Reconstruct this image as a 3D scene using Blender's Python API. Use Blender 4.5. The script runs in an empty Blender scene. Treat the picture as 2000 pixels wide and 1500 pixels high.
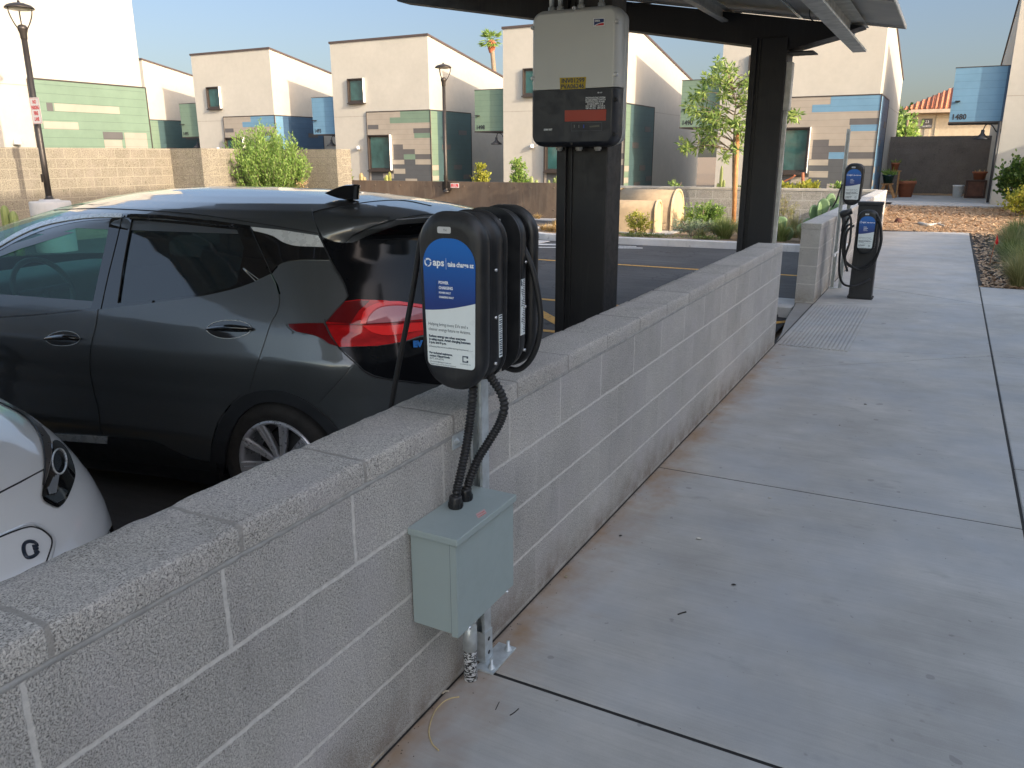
import bpy, bmesh, math, random
import numpy as np
from mathutils import Vector, Matrix, noise
from mathutils.geometry import delaunay_2d_cdt
random.seed(7)
R = math.radians
SC = bpy.context.scene
COL = SC.collection
# ------------------------------------------------------------------ camera
CF, CYAW, CPITCH, CROLL = 1559.29, 0.49062, 0.27794, -0.00295
CAM = np.array([1.19241, -0.792, 1.59881])
_f = np.array([-math.sin(CYAW)*math.cos(CPITCH), math.cos(CYAW)*math.cos(CPITCH), -math.sin(CPITCH)])
_r = np.array([math.cos(CYAW), math.sin(CYAW), 0.0]); _u = np.cross(_r, _f)
_r2 = _r*math.cos(CROLL)+_u*math.sin(CROLL); _u2 = -_r*math.sin(CROLL)+_u*math.cos(CROLL)
cam_d = bpy.data.cameras.new('camera'); cam = bpy.data.objects.new('camera', cam_d); COL.objects.link(cam)
cam.matrix_world = Matrix(((_r2[0], _u2[0], -_f[0], CAM[0]), (_r2[1], _u2[1], -_f[1], CAM[1]), (_r2[2], _u2[2], -_f[2], CAM[2]), (0, 0, 0, 1)))
cam_d.sensor_width = 36; cam_d.lens = 36*CF/2000; cam_d.clip_end = 2000; cam_d.clip_start = .05
SC.camera = cam
# ------------------------------------------------------------------ light
SUN_EL, SUN_AZ = 20.0, 107.0      # azimuth clockwise from +Y
sdir = Vector((math.sin(R(SUN_AZ))*math.cos(R(SUN_EL)), math.cos(R(SUN_AZ))*math.cos(R(SUN_EL)), math.sin(R(SUN_EL))))
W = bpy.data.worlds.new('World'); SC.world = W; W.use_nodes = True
_n = W.node_tree.nodes; _bg = _n['Background']; _sky = _n.new('ShaderNodeTexSky')
_sky.sky_type = 'NISHITA'; _sky.sun_disc = False; _sky.sun_elevation = R(SUN_EL); _sky.sun_rotation = R(SUN_AZ)
_sky.dust_density = 1.6; _sky.air_density = 1.0; _sky.ozone_density = 1.5
_hs = _n.new('ShaderNodeHueSaturation'); _hs.inputs['Saturation'].default_value = .95; W.node_tree.links.new(_sky.outputs[0], _hs.inputs['Color'])
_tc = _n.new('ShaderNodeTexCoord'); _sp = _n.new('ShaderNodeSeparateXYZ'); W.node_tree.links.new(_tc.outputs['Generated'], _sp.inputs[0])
_cr = _n.new('ShaderNodeValToRGB'); W.node_tree.links.new(_sp.outputs[2], _cr.inputs[0])   # low sky dimmed and overhead raised, to lift the light in the shade
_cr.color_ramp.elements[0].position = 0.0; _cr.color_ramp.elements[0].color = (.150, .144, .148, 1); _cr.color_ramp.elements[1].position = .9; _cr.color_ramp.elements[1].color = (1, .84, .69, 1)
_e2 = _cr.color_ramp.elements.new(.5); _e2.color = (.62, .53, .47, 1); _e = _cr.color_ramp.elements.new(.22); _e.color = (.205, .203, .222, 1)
_dt = _n.new('ShaderNodeVectorMath'); _dt.operation = 'DOT_PRODUCT'; W.node_tree.links.new(_tc.outputs['Generated'], _dt.inputs[0]); _dt.inputs[1].default_value = (.75, -.66, 0)   # sky toward the sun and behind the camera raised to light shaded faces
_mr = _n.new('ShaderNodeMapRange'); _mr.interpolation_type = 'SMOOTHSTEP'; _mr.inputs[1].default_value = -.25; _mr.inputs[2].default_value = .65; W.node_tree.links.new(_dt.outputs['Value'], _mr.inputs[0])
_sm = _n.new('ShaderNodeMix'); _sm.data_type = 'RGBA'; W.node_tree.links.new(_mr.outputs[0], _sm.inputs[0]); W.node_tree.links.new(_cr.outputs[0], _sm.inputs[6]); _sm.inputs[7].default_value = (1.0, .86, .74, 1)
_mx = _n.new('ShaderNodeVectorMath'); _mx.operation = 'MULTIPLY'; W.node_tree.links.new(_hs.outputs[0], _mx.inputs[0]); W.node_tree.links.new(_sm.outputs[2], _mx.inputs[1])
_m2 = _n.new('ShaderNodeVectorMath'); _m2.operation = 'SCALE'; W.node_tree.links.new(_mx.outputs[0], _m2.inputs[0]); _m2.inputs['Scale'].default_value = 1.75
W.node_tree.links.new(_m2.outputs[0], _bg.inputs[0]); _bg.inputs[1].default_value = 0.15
sl = bpy.data.lights.new('sun', 'SUN'); sl.energy = 2.0; sl.angle = R(.5); sl.color = (1, .88, .70)
so = bpy.data.objects.new('sun', sl); COL.objects.link(so); so.rotation_euler = (-sdir).to_track_quat('-Z', 'Y').to_euler()
SC.view_settings.view_transform = 'Standard'; SC.view_settings.look = 'None'; SC.view_settings.gamma = 1
SC.view_settings.exposure = 1.5
SC.render.engine = 'CYCLES'
# ------------------------------------------------------------------ pixel -> point (photo pixels, 2000 x 1500)
def ray(x, y): return _f+_r2*(x-1000)/CF+_u2*(750-y)/CF
def atX(x, y, v): d = ray(x, y); return Vector(CAM+d*(v-CAM[0])/d[0])
def atY(x, y, v): d = ray(x, y); return Vector(CAM+d*(v-CAM[1])/d[1])
def atZ(x, y, v=0.0): d = ray(x, y); return Vector(CAM+d*(v-CAM[2])/d[2])
# ------------------------------------------------------------------ object helpers
def tag(o, label=None, cat=None, group=None, kind=None):
    if label: o['label'] = label
    if cat: o['category'] = cat
    if group: o['group'] = group
    if kind: o['kind'] = kind
    return o
def empty(name, loc, label=None, cat=None, group=None):
    o = bpy.data.objects.new(name, None); COL.objects.link(o); o.location = loc
    o.empty_display_size = .1
    return tag(o, label, cat, group)
def copy_tree(o, parent=None):
    c = o.copy(); COL.objects.link(c)
    if parent is not None: c.parent = parent
    for ch in [x for x in bpy.data.objects if x.parent == o]:
        copy_tree(ch, c)
    return c
def wloc(p):
    v = Vector((0, 0, 0))
    while p is not None: v = v+Vector(p.location); p = p.parent
    return v
class MB:
    def __init__(s): s.v = []; s.f = []; s.m = []; s.sm = []
    def add(s, vs, fs, m=0, smooth=False):
        b = len(s.v); s.v += [tuple(v) for v in vs]; s.f += [tuple(b+i for i in f) for f in fs]
        s.m += [m]*len(fs); s.sm += [smooth]*len(fs); return s
    def box(s, x0, x1, y0, y1, z0, z1, m=0):
        v = [(x0, y0, z0), (x1, y0, z0), (x1, y1, z0), (x0, y1, z0), (x0, y0, z1), (x1, y0, z1), (x1, y1, z1), (x0, y1, z1)]
        return s.add(v, [(0, 3, 2, 1), (4, 5, 6, 7), (0, 1, 5, 4), (1, 2, 6, 5), (2, 3, 7, 6), (3, 0, 4, 7)], m)
    def bbox(s, x0, x1, y0, y1, z0, z1, b=.004, m=0):       # bevelled box
        bm = bmesh.new(); bmesh.ops.create_cube(bm, size=1)
        for v in bm.verts: v.co = Vector(((x0+x1)/2+v.co.x*(x1-x0), (y0+y1)/2+v.co.y*(y1-y0), (z0+z1)/2+v.co.z*(z1-z0)))
        bmesh.ops.bevel(bm, geom=bm.edges[:]+bm.verts[:], offset=b, segments=2, affect='EDGES', profile=.5)
        bm.verts.index_update(); s.add([v.co[:] for v in bm.verts], [[v.index for v in f.verts] for f in bm.faces], m); bm.free(); return s
    def quad(s, a, b, c, d, m=0): return s.add([a, b, c, d], [(0, 1, 2, 3)], m)
    def prism(s, poly, vec, m=0, cap=True, smooth=False):  # polygon (3d points) extruded by vec
        n = len(poly); vec = Vector(vec); v = [Vector(p) for p in poly]; v2 = [p+vec for p in v]
        fs = [(i, (i+1) % n, n+(i+1) % n, n+i) for i in range(n)]
        s.add(v+v2, fs, m, smooth)
        if cap: s.add(v, [tuple(range(n))[::-1]], m); s.add(v2, [tuple(range(n))], m)
        return s
    def tube(s, pts, r, n=10, m=0, cap=True, smooth=True):
        pts = [Vector(p) for p in pts]; rr = r if isinstance(r, (list, tuple)) else [r]*len(pts)
        vs = []; up = None
        for i, p in enumerate(pts):
            t = (pts[min(i+1, len(pts)-1)]-pts[max(i-1, 0)])
            if t.length < 1e-9: t = Vector((0, 0, 1))
            t.normalize()
            if up is None: up = Vector((0, 0, 1)) if abs(t.z) < .9 else Vector((1, 0, 0))
            a = t.cross(up).normalized(); b = a.cross(t).normalized(); up = b
            for k in range(n):
                q = 2*math.pi*k/n; vs.append(p+(a*math.cos(q)+b*math.sin(q))*rr[i])
        fs = [(i*n+k, i*n+(k+1) % n, (i+1)*n+(k+1) % n, (i+1)*n+k) for i in range(len(pts)-1) for k in range(n)]
        s.add(vs, fs, m, smooth)
        if cap:
            s.add(vs[:n], [tuple(range(n))], m); s.add(vs[-n:], [tuple(range(n))[::-1]], m)
        return s
    def lathe(s, c, prof, n=24, m=0, axis='Z', smooth=True):   # prof: (radius, along)
        c = Vector(c); vs = []
        for r, h in prof:
            for k in range(n):
                q = 2*math.pi*k/n; x, y = r*math.cos(q), r*math.sin(q)
                vs.append(c+{'Z': Vector((x, y, h)), 'X': Vector((h, x, y)), 'Y': Vector((y, h, x))}[axis])
        fs = [(i*n+k, i*n+(k+1) % n, (i+1)*n+(k+1) % n, (i+1)*n+k) for i in range(len(prof)-1) for k in range(n)]
        return s.add(vs, fs, m, smooth)
    def xform(s, M, b=0):
        s.v = s.v[:b]+[tuple(M @ Vector(v)) for v in s.v[b:]]; return s
    def build(s, name, mats, parent=None, world=True, recalc=True):
        me = bpy.data.meshes.new(name)
        off = wloc(parent) if (parent is not None and world) else Vector((0, 0, 0))
        me.from_pydata([(v[0]-off.x, v[1]-off.y, v[2]-off.z) for v in s.v], [], s.f)
        mats = mats if isinstance(mats, (list, tuple)) else [mats]
        for mt in mats: me.materials.append(mt)
        me.polygons.foreach_set('material_index', s.m); me.polygons.foreach_set('use_smooth', s.sm)
        if recalc:
            bm = bmesh.new(); bm.from_mesh(me); bmesh.ops.remove_doubles(bm, verts=bm.verts, dist=1e-6)
            bmesh.ops.recalc_face_normals(bm, faces=bm.faces); bm.to_mesh(me); bm.free()
        me.update()
        o = bpy.data.objects.new(name, me); COL.objects.link(o)
        if parent is not None: o.parent = parent
        return o
def bez(pts, n=8):                                           # Catmull-Rom through points
    pts = [Vector(p) for p in pts]; out = []
    P = [pts[0]*2-pts[1]]+pts+[pts[-1]*2-pts[-2]]
    for i in range(1, len(P)-2):
        for k in range(n):
            t = k/n; a, b, c, d = P[i-1], P[i], P[i+1], P[i+2]
            out.append(.5*((2*b)+(c-a)*t+(2*a-5*b+4*c-d)*t*t+(3*b-3*c+d-a)*t**3))
    out.append(pts[-1]); return out
def text_into(mb, body, size, origin, ux, uz, m=0, align='LEFT', lift=.0, bold=0.0, shear=0, sx=1.0):
    cu = bpy.data.curves.new('t', 'FONT'); cu.body = body; cu.size = size; cu.align_x = align; cu.offset = bold; cu.shear = shear; cu.resolution_u = 2
    ob = bpy.data.objects.new('t', cu); COL.objects.link(ob)
    me = bpy.data.meshes.new_from_object(ob.evaluated_get(bpy.context.evaluated_depsgraph_get()))
    o = Vector(origin); ux = Vector(ux).normalized(); uz = Vector(uz).normalized(); nn = ux.cross(uz)
    mb.add([o+ux*v.co.x*sx+uz*v.co.y+nn*lift for v in me.vertices], [tuple(p.vertices) for p in me.polygons], m)
    bpy.data.objects.remove(ob); bpy.data.curves.remove(cu); bpy.data.meshes.remove(me)
# ------------------------------------------------------------------ materials
class NT:
    def __init__(s, name):
        s.mat = bpy.data.materials.new(name); s.mat.use_nodes = True; s.t = s.mat.node_tree
        s.b = s.t.nodes['Principled BSDF']; s.o = s.t.nodes['Material Output']
    def n(s, typ, **kw):
        x = s.t.nodes.new(typ)
        for k, v in kw.items():
            if k.startswith('i_'): x.inputs[int(k[2:]) if k[2:].isdigit() else k[2:].replace('_', ' ')].default_value = v
            else: setattr(x, k, v)
        return x
    def l(s, a, b): s.t.links.new(a, b)
    def pos(s):
        if not hasattr(s, '_p'): s._p = s.n('ShaderNodeNewGeometry').outputs['Position']
        return s._p
    def mp(s, vec, scale=(1, 1, 1), loc=(0, 0, 0), rot=(0, 0, 0)):
        x = s.n('ShaderNodeMapping'); x.inputs['Scale'].default_value = scale; x.inputs['Location'].default_value = loc; x.inputs['Rotation'].default_value = rot
        s.l(vec, x.inputs[0]); return x.outputs[0]
    def noise(s, vec, sc, det=4, rough=.6):
        x = s.n('ShaderNodeTexNoise'); x.inputs['Scale'].default_value = sc; x.inputs['Detail'].default_value = det; x.inputs['Roughness'].default_value = rough
        s.l(vec, x.inputs['Vector']); return x.outputs[0]
    def ramp(s, v, a, b, lo=0.0, hi=1.0):
        x = s.n('ShaderNodeMapRange'); x.inputs[1].default_value = a; x.inputs[2].default_value = b; x.inputs[3].default_value = lo; x.inputs[4].default_value = hi
        s.l(v, x.inputs[0]); return x.outputs[0]
    def math(s, op, a, b=None, c=None):
        x = s.n('ShaderNodeMath', operation=op)
        for i, q in enumerate((a, b, c)):
            if q is None: continue
            if isinstance(q, (int, float)): x.inputs[i].default_value = q
            else: s.l(q, x.inputs[i])
        return x.outputs[0]
    def mix(s, f, a, b, blend='MIX'):
        x = s.n('ShaderNodeMix', data_type='RGBA', blend_type=blend)
        for i, q in ((0, f), (6, a), (7, b)):
            if isinstance(q, (int, float)): x.inputs[i].default_value = q
            elif isinstance(q, tuple): x.inputs[i].default_value = (*q[:3], 1)
            else: s.l(q, x.inputs[i])
        return x.outputs[2]
    def col(s, c):
        if isinstance(c, tuple): s.b.inputs['Base Color'].default_value = (*c[:3], 1)
        else: s.l(c, s.b.inputs['Base Color'])
    def bump(s, h, strength=.3, dist=.01):
        x = s.n('ShaderNodeBump'); x.inputs['Strength'].default_value = strength; x.inputs['Distance'].default_value = dist
        s.l(h, x.inputs['Height']); s.l(x.outputs[0], s.b.inputs['Normal'])
    def set(s, **kw):
        for k, v in kw.items(): s.b.inputs[k.replace('_', ' ')].default_value = v
def plain(name, c, rough=.5, metal=0, var=.12, sc=6, bump=0, bsc=200, coat=0, spec=.5):
    t = NT(name); p = t.pos(); nz = t.noise(p, sc, 5)
    f = t.ramp(nz, .3, .7, 1-var, 1+var)
    m = t.mix(1.0, c, (1, 1, 1), 'MULTIPLY'); x = t.n('ShaderNodeVectorMath', operation='SCALE'); t.l(m, x.inputs[0]); t.l(f, x.inputs['Scale']); t.col(x.outputs[0])
    t.set(Roughness=rough, Metallic=metal); t.b.inputs['Coat Weight'].default_value = coat; t.b.inputs['Specular IOR Level'].default_value = spec
    rr = t.ramp(t.noise(p, sc*4, 3), .3, .7, max(.02, rough*.85), min(1, rough*1.15)); t.l(rr, t.b.inputs['Roughness'])
    if bump: t.bump(t.noise(p, bsc, 4), bump, .003)
    return t.mat
def wobble(t, amp=.004, sc=14):
    nz = t.n('ShaderNodeTexNoise'); nz.inputs['Scale'].default_value = sc; nz.inputs['Detail'].default_value = 3; t.l(t.pos(), nz.inputs['Vector'])
    a = t.n('ShaderNodeVectorMath', operation='SUBTRACT'); t.l(nz.outputs['Color'], a.inputs[0]); a.inputs[1].default_value = (.5, .5, .5)
    b = t.n('ShaderNodeVectorMath', operation='SCALE'); t.l(a.outputs[0], b.inputs[0]); b.inputs['Scale'].default_value = amp*2
    c = t.n('ShaderNodeVectorMath', operation='ADD'); t.l(t.pos(), c.inputs[0]); t.l(b.outputs[0], c.inputs[1]); return c.outputs[0]
def cmu(name, base, mortar, horiz='Y', z0=0.0, h0=0.0, topfade=True, fine=1.0, mort=.0055, cap=False, row=.2032, wid=.4064, coarse=1):
    """block masonry: courses along z, bond along x or y"""
    t = NT(name); wp = wobble(t, .0045 if not cap else .007, 26); sx = t.n('ShaderNodeSeparateXYZ'); t.l(wp, sx.inputs[0])
    z = t.math('SUBTRACT', sx.outputs[2], z0); h = t.math('SUBTRACT', sx.outputs[{'X': 0, 'Y': 1}[horiz]], h0)
    if horiz == 'XY': pass
    rowf = t.math('DIVIDE', z, row); ri = t.math('FLOOR', rowf); fr = t.math('SUBTRACT', rowf, ri)
    dz = t.math('MULTIPLY', t.math('MINIMUM', fr, t.math('SUBTRACT', 1.0, fr)), row)
    odd = t.math('ABSOLUTE', t.math('MODULO', ri, 2.0))
    hh = t.math('DIVIDE', t.math('ADD', h, t.math('MULTIPLY', odd, wid/2 if not cap else 0)), wid)
    hi = t.math('FLOOR', hh); fh = t.math('SUBTRACT', hh, hi)
    dh = t.math('MULTIPLY', t.math('MINIMUM', fh, t.math('SUBTRACT', 1.0, fh)), wid)
    mz = t.ramp(dz, mort*.75, mort*1.25, 1, 0) if not cap else None
    mh = t.ramp(dh, mort*.7, mort*1.2, 1, 0)
    # head joints below the first course are struck in block colour, so they read weaker
    if topfade and not cap:
        low = t.ramp(z, -row-.01, -row+.01, .28, .9); mh = t.math('MULTIPLY', mh, low)
    m = t.math('MAXIMUM', mz, mh) if not cap else t.math('MULTIPLY', mh, .85)
    cb = t.n('ShaderNodeCombineXYZ'); t.l(hi, cb.inputs[0]); t.l(ri, cb.inputs[1])
    wn = t.n('ShaderNodeTexWhiteNoise', noise_dimensions='2D'); t.l(cb.outputs[0], wn.inputs['Vector'])
    tone = t.ramp(wn.outputs[0], 0, 1, .94, 1.05)
    p = t.pos(); st = t.math('MULTIPLY', t.ramp(t.noise(p, 2.2, 5, .7), .3, .7, .84, 1.12), t.ramp(t.noise(t.mp(p, (6, 6, 1.2)), 1.1, 4, .7), .58, .75, 1, .86))
    dk = t.ramp(t.noise(p, 300*fine, 3, .75), .36, .50, .36, 1.0)
    lt = t.ramp(t.noise(p, 150*fine, 2, .6), .35, .7, .80, 1.20)
    dk = t.math('MULTIPLY', dk, t.ramp(t.noise(p, 125*fine, 2, .5), .28, .36, .45, 1.0))
    sc1 = t.math('MULTIPLY', t.math('MULTIPLY', tone, st), t.math('MULTIPLY', dk, lt))
    x = t.n('ShaderNodeVectorMath', operation='SCALE'); x.inputs[0].default_value = base; t.l(sc1, x.inputs['Scale'])
    tint = t.mix(t.ramp(t.noise(p, 3.5, 3), .45, .7, 0, .35), x.outputs[0], (base[0]*.95, base[1]*.93, base[2]*1.03))
    y = t.n('ShaderNodeVectorMath', operation='SCALE'); y.inputs[0].default_value = mortar; t.l(t.ramp(t.noise(p, 60, 4), .25, .75, .78, 1.12), y.inputs['Scale'])
    fc = t.mix(m, tint, y.outputs[0])
    if coarse == 1 and not cap:      # splashed soil on the lowest course, in patches
        sp = t.math('MULTIPLY', t.ramp(t.math('ADD', sx.outputs[2], t.ramp(t.noise(p, 5, 4), .2, .8, -.10, .10)), .0, .17, .75, 0), t.ramp(t.noise(p, 9, 5, .7), .35, .65, .2, 1)); fc = t.mix(sp, fc, (.21, .165, .12))
    t.col(fc); t.set(Roughness=.95); t.b.inputs['Specular IOR Level'].default_value = .2
    hgt = t.math('ADD', t.math('MULTIPLY', dk, .6), t.math('MULTIPLY', lt, .5)); hgt = t.math('ADD', t.math('MULTIPLY', hgt, t.math('SUBTRACT', 1.0, m)), t.math('MULTIPLY', m, .75))
    t.bump(hgt, .75*coarse, .0035); return t.mat
def concrete(name, base, rust=False, streak=1.0):
    t = NT(name); p = t.pos()
    big = t.ramp(t.noise(p, .9, 5, .6), .3, .7, .82, 1.14); med = t.ramp(t.noise(p, 5, 5, .65), .3, .7, .93, 1.07)
    broom = t.ramp(t.noise(t.mp(p, (2.5, 90, 1)), 1.0, 4, .7), .3, .7, 1-.07*streak, 1+.07*streak)
    fine = t.ramp(t.noise(p, 260, 3, .7), .3, .7, .94, 1.06)
    smear = t.ramp(t.noise(t.mp(p, (1.5, 9, 1), (3, 1, 0)), 1.2, 4, .6), .48, .7, 1.0, 1.07)
    spots = t.ramp(t.noise(p, 34, 2, .4), .72, .76, 1, .72)
    stn = t.ramp(t.noise(t.mp(p, (2, 3, 1), (7, 2, 0)), 1.6, 3, .8), .62, .72, 1, .84)
    sc = big
    for q in (med, broom, fine, smear, spots, stn): sc = t.math('MULTIPLY', sc, q)
    x = t.n('ShaderNodeVectorMath', operation='SCALE'); x.inputs[0].default_value = base; t.l(sc, x.inputs['Scale'])
    c = t.mix(t.ramp(t.noise(p, 1.7, 3), .42, .65, 0, .55), x.outputs[0], (base[0]*.90, base[1]*.97, base[2]*1.10), 'MIX')
    c2 = t.n('ShaderNodeVectorMath', operation='SCALE'); t.l(c, c2.inputs[0]); t.l(t.ramp(t.noise(p, 3, 4), .3, .7, .93, 1.07), c2.inputs['Scale']); c = c2.outputs[0]
    if rust:
        sx = t.n('ShaderNodeSeparateXYZ'); t.l(p, sx.inputs[0])
        d = t.math('ADD', sx.outputs[0], t.ramp(t.noise(p, 4, 4), .2, .8, -.14, .12))
        msk = t.ramp(d, 0.0, .22, 1, 0); msk = t.math('MULTIPLY', msk, t.ramp(t.noise(t.mp(p, (1, .6, 1)), 3.5, 4, .7), .33, .60, .25, .95))
        msk = t.math('MULTIPLY', msk, t.ramp(sx.outputs[1], 5.5, 7, 1, 0))
        c = t.mix(msk, c, (.33, .22, .135))
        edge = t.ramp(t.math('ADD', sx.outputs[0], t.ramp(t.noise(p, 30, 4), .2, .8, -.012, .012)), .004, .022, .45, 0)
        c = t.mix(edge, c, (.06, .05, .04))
    c = t.mix(t.ramp(t.noise(p, 11, 2, .3), .735, .75, 0, .35), c, (.13, .125, .12))
    t.col(c); t.set(Roughness=.85); t.b.inputs['Specular IOR Level'].default_value = .3
    t.l(t.ramp(t.noise(p, 7, 3), .3, .7, .72, .92), t.b.inputs['Roughness'])
    t.bump(t.math('ADD', broom, t.math('MULTIPLY', fine, .6)), .35, .004); return t.mat
def stucco(name, base):
    t = NT(name); p = t.pos()
    s1 = t.ramp(t.noise(p, .8, 5, .65), .3, .7, .93, 1.04); s2 = t.ramp(t.noise(p, 6, 4), .3, .7, .97, 1.03)
    x = t.n('ShaderNodeVectorMath', operation='SCALE'); x.inputs[0].default_value = base; t.l(t.math('MULTIPLY', s1, s2), x.inputs['Scale'])
    dr = t.ramp(t.noise(t.mp(p, (3, 3, .25)), 1.5, 4, .7), .6, .8, 0, .12)
    t.col(t.mix(dr, x.outputs[0], (.38, .34, .29))); t.set(Roughness=.9); t.b.inputs['Specular IOR Level'].default_value = .2
    t.bump(t.noise(p, 60, 4, .7), .25, .01); return t.mat
def leafmat(name, a, b, trans=.25, rough=.5):
    t = NT(name); g = t.n('ShaderNodeNewGeometry'); rp = g.outputs['Random Per Island']
    c = t.mix(rp, a, b); t.col(c); t.set(Roughness=rough); t.b.inputs['Specular IOR Level'].default_value = .35
    tr = t.n('ShaderNodeBsdfTranslucent'); t.l(c, tr.inputs[0]); ms = t.n('ShaderNodeMixShader'); ms.inputs[0].default_value = trans
    t.l(t.b.outputs[0], ms.inputs[1]); t.l(tr.outputs[0], ms.inputs[2]); t.l(ms.outputs[0], t.o.inputs[0]); return t.mat
def paint(name, base, metal=.5, rough=.32, flake=1):
    t = NT(name); p = t.pos(); c = t.mix(t.ramp(t.noise(p, 900, 2), .4, .6, 0, .35*flake), base, tuple(min(1, q*1.7+.01) for q in base)); t.col(c)
    t.set(Roughness=rough, Metallic=metal); t.b.inputs['Coat Weight'].default_value = 1; t.b.inputs['Coat Roughness'].default_value = .035
    x = t.n('ShaderNodeBump'); x.inputs['Strength'].default_value = .01; x.inputs['Distance'].default_value = .002; t.l(t.noise(p, 60, 2), x.inputs['Height']); t.l(x.outputs[0], t.b.inputs['Coat Normal'])
    dust = t.ramp(t.noise(p, 5, 5, .7), .4, .75, .03, .09); t.l(dust, t.b.inputs['Coat Roughness']); return t.mat
def glass(name, tint, op=.5, rough=.02):
    t = NT(name); t.col(tint); t.set(Roughness=rough); t.b.inputs['Specular IOR Level'].default_value = .9; t.b.inputs['Coat Weight'].default_value = 1
    t.l(t.ramp(t.noise(t.pos(), 9, 4), .4, .8, rough, rough+.04), t.b.inputs['Roughness'])
    tr = t.n('ShaderNodeBsdfTransparent'); tr.inputs[0].default_value = (*tuple(min(1, .25+q*3) for q in tint), 1); ms = t.n('ShaderNodeMixShader'); ms.inputs[0].default_value = op
    t.l(tr.outputs[0], ms.inputs[1]); t.l(t.b.outputs[0], ms.inputs[2]); t.l(ms.outputs[0], t.o.inputs[0]); return t.mat
def dusty(name, c, rough, dust=(.35, .33, .30), amt=.16, metal=0):
    t = NT(name); p = t.pos(); g = t.n('ShaderNodeNewGeometry'); sx = t.n('ShaderNodeSeparateXYZ'); t.l(g.outputs['Normal'], sx.inputs[0])
    up = t.ramp(sx.outputs[2], .2, .9, 0, 1); n1 = t.ramp(t.noise(p, 14, 5, .7), .42, .7, 0, 1); drip = t.ramp(t.noise(t.mp(p, (40, 40, 2.5)), 1, 4, .6), .55, .72, 0, .5)
    scf = t.ramp(t.noise(t.mp(p, (60, 60, 9)), 2, 2, .5), .70, .73, 0, .5)
    m = t.math('MULTIPLY', t.math('ADD', t.math('ADD', t.math('MULTIPLY', up, .9), t.math('MULTIPLY', n1, .45)), t.math('ADD', drip, scf)), amt)
    t.col(t.mix(m, c, dust)); t.set(Metallic=metal); t.l(t.ramp(n1, 0, 1, rough, min(1, rough+.25)), t.b.inputs['Roughness']); t.bump(t.noise(p, 260, 3), .03, .002); return t.mat
M = {}
M['cmu'] = cmu('grey_block', (.575, .55, .51), (.66, .635, .59), 'Y', z0=.82, h0=0.0)
M['cap'] = cmu('grey_cap_block', (.60, .57, .52), (.34, .32, .29), 'Y', z0=.82, h0=.66, cap=True, mort=.006)
M['cmu_x'] = cmu('grey_block_end', (.575, .55, .51), (.66, .635, .59), 'X', z0=.82, h0=-.2, wid=4)
M['cmu_beige_y'] = cmu('beige_block_y', (.285, .25, .19), (.35, .31, .24), 'Y', z0=1.78, topfade=False, fine=.25, mort=.006, coarse=.5)
M['cmu_beige_x'] = cmu('beige_block_x', (.285, .25, .19), (.20, .175, .14), 'X', z0=1.78, topfade=False, fine=.25, mort=.006, coarse=.5)
M['cmu_low_x'] = cmu('planter_block', (.36, .34, .30), (.46, .44, .40), 'X', z0=.82, h0=.1, topfade=False, fine=.4, mort=.006, coarse=.5)
M['cmu_taupe'] = cmu('taupe_block', (.20, .175, .155), (.175, .155, .14), 'X', z0=.0, topfade=False, fine=.3, mort=.008, coarse=.5)
M['walk'] = concrete('sidewalk_concrete', (.43, .41, .375), rust=True)
M['walk_far'] = concrete('path_concrete', (.42, .41, .39))
M['kerb'] = concrete('kerb_concrete', (.50, .48, .45), streak=.3)
M['dark_joint'] = plain('joint_dirt', (.022, .02, .018), .95, var=.3, sc=30)
M['stucco'] = stucco('cream_stucco', (.46, .437, .385))
M['stucco_grey'] = stucco('grey_stucco', (.62, .60, .57))
M['black_steel'] = dusty('black_steel', (.016, .0165, .019), .45, amt=.05)
M['black_plastic'] = dusty('black_plastic', (.010, .011, .013), .34, amt=.07)
M['black_rubber'] = plain('black_rubber', (.012, .012, .013), .5, var=.2, sc=12)
M['box_grey'] = dusty('grey_enamel', (.33, .395, .385), .34, amt=.13)
M['galv'] = plain('galvanised_steel', (.55, .59, .60), .36, metal=.45, var=.2, sc=25)
M['galv_dark'] = plain('galvanised_purlin', (.62, .62, .58), .5, metal=.25, var=.25, sc=9)
M['alu'] = plain('bare_aluminium', (.62, .63, .64), .3, metal=.9, var=.1, sc=15)
M['white'] = plain('white_paint', (.8, .8, .8), .5, var=.04, sc=10)
M['inv_grey'] = plain('inverter_grey', (.56, .57, .55), .38, var=.03, sc=3, metal=.15)
M['inv_dark'] = dusty('inverter_black', (.018, .022, .032), .36, amt=.07)
M['label_blue'] = None
M['bronze'] = plain('bronze_post', (.05, .042, .036), .42, metal=.5, var=.15, sc=8)
M['rim'] = plain('alloy_rim', (.62, .63, .66), .3, metal=.55, var=.08, sc=12)
M['tyre'] = plain('tyre_rubber', (.030, .027, .024), .8, var=.25, sc=14, bump=.3, bsc=90)
M['paint_dark'] = paint('dark_grey_paint', (.078, .085, .089), metal=.45, rough=.33)
M['paint_white'] = paint('white_car_paint', (.80, .82, .82), metal=0, rough=.35, flake=.15)
M['gloss_black'] = plain('gloss_black', (.004, .004, .005), .06, coat=1, var=.05)
M['clad'] = plain('dark_cladding', (.022, .024, .027), .5, var=.1, bump=.15, bsc=500)
M['chrome'] = plain('satin_chrome', (.70, .72, .72), .28, metal=.12, coat=.5, var=.03)
M['glass_side'] = glass('window_glass', (.06, .17, .16), .30)
M['glass_rear'] = glass('privacy_glass', (.012, .02, .026), .72)
M['seat'] = plain('seat_fabric', (.05, .052, .056), .9, var=.2, sc=9)
M['dash'] = plain('dash_plastic', (.34, .37, .35), .7, var=.1)
M['house_glass'] = plain('house_window_glass', (.03, .085, .085), .08, coat=.6, var=.5, sc=1.3)
M['dark_frame'] = plain('dark_window_frame', (.045, .035, .03), .5, var=.1)
M['red_lens'] = None
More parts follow.
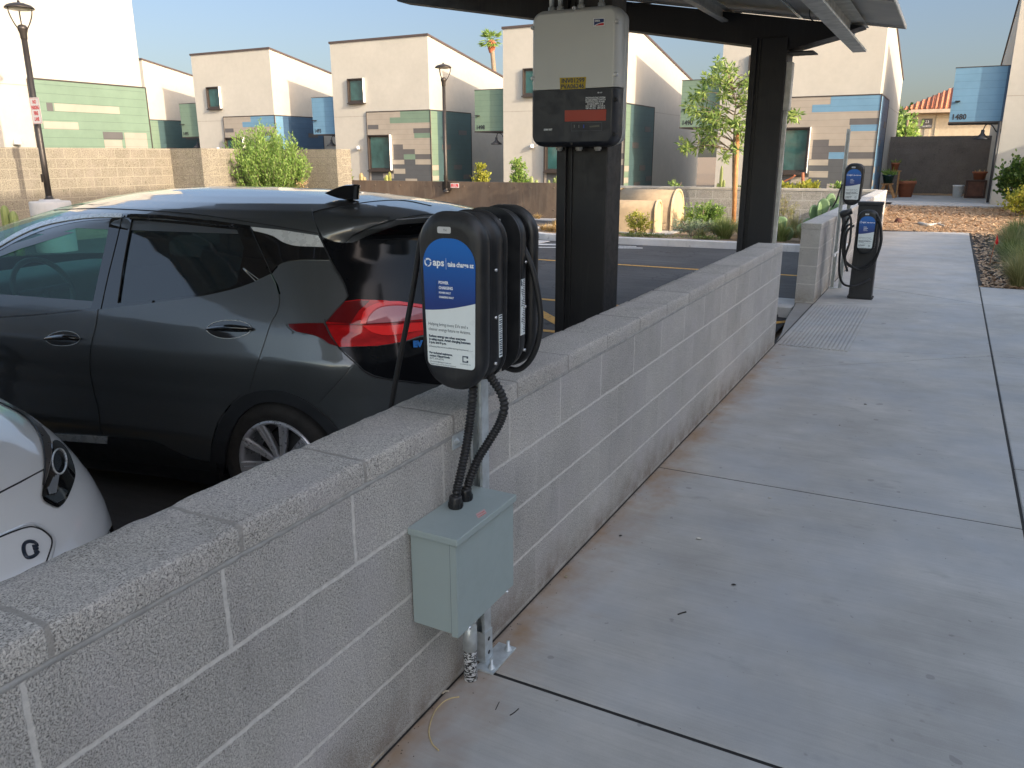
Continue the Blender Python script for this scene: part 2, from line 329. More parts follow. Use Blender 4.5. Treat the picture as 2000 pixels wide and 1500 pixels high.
M['terracotta'] = plain('terracotta', (.36, .12, .06), .8, var=.15, sc=8)
M['wood'] = plain('weathered_wood', (.40, .20, .075), .7, var=.3, sc=14)
M['stake'] = plain('orange_stake_wood', (.50, .23, .085), .75, var=.25, sc=9)
M['bark'] = plain('grey_bark', (.22, .17, .12), .9, var=.3, sc=18)
def lensmat():
    t = NT('red_tail_lens'); p = t.pos()
    c = t.mix(t.ramp(t.noise(t.mp(p, (3, 3, 9)), 2, 3), .35, .7), (.34, .004, .006), (.66, .015, .018)); t.col(c); t.set(Roughness=.05)
    t.b.inputs['Coat Weight'].default_value = .15; t.b.inputs['Specular IOR Level'].default_value = .4; return t.mat
M['red_lens'] = lensmat(); M['hatch_black'] = plain('dark_tailgate_glass', (.005, .0055, .007), .12, var=.1, spec=.22)
M['red_dark'] = plain('dark_red_lens', (.12, .004, .006), .08, coat=.1, var=.2)
M['red_bright'] = plain('bright_red_lens', (.95, .02, .02), .1, coat=.1, var=.1)
M['pink_lens'] = plain('clear_pink_lens', (.50, .17, .20), .06, coat=.3, var=.1)
def asphalt():
    t = NT('asphalt'); p = t.pos(); a = t.ramp(t.noise(p, .7, 5, .65), .3, .7, .72, 1.35); b = t.ramp(t.noise(p, 160, 3, .7), .3, .7, .72, 1.35)
    s = t.ramp(t.noise(t.mp(p, (.8, 7, 1)), 1.3, 5, .7), .35, .7, .8, 1.25)
    cr = t.n('ShaderNodeTexVoronoi', feature='DISTANCE_TO_EDGE'); cr.inputs['Scale'].default_value = .55; t.l(wobble(t, .25, 2.5), cr.inputs['Vector'])
    ck = t.ramp(cr.outputs[0], .001, .006, .35, 1)
    x = t.n('ShaderNodeVectorMath', operation='SCALE'); x.inputs[0].default_value = (.052, .050, .050)
    t.l(t.math('MULTIPLY', t.math('MULTIPLY', a, b), t.math('MULTIPLY', s, ck)), x.inputs['Scale']); t.col(x.outputs[0]); t.set(Roughness=.85); t.bump(b, .5, .004); return t.mat
M['asphalt'] = asphalt()
def roadpaint(name, c):
    t = NT(name); p = t.pos(); w = t.ramp(t.noise(p, 22, 5, .75), .52, .66, 0, .75)
    t.col(t.mix(w, c, (.09, .085, .08))); t.set(Roughness=.8); t.bump(t.noise(p, 160, 3), .3, .003); return t.mat
M['yellow'] = roadpaint('yellow_line_paint', (.62, .33, .06)); M['white_line'] = roadpaint('white_line_paint', (.62, .62, .60))
def mulch():
    t = NT('wood_mulch'); p = t.pos(); v = t.n('ShaderNodeTexVoronoi'); v.inputs['Scale'].default_value = 26; t.l(t.mp(wobble(t, .03, 9), (1, 2.4, 1), rot=(0, 0, .5)), v.inputs['Vector'])
    g = t.n('ShaderNodeSeparateColor'); t.l(v.outputs['Color'], g.inputs[0])
    c = t.mix(g.outputs[0], (.37, .225, .12), (.68, .47, .28)); c = t.mix(t.ramp(v.outputs['Distance'], .25, .7, 0, .6), c, (.16, .08, .04))
    c = t.mix(t.ramp(t.noise(p, 1.5, 3), .4, .7, 0, .3), c, (.50, .36, .22))
    t.col(c); t.set(Roughness=.95); t.bump(t.math('SUBTRACT', 1.0, v.outputs['Distance']), .8, .03); return t.mat
M['mulch'] = mulch()
def dirt():
    t = NT('planter_soil'); p = t.pos(); t.col(t.mix(t.ramp(t.noise(p, 30, 5, .7), .35, .65), (.13, .085, .05), (.36, .27, .18))); t.set(Roughness=.95); t.bump(t.noise(p, 40, 4), .8, .02); return t.mat
M['soil'] = dirt()
def corten():
    t = NT('rusted_steel'); p = t.pos(); c = t.mix(t.ramp(t.noise(t.mp(p, (1, 1, .5)), 1.2, 6, .7), .35, .68), (.10, .072, .053), (.20, .14, .095))
    c = t.mix(t.ramp(t.noise(t.mp(p, (9, 9, .8)), 1, 4), .5, .75, 0, .5), c, (.20, .16, .12)); t.col(c); t.set(Roughness=.7, Metallic=.2); return t.mat
M['corten'] = corten()
M['sunlit_cream'] = plain('sunlit_end_cream', (.62, .47, .27), .6, var=.1, sc=6)  # enclosure ends: sunlight on the tan put into a brighter cream
def blocktile():
    t = NT('clay_roof_tile'); p = t.pos(); w = t.n('ShaderNodeTexWave', wave_type='BANDS', bands_direction='X'); w.inputs['Scale'].default_value = 1.1; t.l(p, w.inputs['Vector'])
    c = t.mix(t.ramp(t.noise(p, 6, 4), .3, .7), (.42, .13, .06), (.62, .25, .13)); t.col(t.mix(t.ramp(w.outputs[0], 0, .3, .6, 0), c, (.25, .10, .06))); t.set(Roughness=.8); t.bump(w.outputs[0], 1, .15); return t.mat
M['tile'] = blocktile()
def pvback():
    t = NT('panel_backsheet'); p = t.pos(); t.col(t.mix(t.ramp(t.noise(p, 3, 4), .3, .7), (.42, .42, .40), (.55, .54, .50))); t.set(Roughness=.6); return t.mat
M['pv_back'] = pvback(); M['pv_top'] = plain('solar_cells', (.012, .018, .04), .12, coat=1)
# ================================================================== ground
LOT = -.15
def struct(o): return tag(o, kind='structure')
g = MB(); g.quad((-900, -900, -.22), (900, -900, -.22), (900, 900, -.22), (-900, 900, -.22)); struct(g.build('ground', M['soil']))
g = MB(); g.quad((-15.6, -30, LOT), (-.2, -30, LOT), (-.2, 18.6, LOT), (-15.6, 18.6, LOT)); g.quad((-15.6, 18.6, LOT), (-7.2, 18.6, LOT), (-7.2, 20.6, LOT), (-15.6, 20.6, LOT)); struct(g.build('parking_lot', M['asphalt']))
g = MB(); g.box(-.03, 3.55, -8, 19, -.2, -.0045); struct(g.build('joint_bed', M['dark_joint']))
def slab(mb, poly, inset=.0052):
    n = len(poly); c = Vector((sum(p[0] for p in poly)/n, sum(p[1] for p in poly)/n)); q = []
    area = sum(poly[i][0]*poly[(i+1) % n][1]-poly[(i+1) % n][0]*poly[i][1] for i in range(n))
    if area < 0: poly = poly[::-1]
    def off(d):
        out = []
        for i in range(n):
            p0, p1, p2 = Vector(poly[i-1]), Vector(poly[i]), Vector(poly[(i+1) % n]); e1 = (p1-p0).normalized(); e2 = (p2-p1).normalized()
            n1 = Vector((-e1.y, e1.x)); n2 = Vector((-e2.y, e2.x)); b = (n1+n2).normalized(); out.append(p1+b*d/max(.2, b.dot(n1)))
        return out
    a = off(inset); b = off(inset+.006)
    v = [(p.x, p.y, -.06) for p in a]+[(p.x, p.y, -.006) for p in a]+[(p.x, p.y, 0) for p in b]
    f = [(k*n+i, k*n+(i+1) % n, (k+1)*n+(i+1) % n, (k+1)*n+i) for k in (0, 1) for i in range(n)]+[tuple(range(2*n, 3*n))]
    mb.add(v, f)
X1 = 1.675
sw = MB()
J = [(-6, -6), (-2.8, -2.8), (-.82, -.82), (1.135, 1.14), (3.09, 3.13)]
for (a, b), (c, d) in zip(J, J[1:]): slab(sw, [(0, a), (X1, b), (X1, d), (0, c)])
slab(sw, [(0, 3.09), (X1, 3.13), (X1, 6.74), (0, 5.35)]); slab(sw, [(0, 5.35), (X1, 6.74), (0, 6.18)])
slab(sw, [(0, 6.18), (X1, 6.74), (X1, 9.4), (.0, 8.64)]); slab(sw, [(0, 8.64), (X1, 9.4), (0, 10.5)]); slab(sw, [(0, 10.5), (X1, 9.4), (X1, 19.15), (0, 18.6)])
J = [-6, -2.0, 1.0, 3.94, 6.74, 9.42, 10.8]
for a, c in zip(J, J[1:]): slab(sw, [(X1, a), (3.5, a), (3.5, c), (X1, c)])
# apron through the gap between the two walls
slab(sw, [(0, 6.45), (0, 8.6), (-.18, 8.58), (-.12, 7.6), (-.04, 6.9)])
struct(sw.build('sidewalk', M['walk']))
# grooved warning strip: raised ribs
rb = MB(); n = 17
for i in range(n):
    a = .035+i*.034; rb.prism([(a, 6.33, .0), (a, 8.58, 0), (a+.024, 8.60, 0), (a+.024, 6.34, 0)], (0, 0, .009))
struct(rb.build('grooved_strip', M['walk']))
# kerb of the planting bed
def kerb(name, path, wid, zt, mat, closed=False):
    mb = MB(); n = len(path); L = []
    for i in range(n):
        p = Vector(path[i]); d = (Vector(path[min(i+1, n-1)])-Vector(path[max(i-1, 0)])).normalized(); nn = Vector((-d.y, d.x)); L.append((p, nn))
    prof = [(0, LOT-.02), (0.01, zt-.015), (.025, zt), (wid-.02, zt), (wid, zt-.01), (wid, LOT-.02)]
    v = [(p.x+nn.x*o, p.y+nn.y*o, z) for p, nn in L for o, z in prof]; k = len(prof)
    mb.add(v, [(i*k+j, i*k+j+1, (i+1)*k+j+1, (i+1)*k+j) for i in range(n-1) for j in range(k-1)]); mb.add(v[:k], [tuple(range(k))]); mb.add(v[-k:], [tuple(range(k))])
    return struct(mb.build(name, mat))
kp = [(-7.0, 18.5), (-7.35, 17.2), (-7.4, 16.4), (-7.15, 15.5), (-6.7, 15.1), (-6.1, 14.92), (-4.6, 14.9), (-2.3, 15.02), (-.2, 15.08)]
kerb('kerb', [p[:2] for p in bez([(a, b, 0) for a, b in kp], 5)], .16, -.01, M['kerb'])
g = MB(); pts = [(-.2, 15.2), (-2.3, 15.15), (-4.6, 15.03), (-6.1, 15.05), (-6.6, 15.2), (-7.0, 15.55), (-7.22, 16.4), (-7.2, 17.2), (-6.9, 18.62), (-.2, 18.62)]
g.prism([(a, b, -.16) for a, b in pts], (0, 0, .13)); struct(g.build('planting_bed', M['soil']))
g = MB(); g.box(-15.5, -7.3, 19.9, 20.55, LOT, LOT+.012); g.box(-7.9, -7.3, 15.2, 19.9, LOT, LOT+.01); g.box(-8.8, -6.2, 14.0, 14.8, LOT, LOT+.008); struct(g.build('gutter', M['kerb']))
# parking markings
def strip(mb, p, q, w):
    p, q = Vector(p), Vector(q); d = (q-p).normalized(); nn = Vector((-d.y, d.x))*w/2
    mb.quad(*[(a.x, a.y, LOT+.004) for a in (p-nn, q-nn, q+nn, p+nn)])
y_ = MB()
for yy in (6.55, 8.25, 11.85): strip(y_, (-.35, yy), (-5.6, yy), .1)
for yy in (3.8, 1.1, -1.6): strip(y_, (-.35, yy), (-5.6, yy), .1)
for k in range(4): strip(y_, (-.7-k*1.3, 6.6), (-2.3-k*1.3, 8.2), .14)
strip(y_, (-.45, 7.9), (-.05, 8.35), .1)
tag(y_.build('stall_lines', M['yellow']), kind='structure')
w_ = MB(); text_into(w_, 'PARKING', .95, (-6.6, 12.2, LOT+.004), (0, 1, 0), (-1, 0, 0), sx=.62)
strip(w_, (-4.0, 14.4), (-6.4, 13.4), .12); strip(w_, (-4.2, 14.6), (-6.6, 13.9), .1); strip(w_, (-5.8, 14.3), (-7.6, 13.5), .12); strip(w_, (-6.4, 14.5), (-8.4, 13.8), .12)
tag(w_.build('lot_lettering', M['white_line']), kind='structure')
# terraces, mulch, back path
g = MB(); g.box(-60, -.2, 20.7, 60, -.2, .3); g.box(-7.2, -.2, 18.82, 20.7, -.2, .3); g.box(-40, -15.85, -10, 20.7, -.2, .3); struct(g.build('terrace_ground', M['soil']))
def hgt(x, y):
    if y < 18.9: return -.035
    return min(.26, -.02+.28*(y-18.9)/5.0)
def sheet(mb, x0, x1, y0, y1, st, zf, amp):
    nx, ny = max(2, int((x1-x0)/st)), max(2, int((y1-y0)/st)); v = []
    for j in range(ny+1):
        for i in range(nx+1):
            x, y = x0+(x1-x0)*i/nx, y0+(y1-y0)*j/ny; e = min(1, (x-x0)/.1, (x1-x)/.1, (y-y0)/.1, (y1-y)/.1)
            v.append((x, y, zf(x, y)+amp*noise.noise(Vector((x*9, y*9, 0)))*max(0, e)+amp*.8*noise.noise(Vector((x*2, y*2, 5)))))
    mb.add(v, [(j*(nx+1)+i, j*(nx+1)+i+1, (j+1)*(nx+1)+i+1, (j+1)*(nx+1)+i) for j in range(ny) for i in range(nx)], 0, True)
g = MB(); sheet(g, 1.69, 6, 10.82, 19.2, .06, lambda x, y: -.02, .014); sheet(g, -.25, 8, 18.75, 24.02, .07, hgt, .02); struct(g.build('mulch_bed', M['mulch']))
# scattered wood chips on the mulch : uncountable
g = MB(); rnd = random.Random(3)
for i in range(9000):
    if i < 4200: x, y, z0 = rnd.uniform(1.72, 3.2), 10.85+8.2*rnd.random()**1.6, -.005
    else: x, y = rnd.uniform(-.2, 3.6), rnd.uniform(18.8, 24); z0 = hgt(x, y)+.014
    L, w = rnd.uniform(.015, .05), rnd.uniform(.006, .014); a = rnd.uniform(0, 3.14); t = rnd.uniform(-.4, .4)
    d = Vector((math.cos(a), math.sin(a), t))*L; s = Vector((-math.sin(a), math.cos(a), rnd.uniform(-.5, .5)))*w; c = Vector((x, y, z0+rnd.uniform(0, .014)))
    g.quad(c-d-s, c+d-s, c+d+s, c-d+s)
tag(g.build('wood_chips', leafmat('chip_wood', (.32, .19, .10), (.58, .39, .23), 0), recalc=False), kind='stuff')
g = MB(); g.box(-.85, 8, 24.0, 24.9, .0, .30); g.box(-.85, 2.2, 24.9, 29.8, 0, .31); struct(g.build('path', M['walk_far']))
g = MB(); sheet(g, -.85, 2.2, 29.6, 31.2, .1, lambda x, y: .32, .03); struct(g.build('gravel_strip', M['mulch']))
# ================================================================== foreground block walls
def lowwall(name, x0, x1, y0, y1, label, zt=.82, capt=.058):
    t = empty(name, ((x0+x1)/2, y0, 0), label, 'wall')
    mb = MB(); mb.box(x0, x1, y0, y1, -.2, zt-.003)
    mb.m = [1 if i in (2, 4) else 0 for i in range(6)]
    mb.build('block_body', [M['cmu'], M['cmu_x']], t)
    # cap: subdivided, slightly uneven edges
    mb = MB(); rn = random.Random(5); nn = int((y1-y0)/.022)
    prof0 = [(-.006, 0), (-.006, .5), (-.006, .93), (-.0025, 1.0), (.014, 1.0), (.1, 1.0), (.17, 1.0), (.2025, 1.0), (.206, .93), (.206, 0)]
    W_ = x1-x0; vs = []
    for j in range(nn+1):
        y = y0-.004+(y1-y0+.008)*j/nn; blk = math.floor((y-.66)/.4064); jo = abs(((y-.66)/.4064) % 1.0); jo = min(jo, 1-jo)*.4064
        db = .0035*(random.Random(blk*7+1).random()-.5); gr = -.004*math.exp(-(jo/.006)**2)
        for o, h in prof0:
            q = noise.noise(Vector((y*22, o*40, h*3)))*.0022+noise.noise(Vector((y*80, o*90, h*9)))*.0012
            chip = -.006*max(0, noise.noise(Vector((y*6, o*3, 9)))-.35)*2 if h > .8 and (o < .01 or o > .19) else 0
            sgn = -1 if o < .1 else 1
            edge = (o < .01 or o > .19)
            vs.append((x1-(o+(sgn*(q*.8+gr) if edge else 0))*W_/.2-(0), y, zt+h*capt+(q if h > .9 else 0)+(gr if h > .9 else 0)+chip+db*(h > .5)))
    k = len(prof0)
    mb.add(vs, [(j*k+i, j*k+i+1, (j+1)*k+i+1, (j+1)*k+i) for j in range(nn) for i in range(k-1)], 0, True)
    mb.add(vs[:k], [tuple(range(k))]); mb.add(vs[-k:], [tuple(range(k))])
    o = mb.build('cap', M['cap'], t)
    # raked mortar bed just under the cap
    mb = MB(); vs = []; nn = int((y1-y0)/.03)
    for j in range(nn+1):
        y = y0+.004+(y1-y0-.008)*j/nn; q = .0025*noise.noise(Vector((y*30, 1, 1))); q2 = .004*noise.noise(Vector((y*25, 4, 1)))
        vs += [(x1+.0005, y, zt-.016+q2), (x1+.0035+q, y, zt-.010+q2), (x1+.0035+q, y, zt-.003), (x1+.0, y, zt)]
    mb.add(vs, [(j*4+i, j*4+i+1, (j+1)*4+i+1, (j+1)*4+i) for j in range(nn) for i in range(3)], 0, True)
    mb.build('mortar_bed', M['mortar'], t)
    return t
M['mortar'] = plain('mortar', (.40, .395, .38), .9, var=.2, sc=30, bump=.5, bsc=120)
lowwall('low_wall', -.2, 0, -3.2, 6.345, 'grey concrete block wall in the foreground between the sidewalk and the parked cars')
lowwall('low_wall', -.2, 0, 8.62, 18.6, 'far grey block wall that starts past the gap, beside the black pedestal')
# planter wall of blocks at the back
def xwall(name, x0, x1, y0, y1, z0, z1, mat, label, cat='wall', capm=None):
    t = empty(name, ((x0+x1)/2, (y0+y1)/2, z0), label, cat); mb = MB(); mb.box(x0, x1, y0, y1, z0, z1); mb.build('block_body', mat, t)
    if capm: mb = MB(); mb.bbox(x0-.01, x1+.01, y0-.012, y1+.012, z1+.002, z1+.06, .008); mb.build('cap', capm, t)
    return t
xwall('planter_wall', -6.9, -.21, 18.62, 18.8, -.2, .82, M['cmu_low_x'], 'pale block planter wall behind the tree and the cream arched racks', capm=plain('planter_cap', (.40, .37, .32), .9, var=.15, bump=.4, bsc=60))
# beige perimeter wall, stepped in plan
mb = MB(); T = .2
P = [(-15.6, -14, 1.80), (-15.6, 13.1, 1.80), (-14.55, 13.1, 1.80), (-14.55, 16.05, 1.80), (-12.94, 16.05, 1.79), (-12.94, 16.42, 1.77)]
mb.box(-15.8, -15.6, -14, 13.0995, -.2, 1.80, 0); mb.box(-15.8, -14.55, 13.1, 13.3, -.2, 1.80, 1); mb.box(-14.75, -14.551, 13.3005, 16.0495, -.2, 1.80, 0); mb.box(-14.75, -12.94, 16.05, 16.25, -.2, 1.79, 1); mb.box(-13.14, -12.941, 16.2505, 16.62, -.2, 1.79, 0)
t = empty('beige_wall', (-15.6, 13, 0), 'tall beige block wall with stepped corners behind the left lamp post and the bush', 'wall')
mb.build('block_body', [M['cmu_beige_y'], M['cmu_beige_x']], t)
# rusted steel retaining wall
t = empty('steel_planter_wall', (-11.8, 20.6, LOT), 'long dark rusted steel wall panel behind the black car roof', 'wall')
for a, b in ((-16.45, -13.0), (-12.99, -9.85), (-9.84, -7.1)):
    mb = MB(); mb.bbox(a, b, 20.58, 20.63, LOT, .86, .004); o = mb.build('steel_panel', M['corten'], t)
    mb = MB()
    for k in range(4):
        for z in (.1, .72): mb.lathe((a+.25+(b-a-.5)*k/3, 20.575, z), [(0.001, -.012), (.018, -.012), (.02, .005)], 10, axis='Y')
    mb.build('bolt_heads', M['corten'], o)
t = MB(); t.box(-.85, 2.2, 31.0, 31.2, .2, atY(1740, 267, 31.0).z); t.m = [0]*6
tag(t.build('porch_wall', M['cmu_taupe']), 'dark taupe block wall closing the gap between the two right hand houses', 'wall')
# ================================================================== houses
def plank(name, c, rough=.55):
    t = NT(name); p = t.pos(); sx = t.n('ShaderNodeSeparateXYZ'); t.l(p, sx.inputs[0]); f = t.math('FRACT', t.math('DIVIDE', sx.outputs[2], .184)); e = t.ramp(f, .02, .05, .62, 1.0)
    g_ = t.math('MULTIPLY', e, t.ramp(t.noise(p, 3, 4), .3, .7, .93, 1.06)); x = t.n('ShaderNodeVectorMath', operation='SCALE'); x.inputs[0].default_value = c; t.l(g_, x.inputs['Scale']); t.col(x.outputs[0])
    t.set(Roughness=rough); t.b.inputs['Specular IOR Level'].default_value = .4; t.bump(e, .4, .01); return t.mat
PK = dict(beige=plank('beige_plank', (.33, .29, .24)), grey=plank('grey_plank', (.105, .10, .10)), dgrey=plank('dark_grey_plank', (.085, .09, .095)),
          green=plank('green_plank', (.155, .225, .165)), blue=plank('blue_plank', (.13, .255, .37)), dteal=plank('dark_teal_plank', (.055, .10, .105)), dblue=plank('dark_blue_plank', (.05, .10, .17)),
          lbeige=plank('light_beige_plank', (.34, .305, .25)))
ROOF = plain('roof_edge_metal', (.07, .05, .045), .6, var=.1)
def hrect(z): return 3.22-(z-825)/203
def house(kind, X0, Y0, accent, label, number=None, z0=.3, wid=4.48, dep=9.0, boxcol=None, front=True, lampz=None, back=None, pattern=None, extra=None, topz=5.75):
    """local frame: u along the front, v into the lot.  kind 'N': front faces -y ; kind 'E': front faces +x"""
    if kind == 'N': Mx = Matrix(((1, 0, 0, X0), (0, 1, 0, Y0), (0, 0, 1, 0), (0, 0, 0, 1)))
    else: Mx = Matrix(((0, -1, 0, X0), (1, 0, 0, Y0), (0, 0, 1, 0), (0, 0, 0, 1)))
    root = empty('house', Mx @ Vector((wid/2, 0, z0)), label, 'house', 'cream stucco houses around the courtyard')
    def fin(mb, name, mats, parent): mb.xform(Mx); return mb.build(name, mats, parent)
    sl = .175; zb = topz-sl*dep
    mb = MB(); mb.prism([(0, 0, z0-.3), (0, 0, topz), (0, dep, zb), (0, dep, z0-.3)], (wid, 0, 0)); fin(mb, 'wall', M['stucco'], root)
    mb = MB(); e = .035; mb.prism([(-e, -e, topz+.003), (-e, -e, topz+.075), (-e, dep+e, zb+.07), (-e, dep+e, zb-.002)], (wid+2*e, 0, 0)); rf = fin(mb, 'roof', ROOF, root)
    mb = MB()
    for (a, b, r) in ((wid*.5, 1.2, .05), (wid*.56, 1.3, .03)):
        mb = MB(); mb.lathe((a, b, topz-sl*b), [(r, 0), (r, .28), (r*1.5, .29), (r*1.5, .36), (.001, .37)], 10)
        fin(mb, 'roof_vent', M['white'], rf)
    # control joint
    mb = MB(); mb.box(0.0, 1.6, -.003, .0, 3.08, 3.095); fin(mb, 'control_joint', plain('joint_line', (.30, .27, .23), .9), root); mb = MB(); mb.box(wid, wid+.003, 2.95, dep, 3.08, 3.095); fin(mb, 'control_joint', plain('joint_line', (.30, .27, .23), .9), root)
    if front:
        c0 = 1.63; th = .05
        # cladding wrap
        mb = MB(); zt = 3.22
        mb.box(c0, wid+th, -th, -.001, z0, zt, 0); mb.box(wid+.001, wid+th-.001, 0, 2.85, z0, zt, 1)
        acc, dacc = {'green': (PK['green'], PK['dteal']), 'blue': (PK['blue'], PK['dblue'])}[accent]
        mats = [PK['beige'], dacc, acc, PK['grey'], PK['dgrey'], PK['lbeige'], M['dark_frame']]
        def r(x0, y0, x1, y1, m, pr=.003):
            u0, u1 = c0+(x0-440)/159, c0+(x1-440)/159; u1 = min(u1, wid+th); mb.box(u0, u1, -th-pr, -th, max(z0, hrect(y1)), min(zt, hrect(y0)), m)
        pat = pattern or [(690, 825, 905, 868, 2), (612, 868, 905, 910, 2), (445, 918, 525, 950, 3), (780, 950, 905, 985, 3), (785, 985, 905, 1020, 2), (630, 1065, 700, 1100, 3), (630, 1100, 785, 1137, 3), (705, 1137, 787, 1175, 2), (787, 1137, 905, 1174, 3), (630, 1137, 704, 1176, 3),
                          (455, 1213, 905, 1420, 4), (440, 1176, 705, 1213, 4), (706, 1176, 786, 1213, 4), (620, 1178, 705, 1212, 5, 1), (787, 1175, 905, 1212, 5), (625, 1245, 710, 1282, 5, 1), (545, 1282, 625, 1318, 5, 1), (710, 1318, 795, 1355, 5, 1)]
        for q in pat: r(*q[:5], pr=.006 if len(q) > 5 else .003)
        # side pattern: lit corner strip and shaded rest put into the plank colours
        for (a, b, za, zc, m) in ((0, .42, z0, 3.2, 2), (0, .42, 1.1, 1.28, 5), (0, .42, .9, .73, 5), (0, .42, z0, .5, 5), (1.9, 2.5, 2.4, 2.57, 3), (.7, 1.3, 1.85, 2.03, 3), (1.5, 2.1, 1.1, 1.28, 3), (2.2, 2.8, .73, .9, 3), (1.0, 1.6, .55, .73, 3)):
            mb.box(wid+th, wid+th+(.004 if m == 2 else .007), a, b, min(za, zc), max(za, zc), m)
        # trims
        mb.box(c0-.012, wid+th+.012, -th-.012, 0, zt, zt+.03, 6); mb.box(wid, wid+th+.012, 0, 2.86, zt, zt+.03, 6); mb.box(c0-.025, c0, -th-.01, 0, z0, zt, 6)
        mb.box(wid+th-.012, wid+th+.014, -th-.014, -th+.012, z0, zt, 6); mb.box(wid, wid+th+.01, 2.85, 2.875, z0, zt, 6)
        fin(mb, 'cladding', mats, root)
        # windows
        for (u0, u1, za, zc) in ((.84, 1.52, 3.62, 4.42), (1.72, 2.70, 1.13, 2.36)):
            if pattern and u0 < 1: pass
            if pattern: continue
            mb = MB(); d = .10 if u0 < 1 else .12; w = .035; o = -(.05 if u0 > 1 else 0)
            for bx in ((u0-w, u0, za-w, zc+w), (u1, u1+w, za-w, zc+w), (u0, u1, zc, zc+w), (u0, u1, za-w, za)): mb.box(bx[0], bx[1], o-d, o+.0, bx[2], bx[3], 0)
            mb.box(u0, u0+.05, o-.03, o-.001, za, zc, 0); mb.box(u1-.05, u1, o-.03, o-.001, za, zc, 0); mb.box(u0+.05, u1-.05, o-.03, o-.001, zc-.05, zc, 0); mb.box(u0+.05, u1-.05, o-.03, o-.001, za, za+.05, 0)
            mb.box(u1+w-.004, u1+w+.004, o-d-.004, o, za-w, zc+w, 1)
            wf = fin(mb, 'window', [M['dark_frame'], M['white']], root)
            mb = MB(); mb.box(u0+.05, u1-.05, o-.014, o-.004, za+.05, zc-.05); fin(mb, 'pane', M['house_glass'], wf)
            mb = MB(); mb.box(u0-w-.03, u1+w+.03, o-d-.03, o, za-w-.05, za-w-.002); fin(mb, 'sill', M['dark_frame'], wf)
        mb = MB(); mb.lathe((1.15, -.07, 1.93), [(.001, .07), (.05, .06), (.085, -.06), (.08, -.06), (.001, -.0)], 14); mb.box(1.12, 1.18, -.04, -.001, 1.93, 2.0)
        fin(mb, 'wall_light', M['white'], root)
    if boxcol:
        mb = MB(); mb.box(-1.27, -.002, .2, 1.9, 2.47, 3.85, 0); mb.box(-1.285, -.001, .185, 1.91, 2.43, 2.468, 1); mb.box(-.055, -.0025, .188, .199, 2.47, 3.85, 2)
        mb.box(-1.28, -.0015, .19, 1.905, 3.852, 3.87, 1)
        bx = fin(mb, 'entry_box', [PK[boxcol], M['dark_frame'], PK['d'+{'blue': 'blue', 'green': 'teal'}[boxcol]]], root)
        mb = MB(); text_into(mb, number, .20, (-1.22, .193, 2.53), (1, 0, 0), (0, 0, 1), bold=.006, sx=.9); fin(mb, 'house_number', M['black_steel'], bx)
        mb = MB(); mb.bbox(-1.18, -1.06, .02, .199, 2.98, 3.01, .006); fin(mb, 'sign_light', M['black_steel'], bx)
        # gooseneck barn lamp under the box
        L = empty('barn_lamp', Mx @ Vector((-.3, .25, 2.05)), {'1495': 'leftmost barn lamp, mostly hidden behind the beige wall', '1493': 'barn lamp under the light blue box beside the feathery bush', '1498': 'barn lamp between the slender lamp post and the inverter', '1490': 'barn lamp under the green box behind the young tree', '1480': 'barn lamp over the porch at the right, above the dark crate'}[number], 'lamp', 'barn lamps under the number boxes')
        mb = MB(); mb.tube(bez([(-.003, .25, 2.22), (-.1, .25, 2.2), (-.22, .25, 2.36), (-.36, .25, 2.38), (-.42, .25, 2.24)], 6), .014, 8); mb.lathe((-.003, .25, 2.22), [(.05, 0), (.05, -.02), (.001, -.03)], 12, axis='X')
        fin(mb, 'arm', M['black_steel'], L)
        mb = MB(); mb.lathe((-.42, .25, 2.0), [(.001, .25), (.04, .25), (.045, .16), (.075, .12), (.19, .03), (.205, 0), (.195, 0), (.06, .10), (.001, .11)], 20); fin(mb, 'lamp_shade', M['black_steel'], L)
    return root
house('N', -35.63, 25, 'green', 'cream house mostly hidden behind the tall left house, with dark green cladding', None)
house('N', -28.05, 25, 'blue', 'cream house with blue corner cladding behind the leafy green bush', '1495', boxcol='green')
house('N', -20.45, 25, 'green', 'cream house with green and grey plank corner behind the thin lamp post', '1493', boxcol='blue')
house('N', -12.9, 25, 'green', 'cream house partly hidden by the grey inverter box', '1498', boxcol='green')
house('N', -5.35, 25, 'blue', 'cream house with blue and grey planks behind the second carport column', '1490', boxcol='green', topz=5.85)
house('N', 2.2, 25, 'blue', 'cream house at the right edge with the light blue number box', '1480', boxcol='blue')
# near left house, front faces +x : its own plank pattern read on the plane
def up(x, y): p = atX(x, y, -16.5); return p
pa = []
def pA(x0, y0, x1, y1, m):
    a, b = atX(x0/3.57, y0/3.57, -16.5), atX(x1/3.57, y1/3.57, -16.5); u0, u1 = a.y-8.79, b.y-8.79; z1, z0_ = a.z, b.z
    pa.append((440+(u0-1.63)*159, 825+(3.22-z1)*203, 440+(u1-1.63)*159, 825+(3.22-z0_)*203, m))
pa.append((440, 825, 905, 1420, 2)); pA(330, 722, 375, 775, 3)
base = pa[0]; pa = [base]
pA(375, 720, 835, 795, 5); pA(320, 715, 373, 775, 3); pA(300, 845, 550, 905, 5); pA(865, 925, 1040, 1100, 0); pA(725, 975, 864, 1100, 0); pA(715, 918, 860, 974, 3)
pa = [pa[0]]+[(*q, 1) for q in pa[1:]]
house('E', -16.55, 8.79, 'green', 'tall nearest cream house at the left edge with broad green plank panel', None, pattern=pa)
mb = MB(); mb.tube([(2.14, 24.93, .35), (2.14, 24.93, 2.45)], .035, 8); tag(mb.build('downpipe', M['black_steel']), 'black vertical downpipe at the corner under the number box 1480', 'pipe')
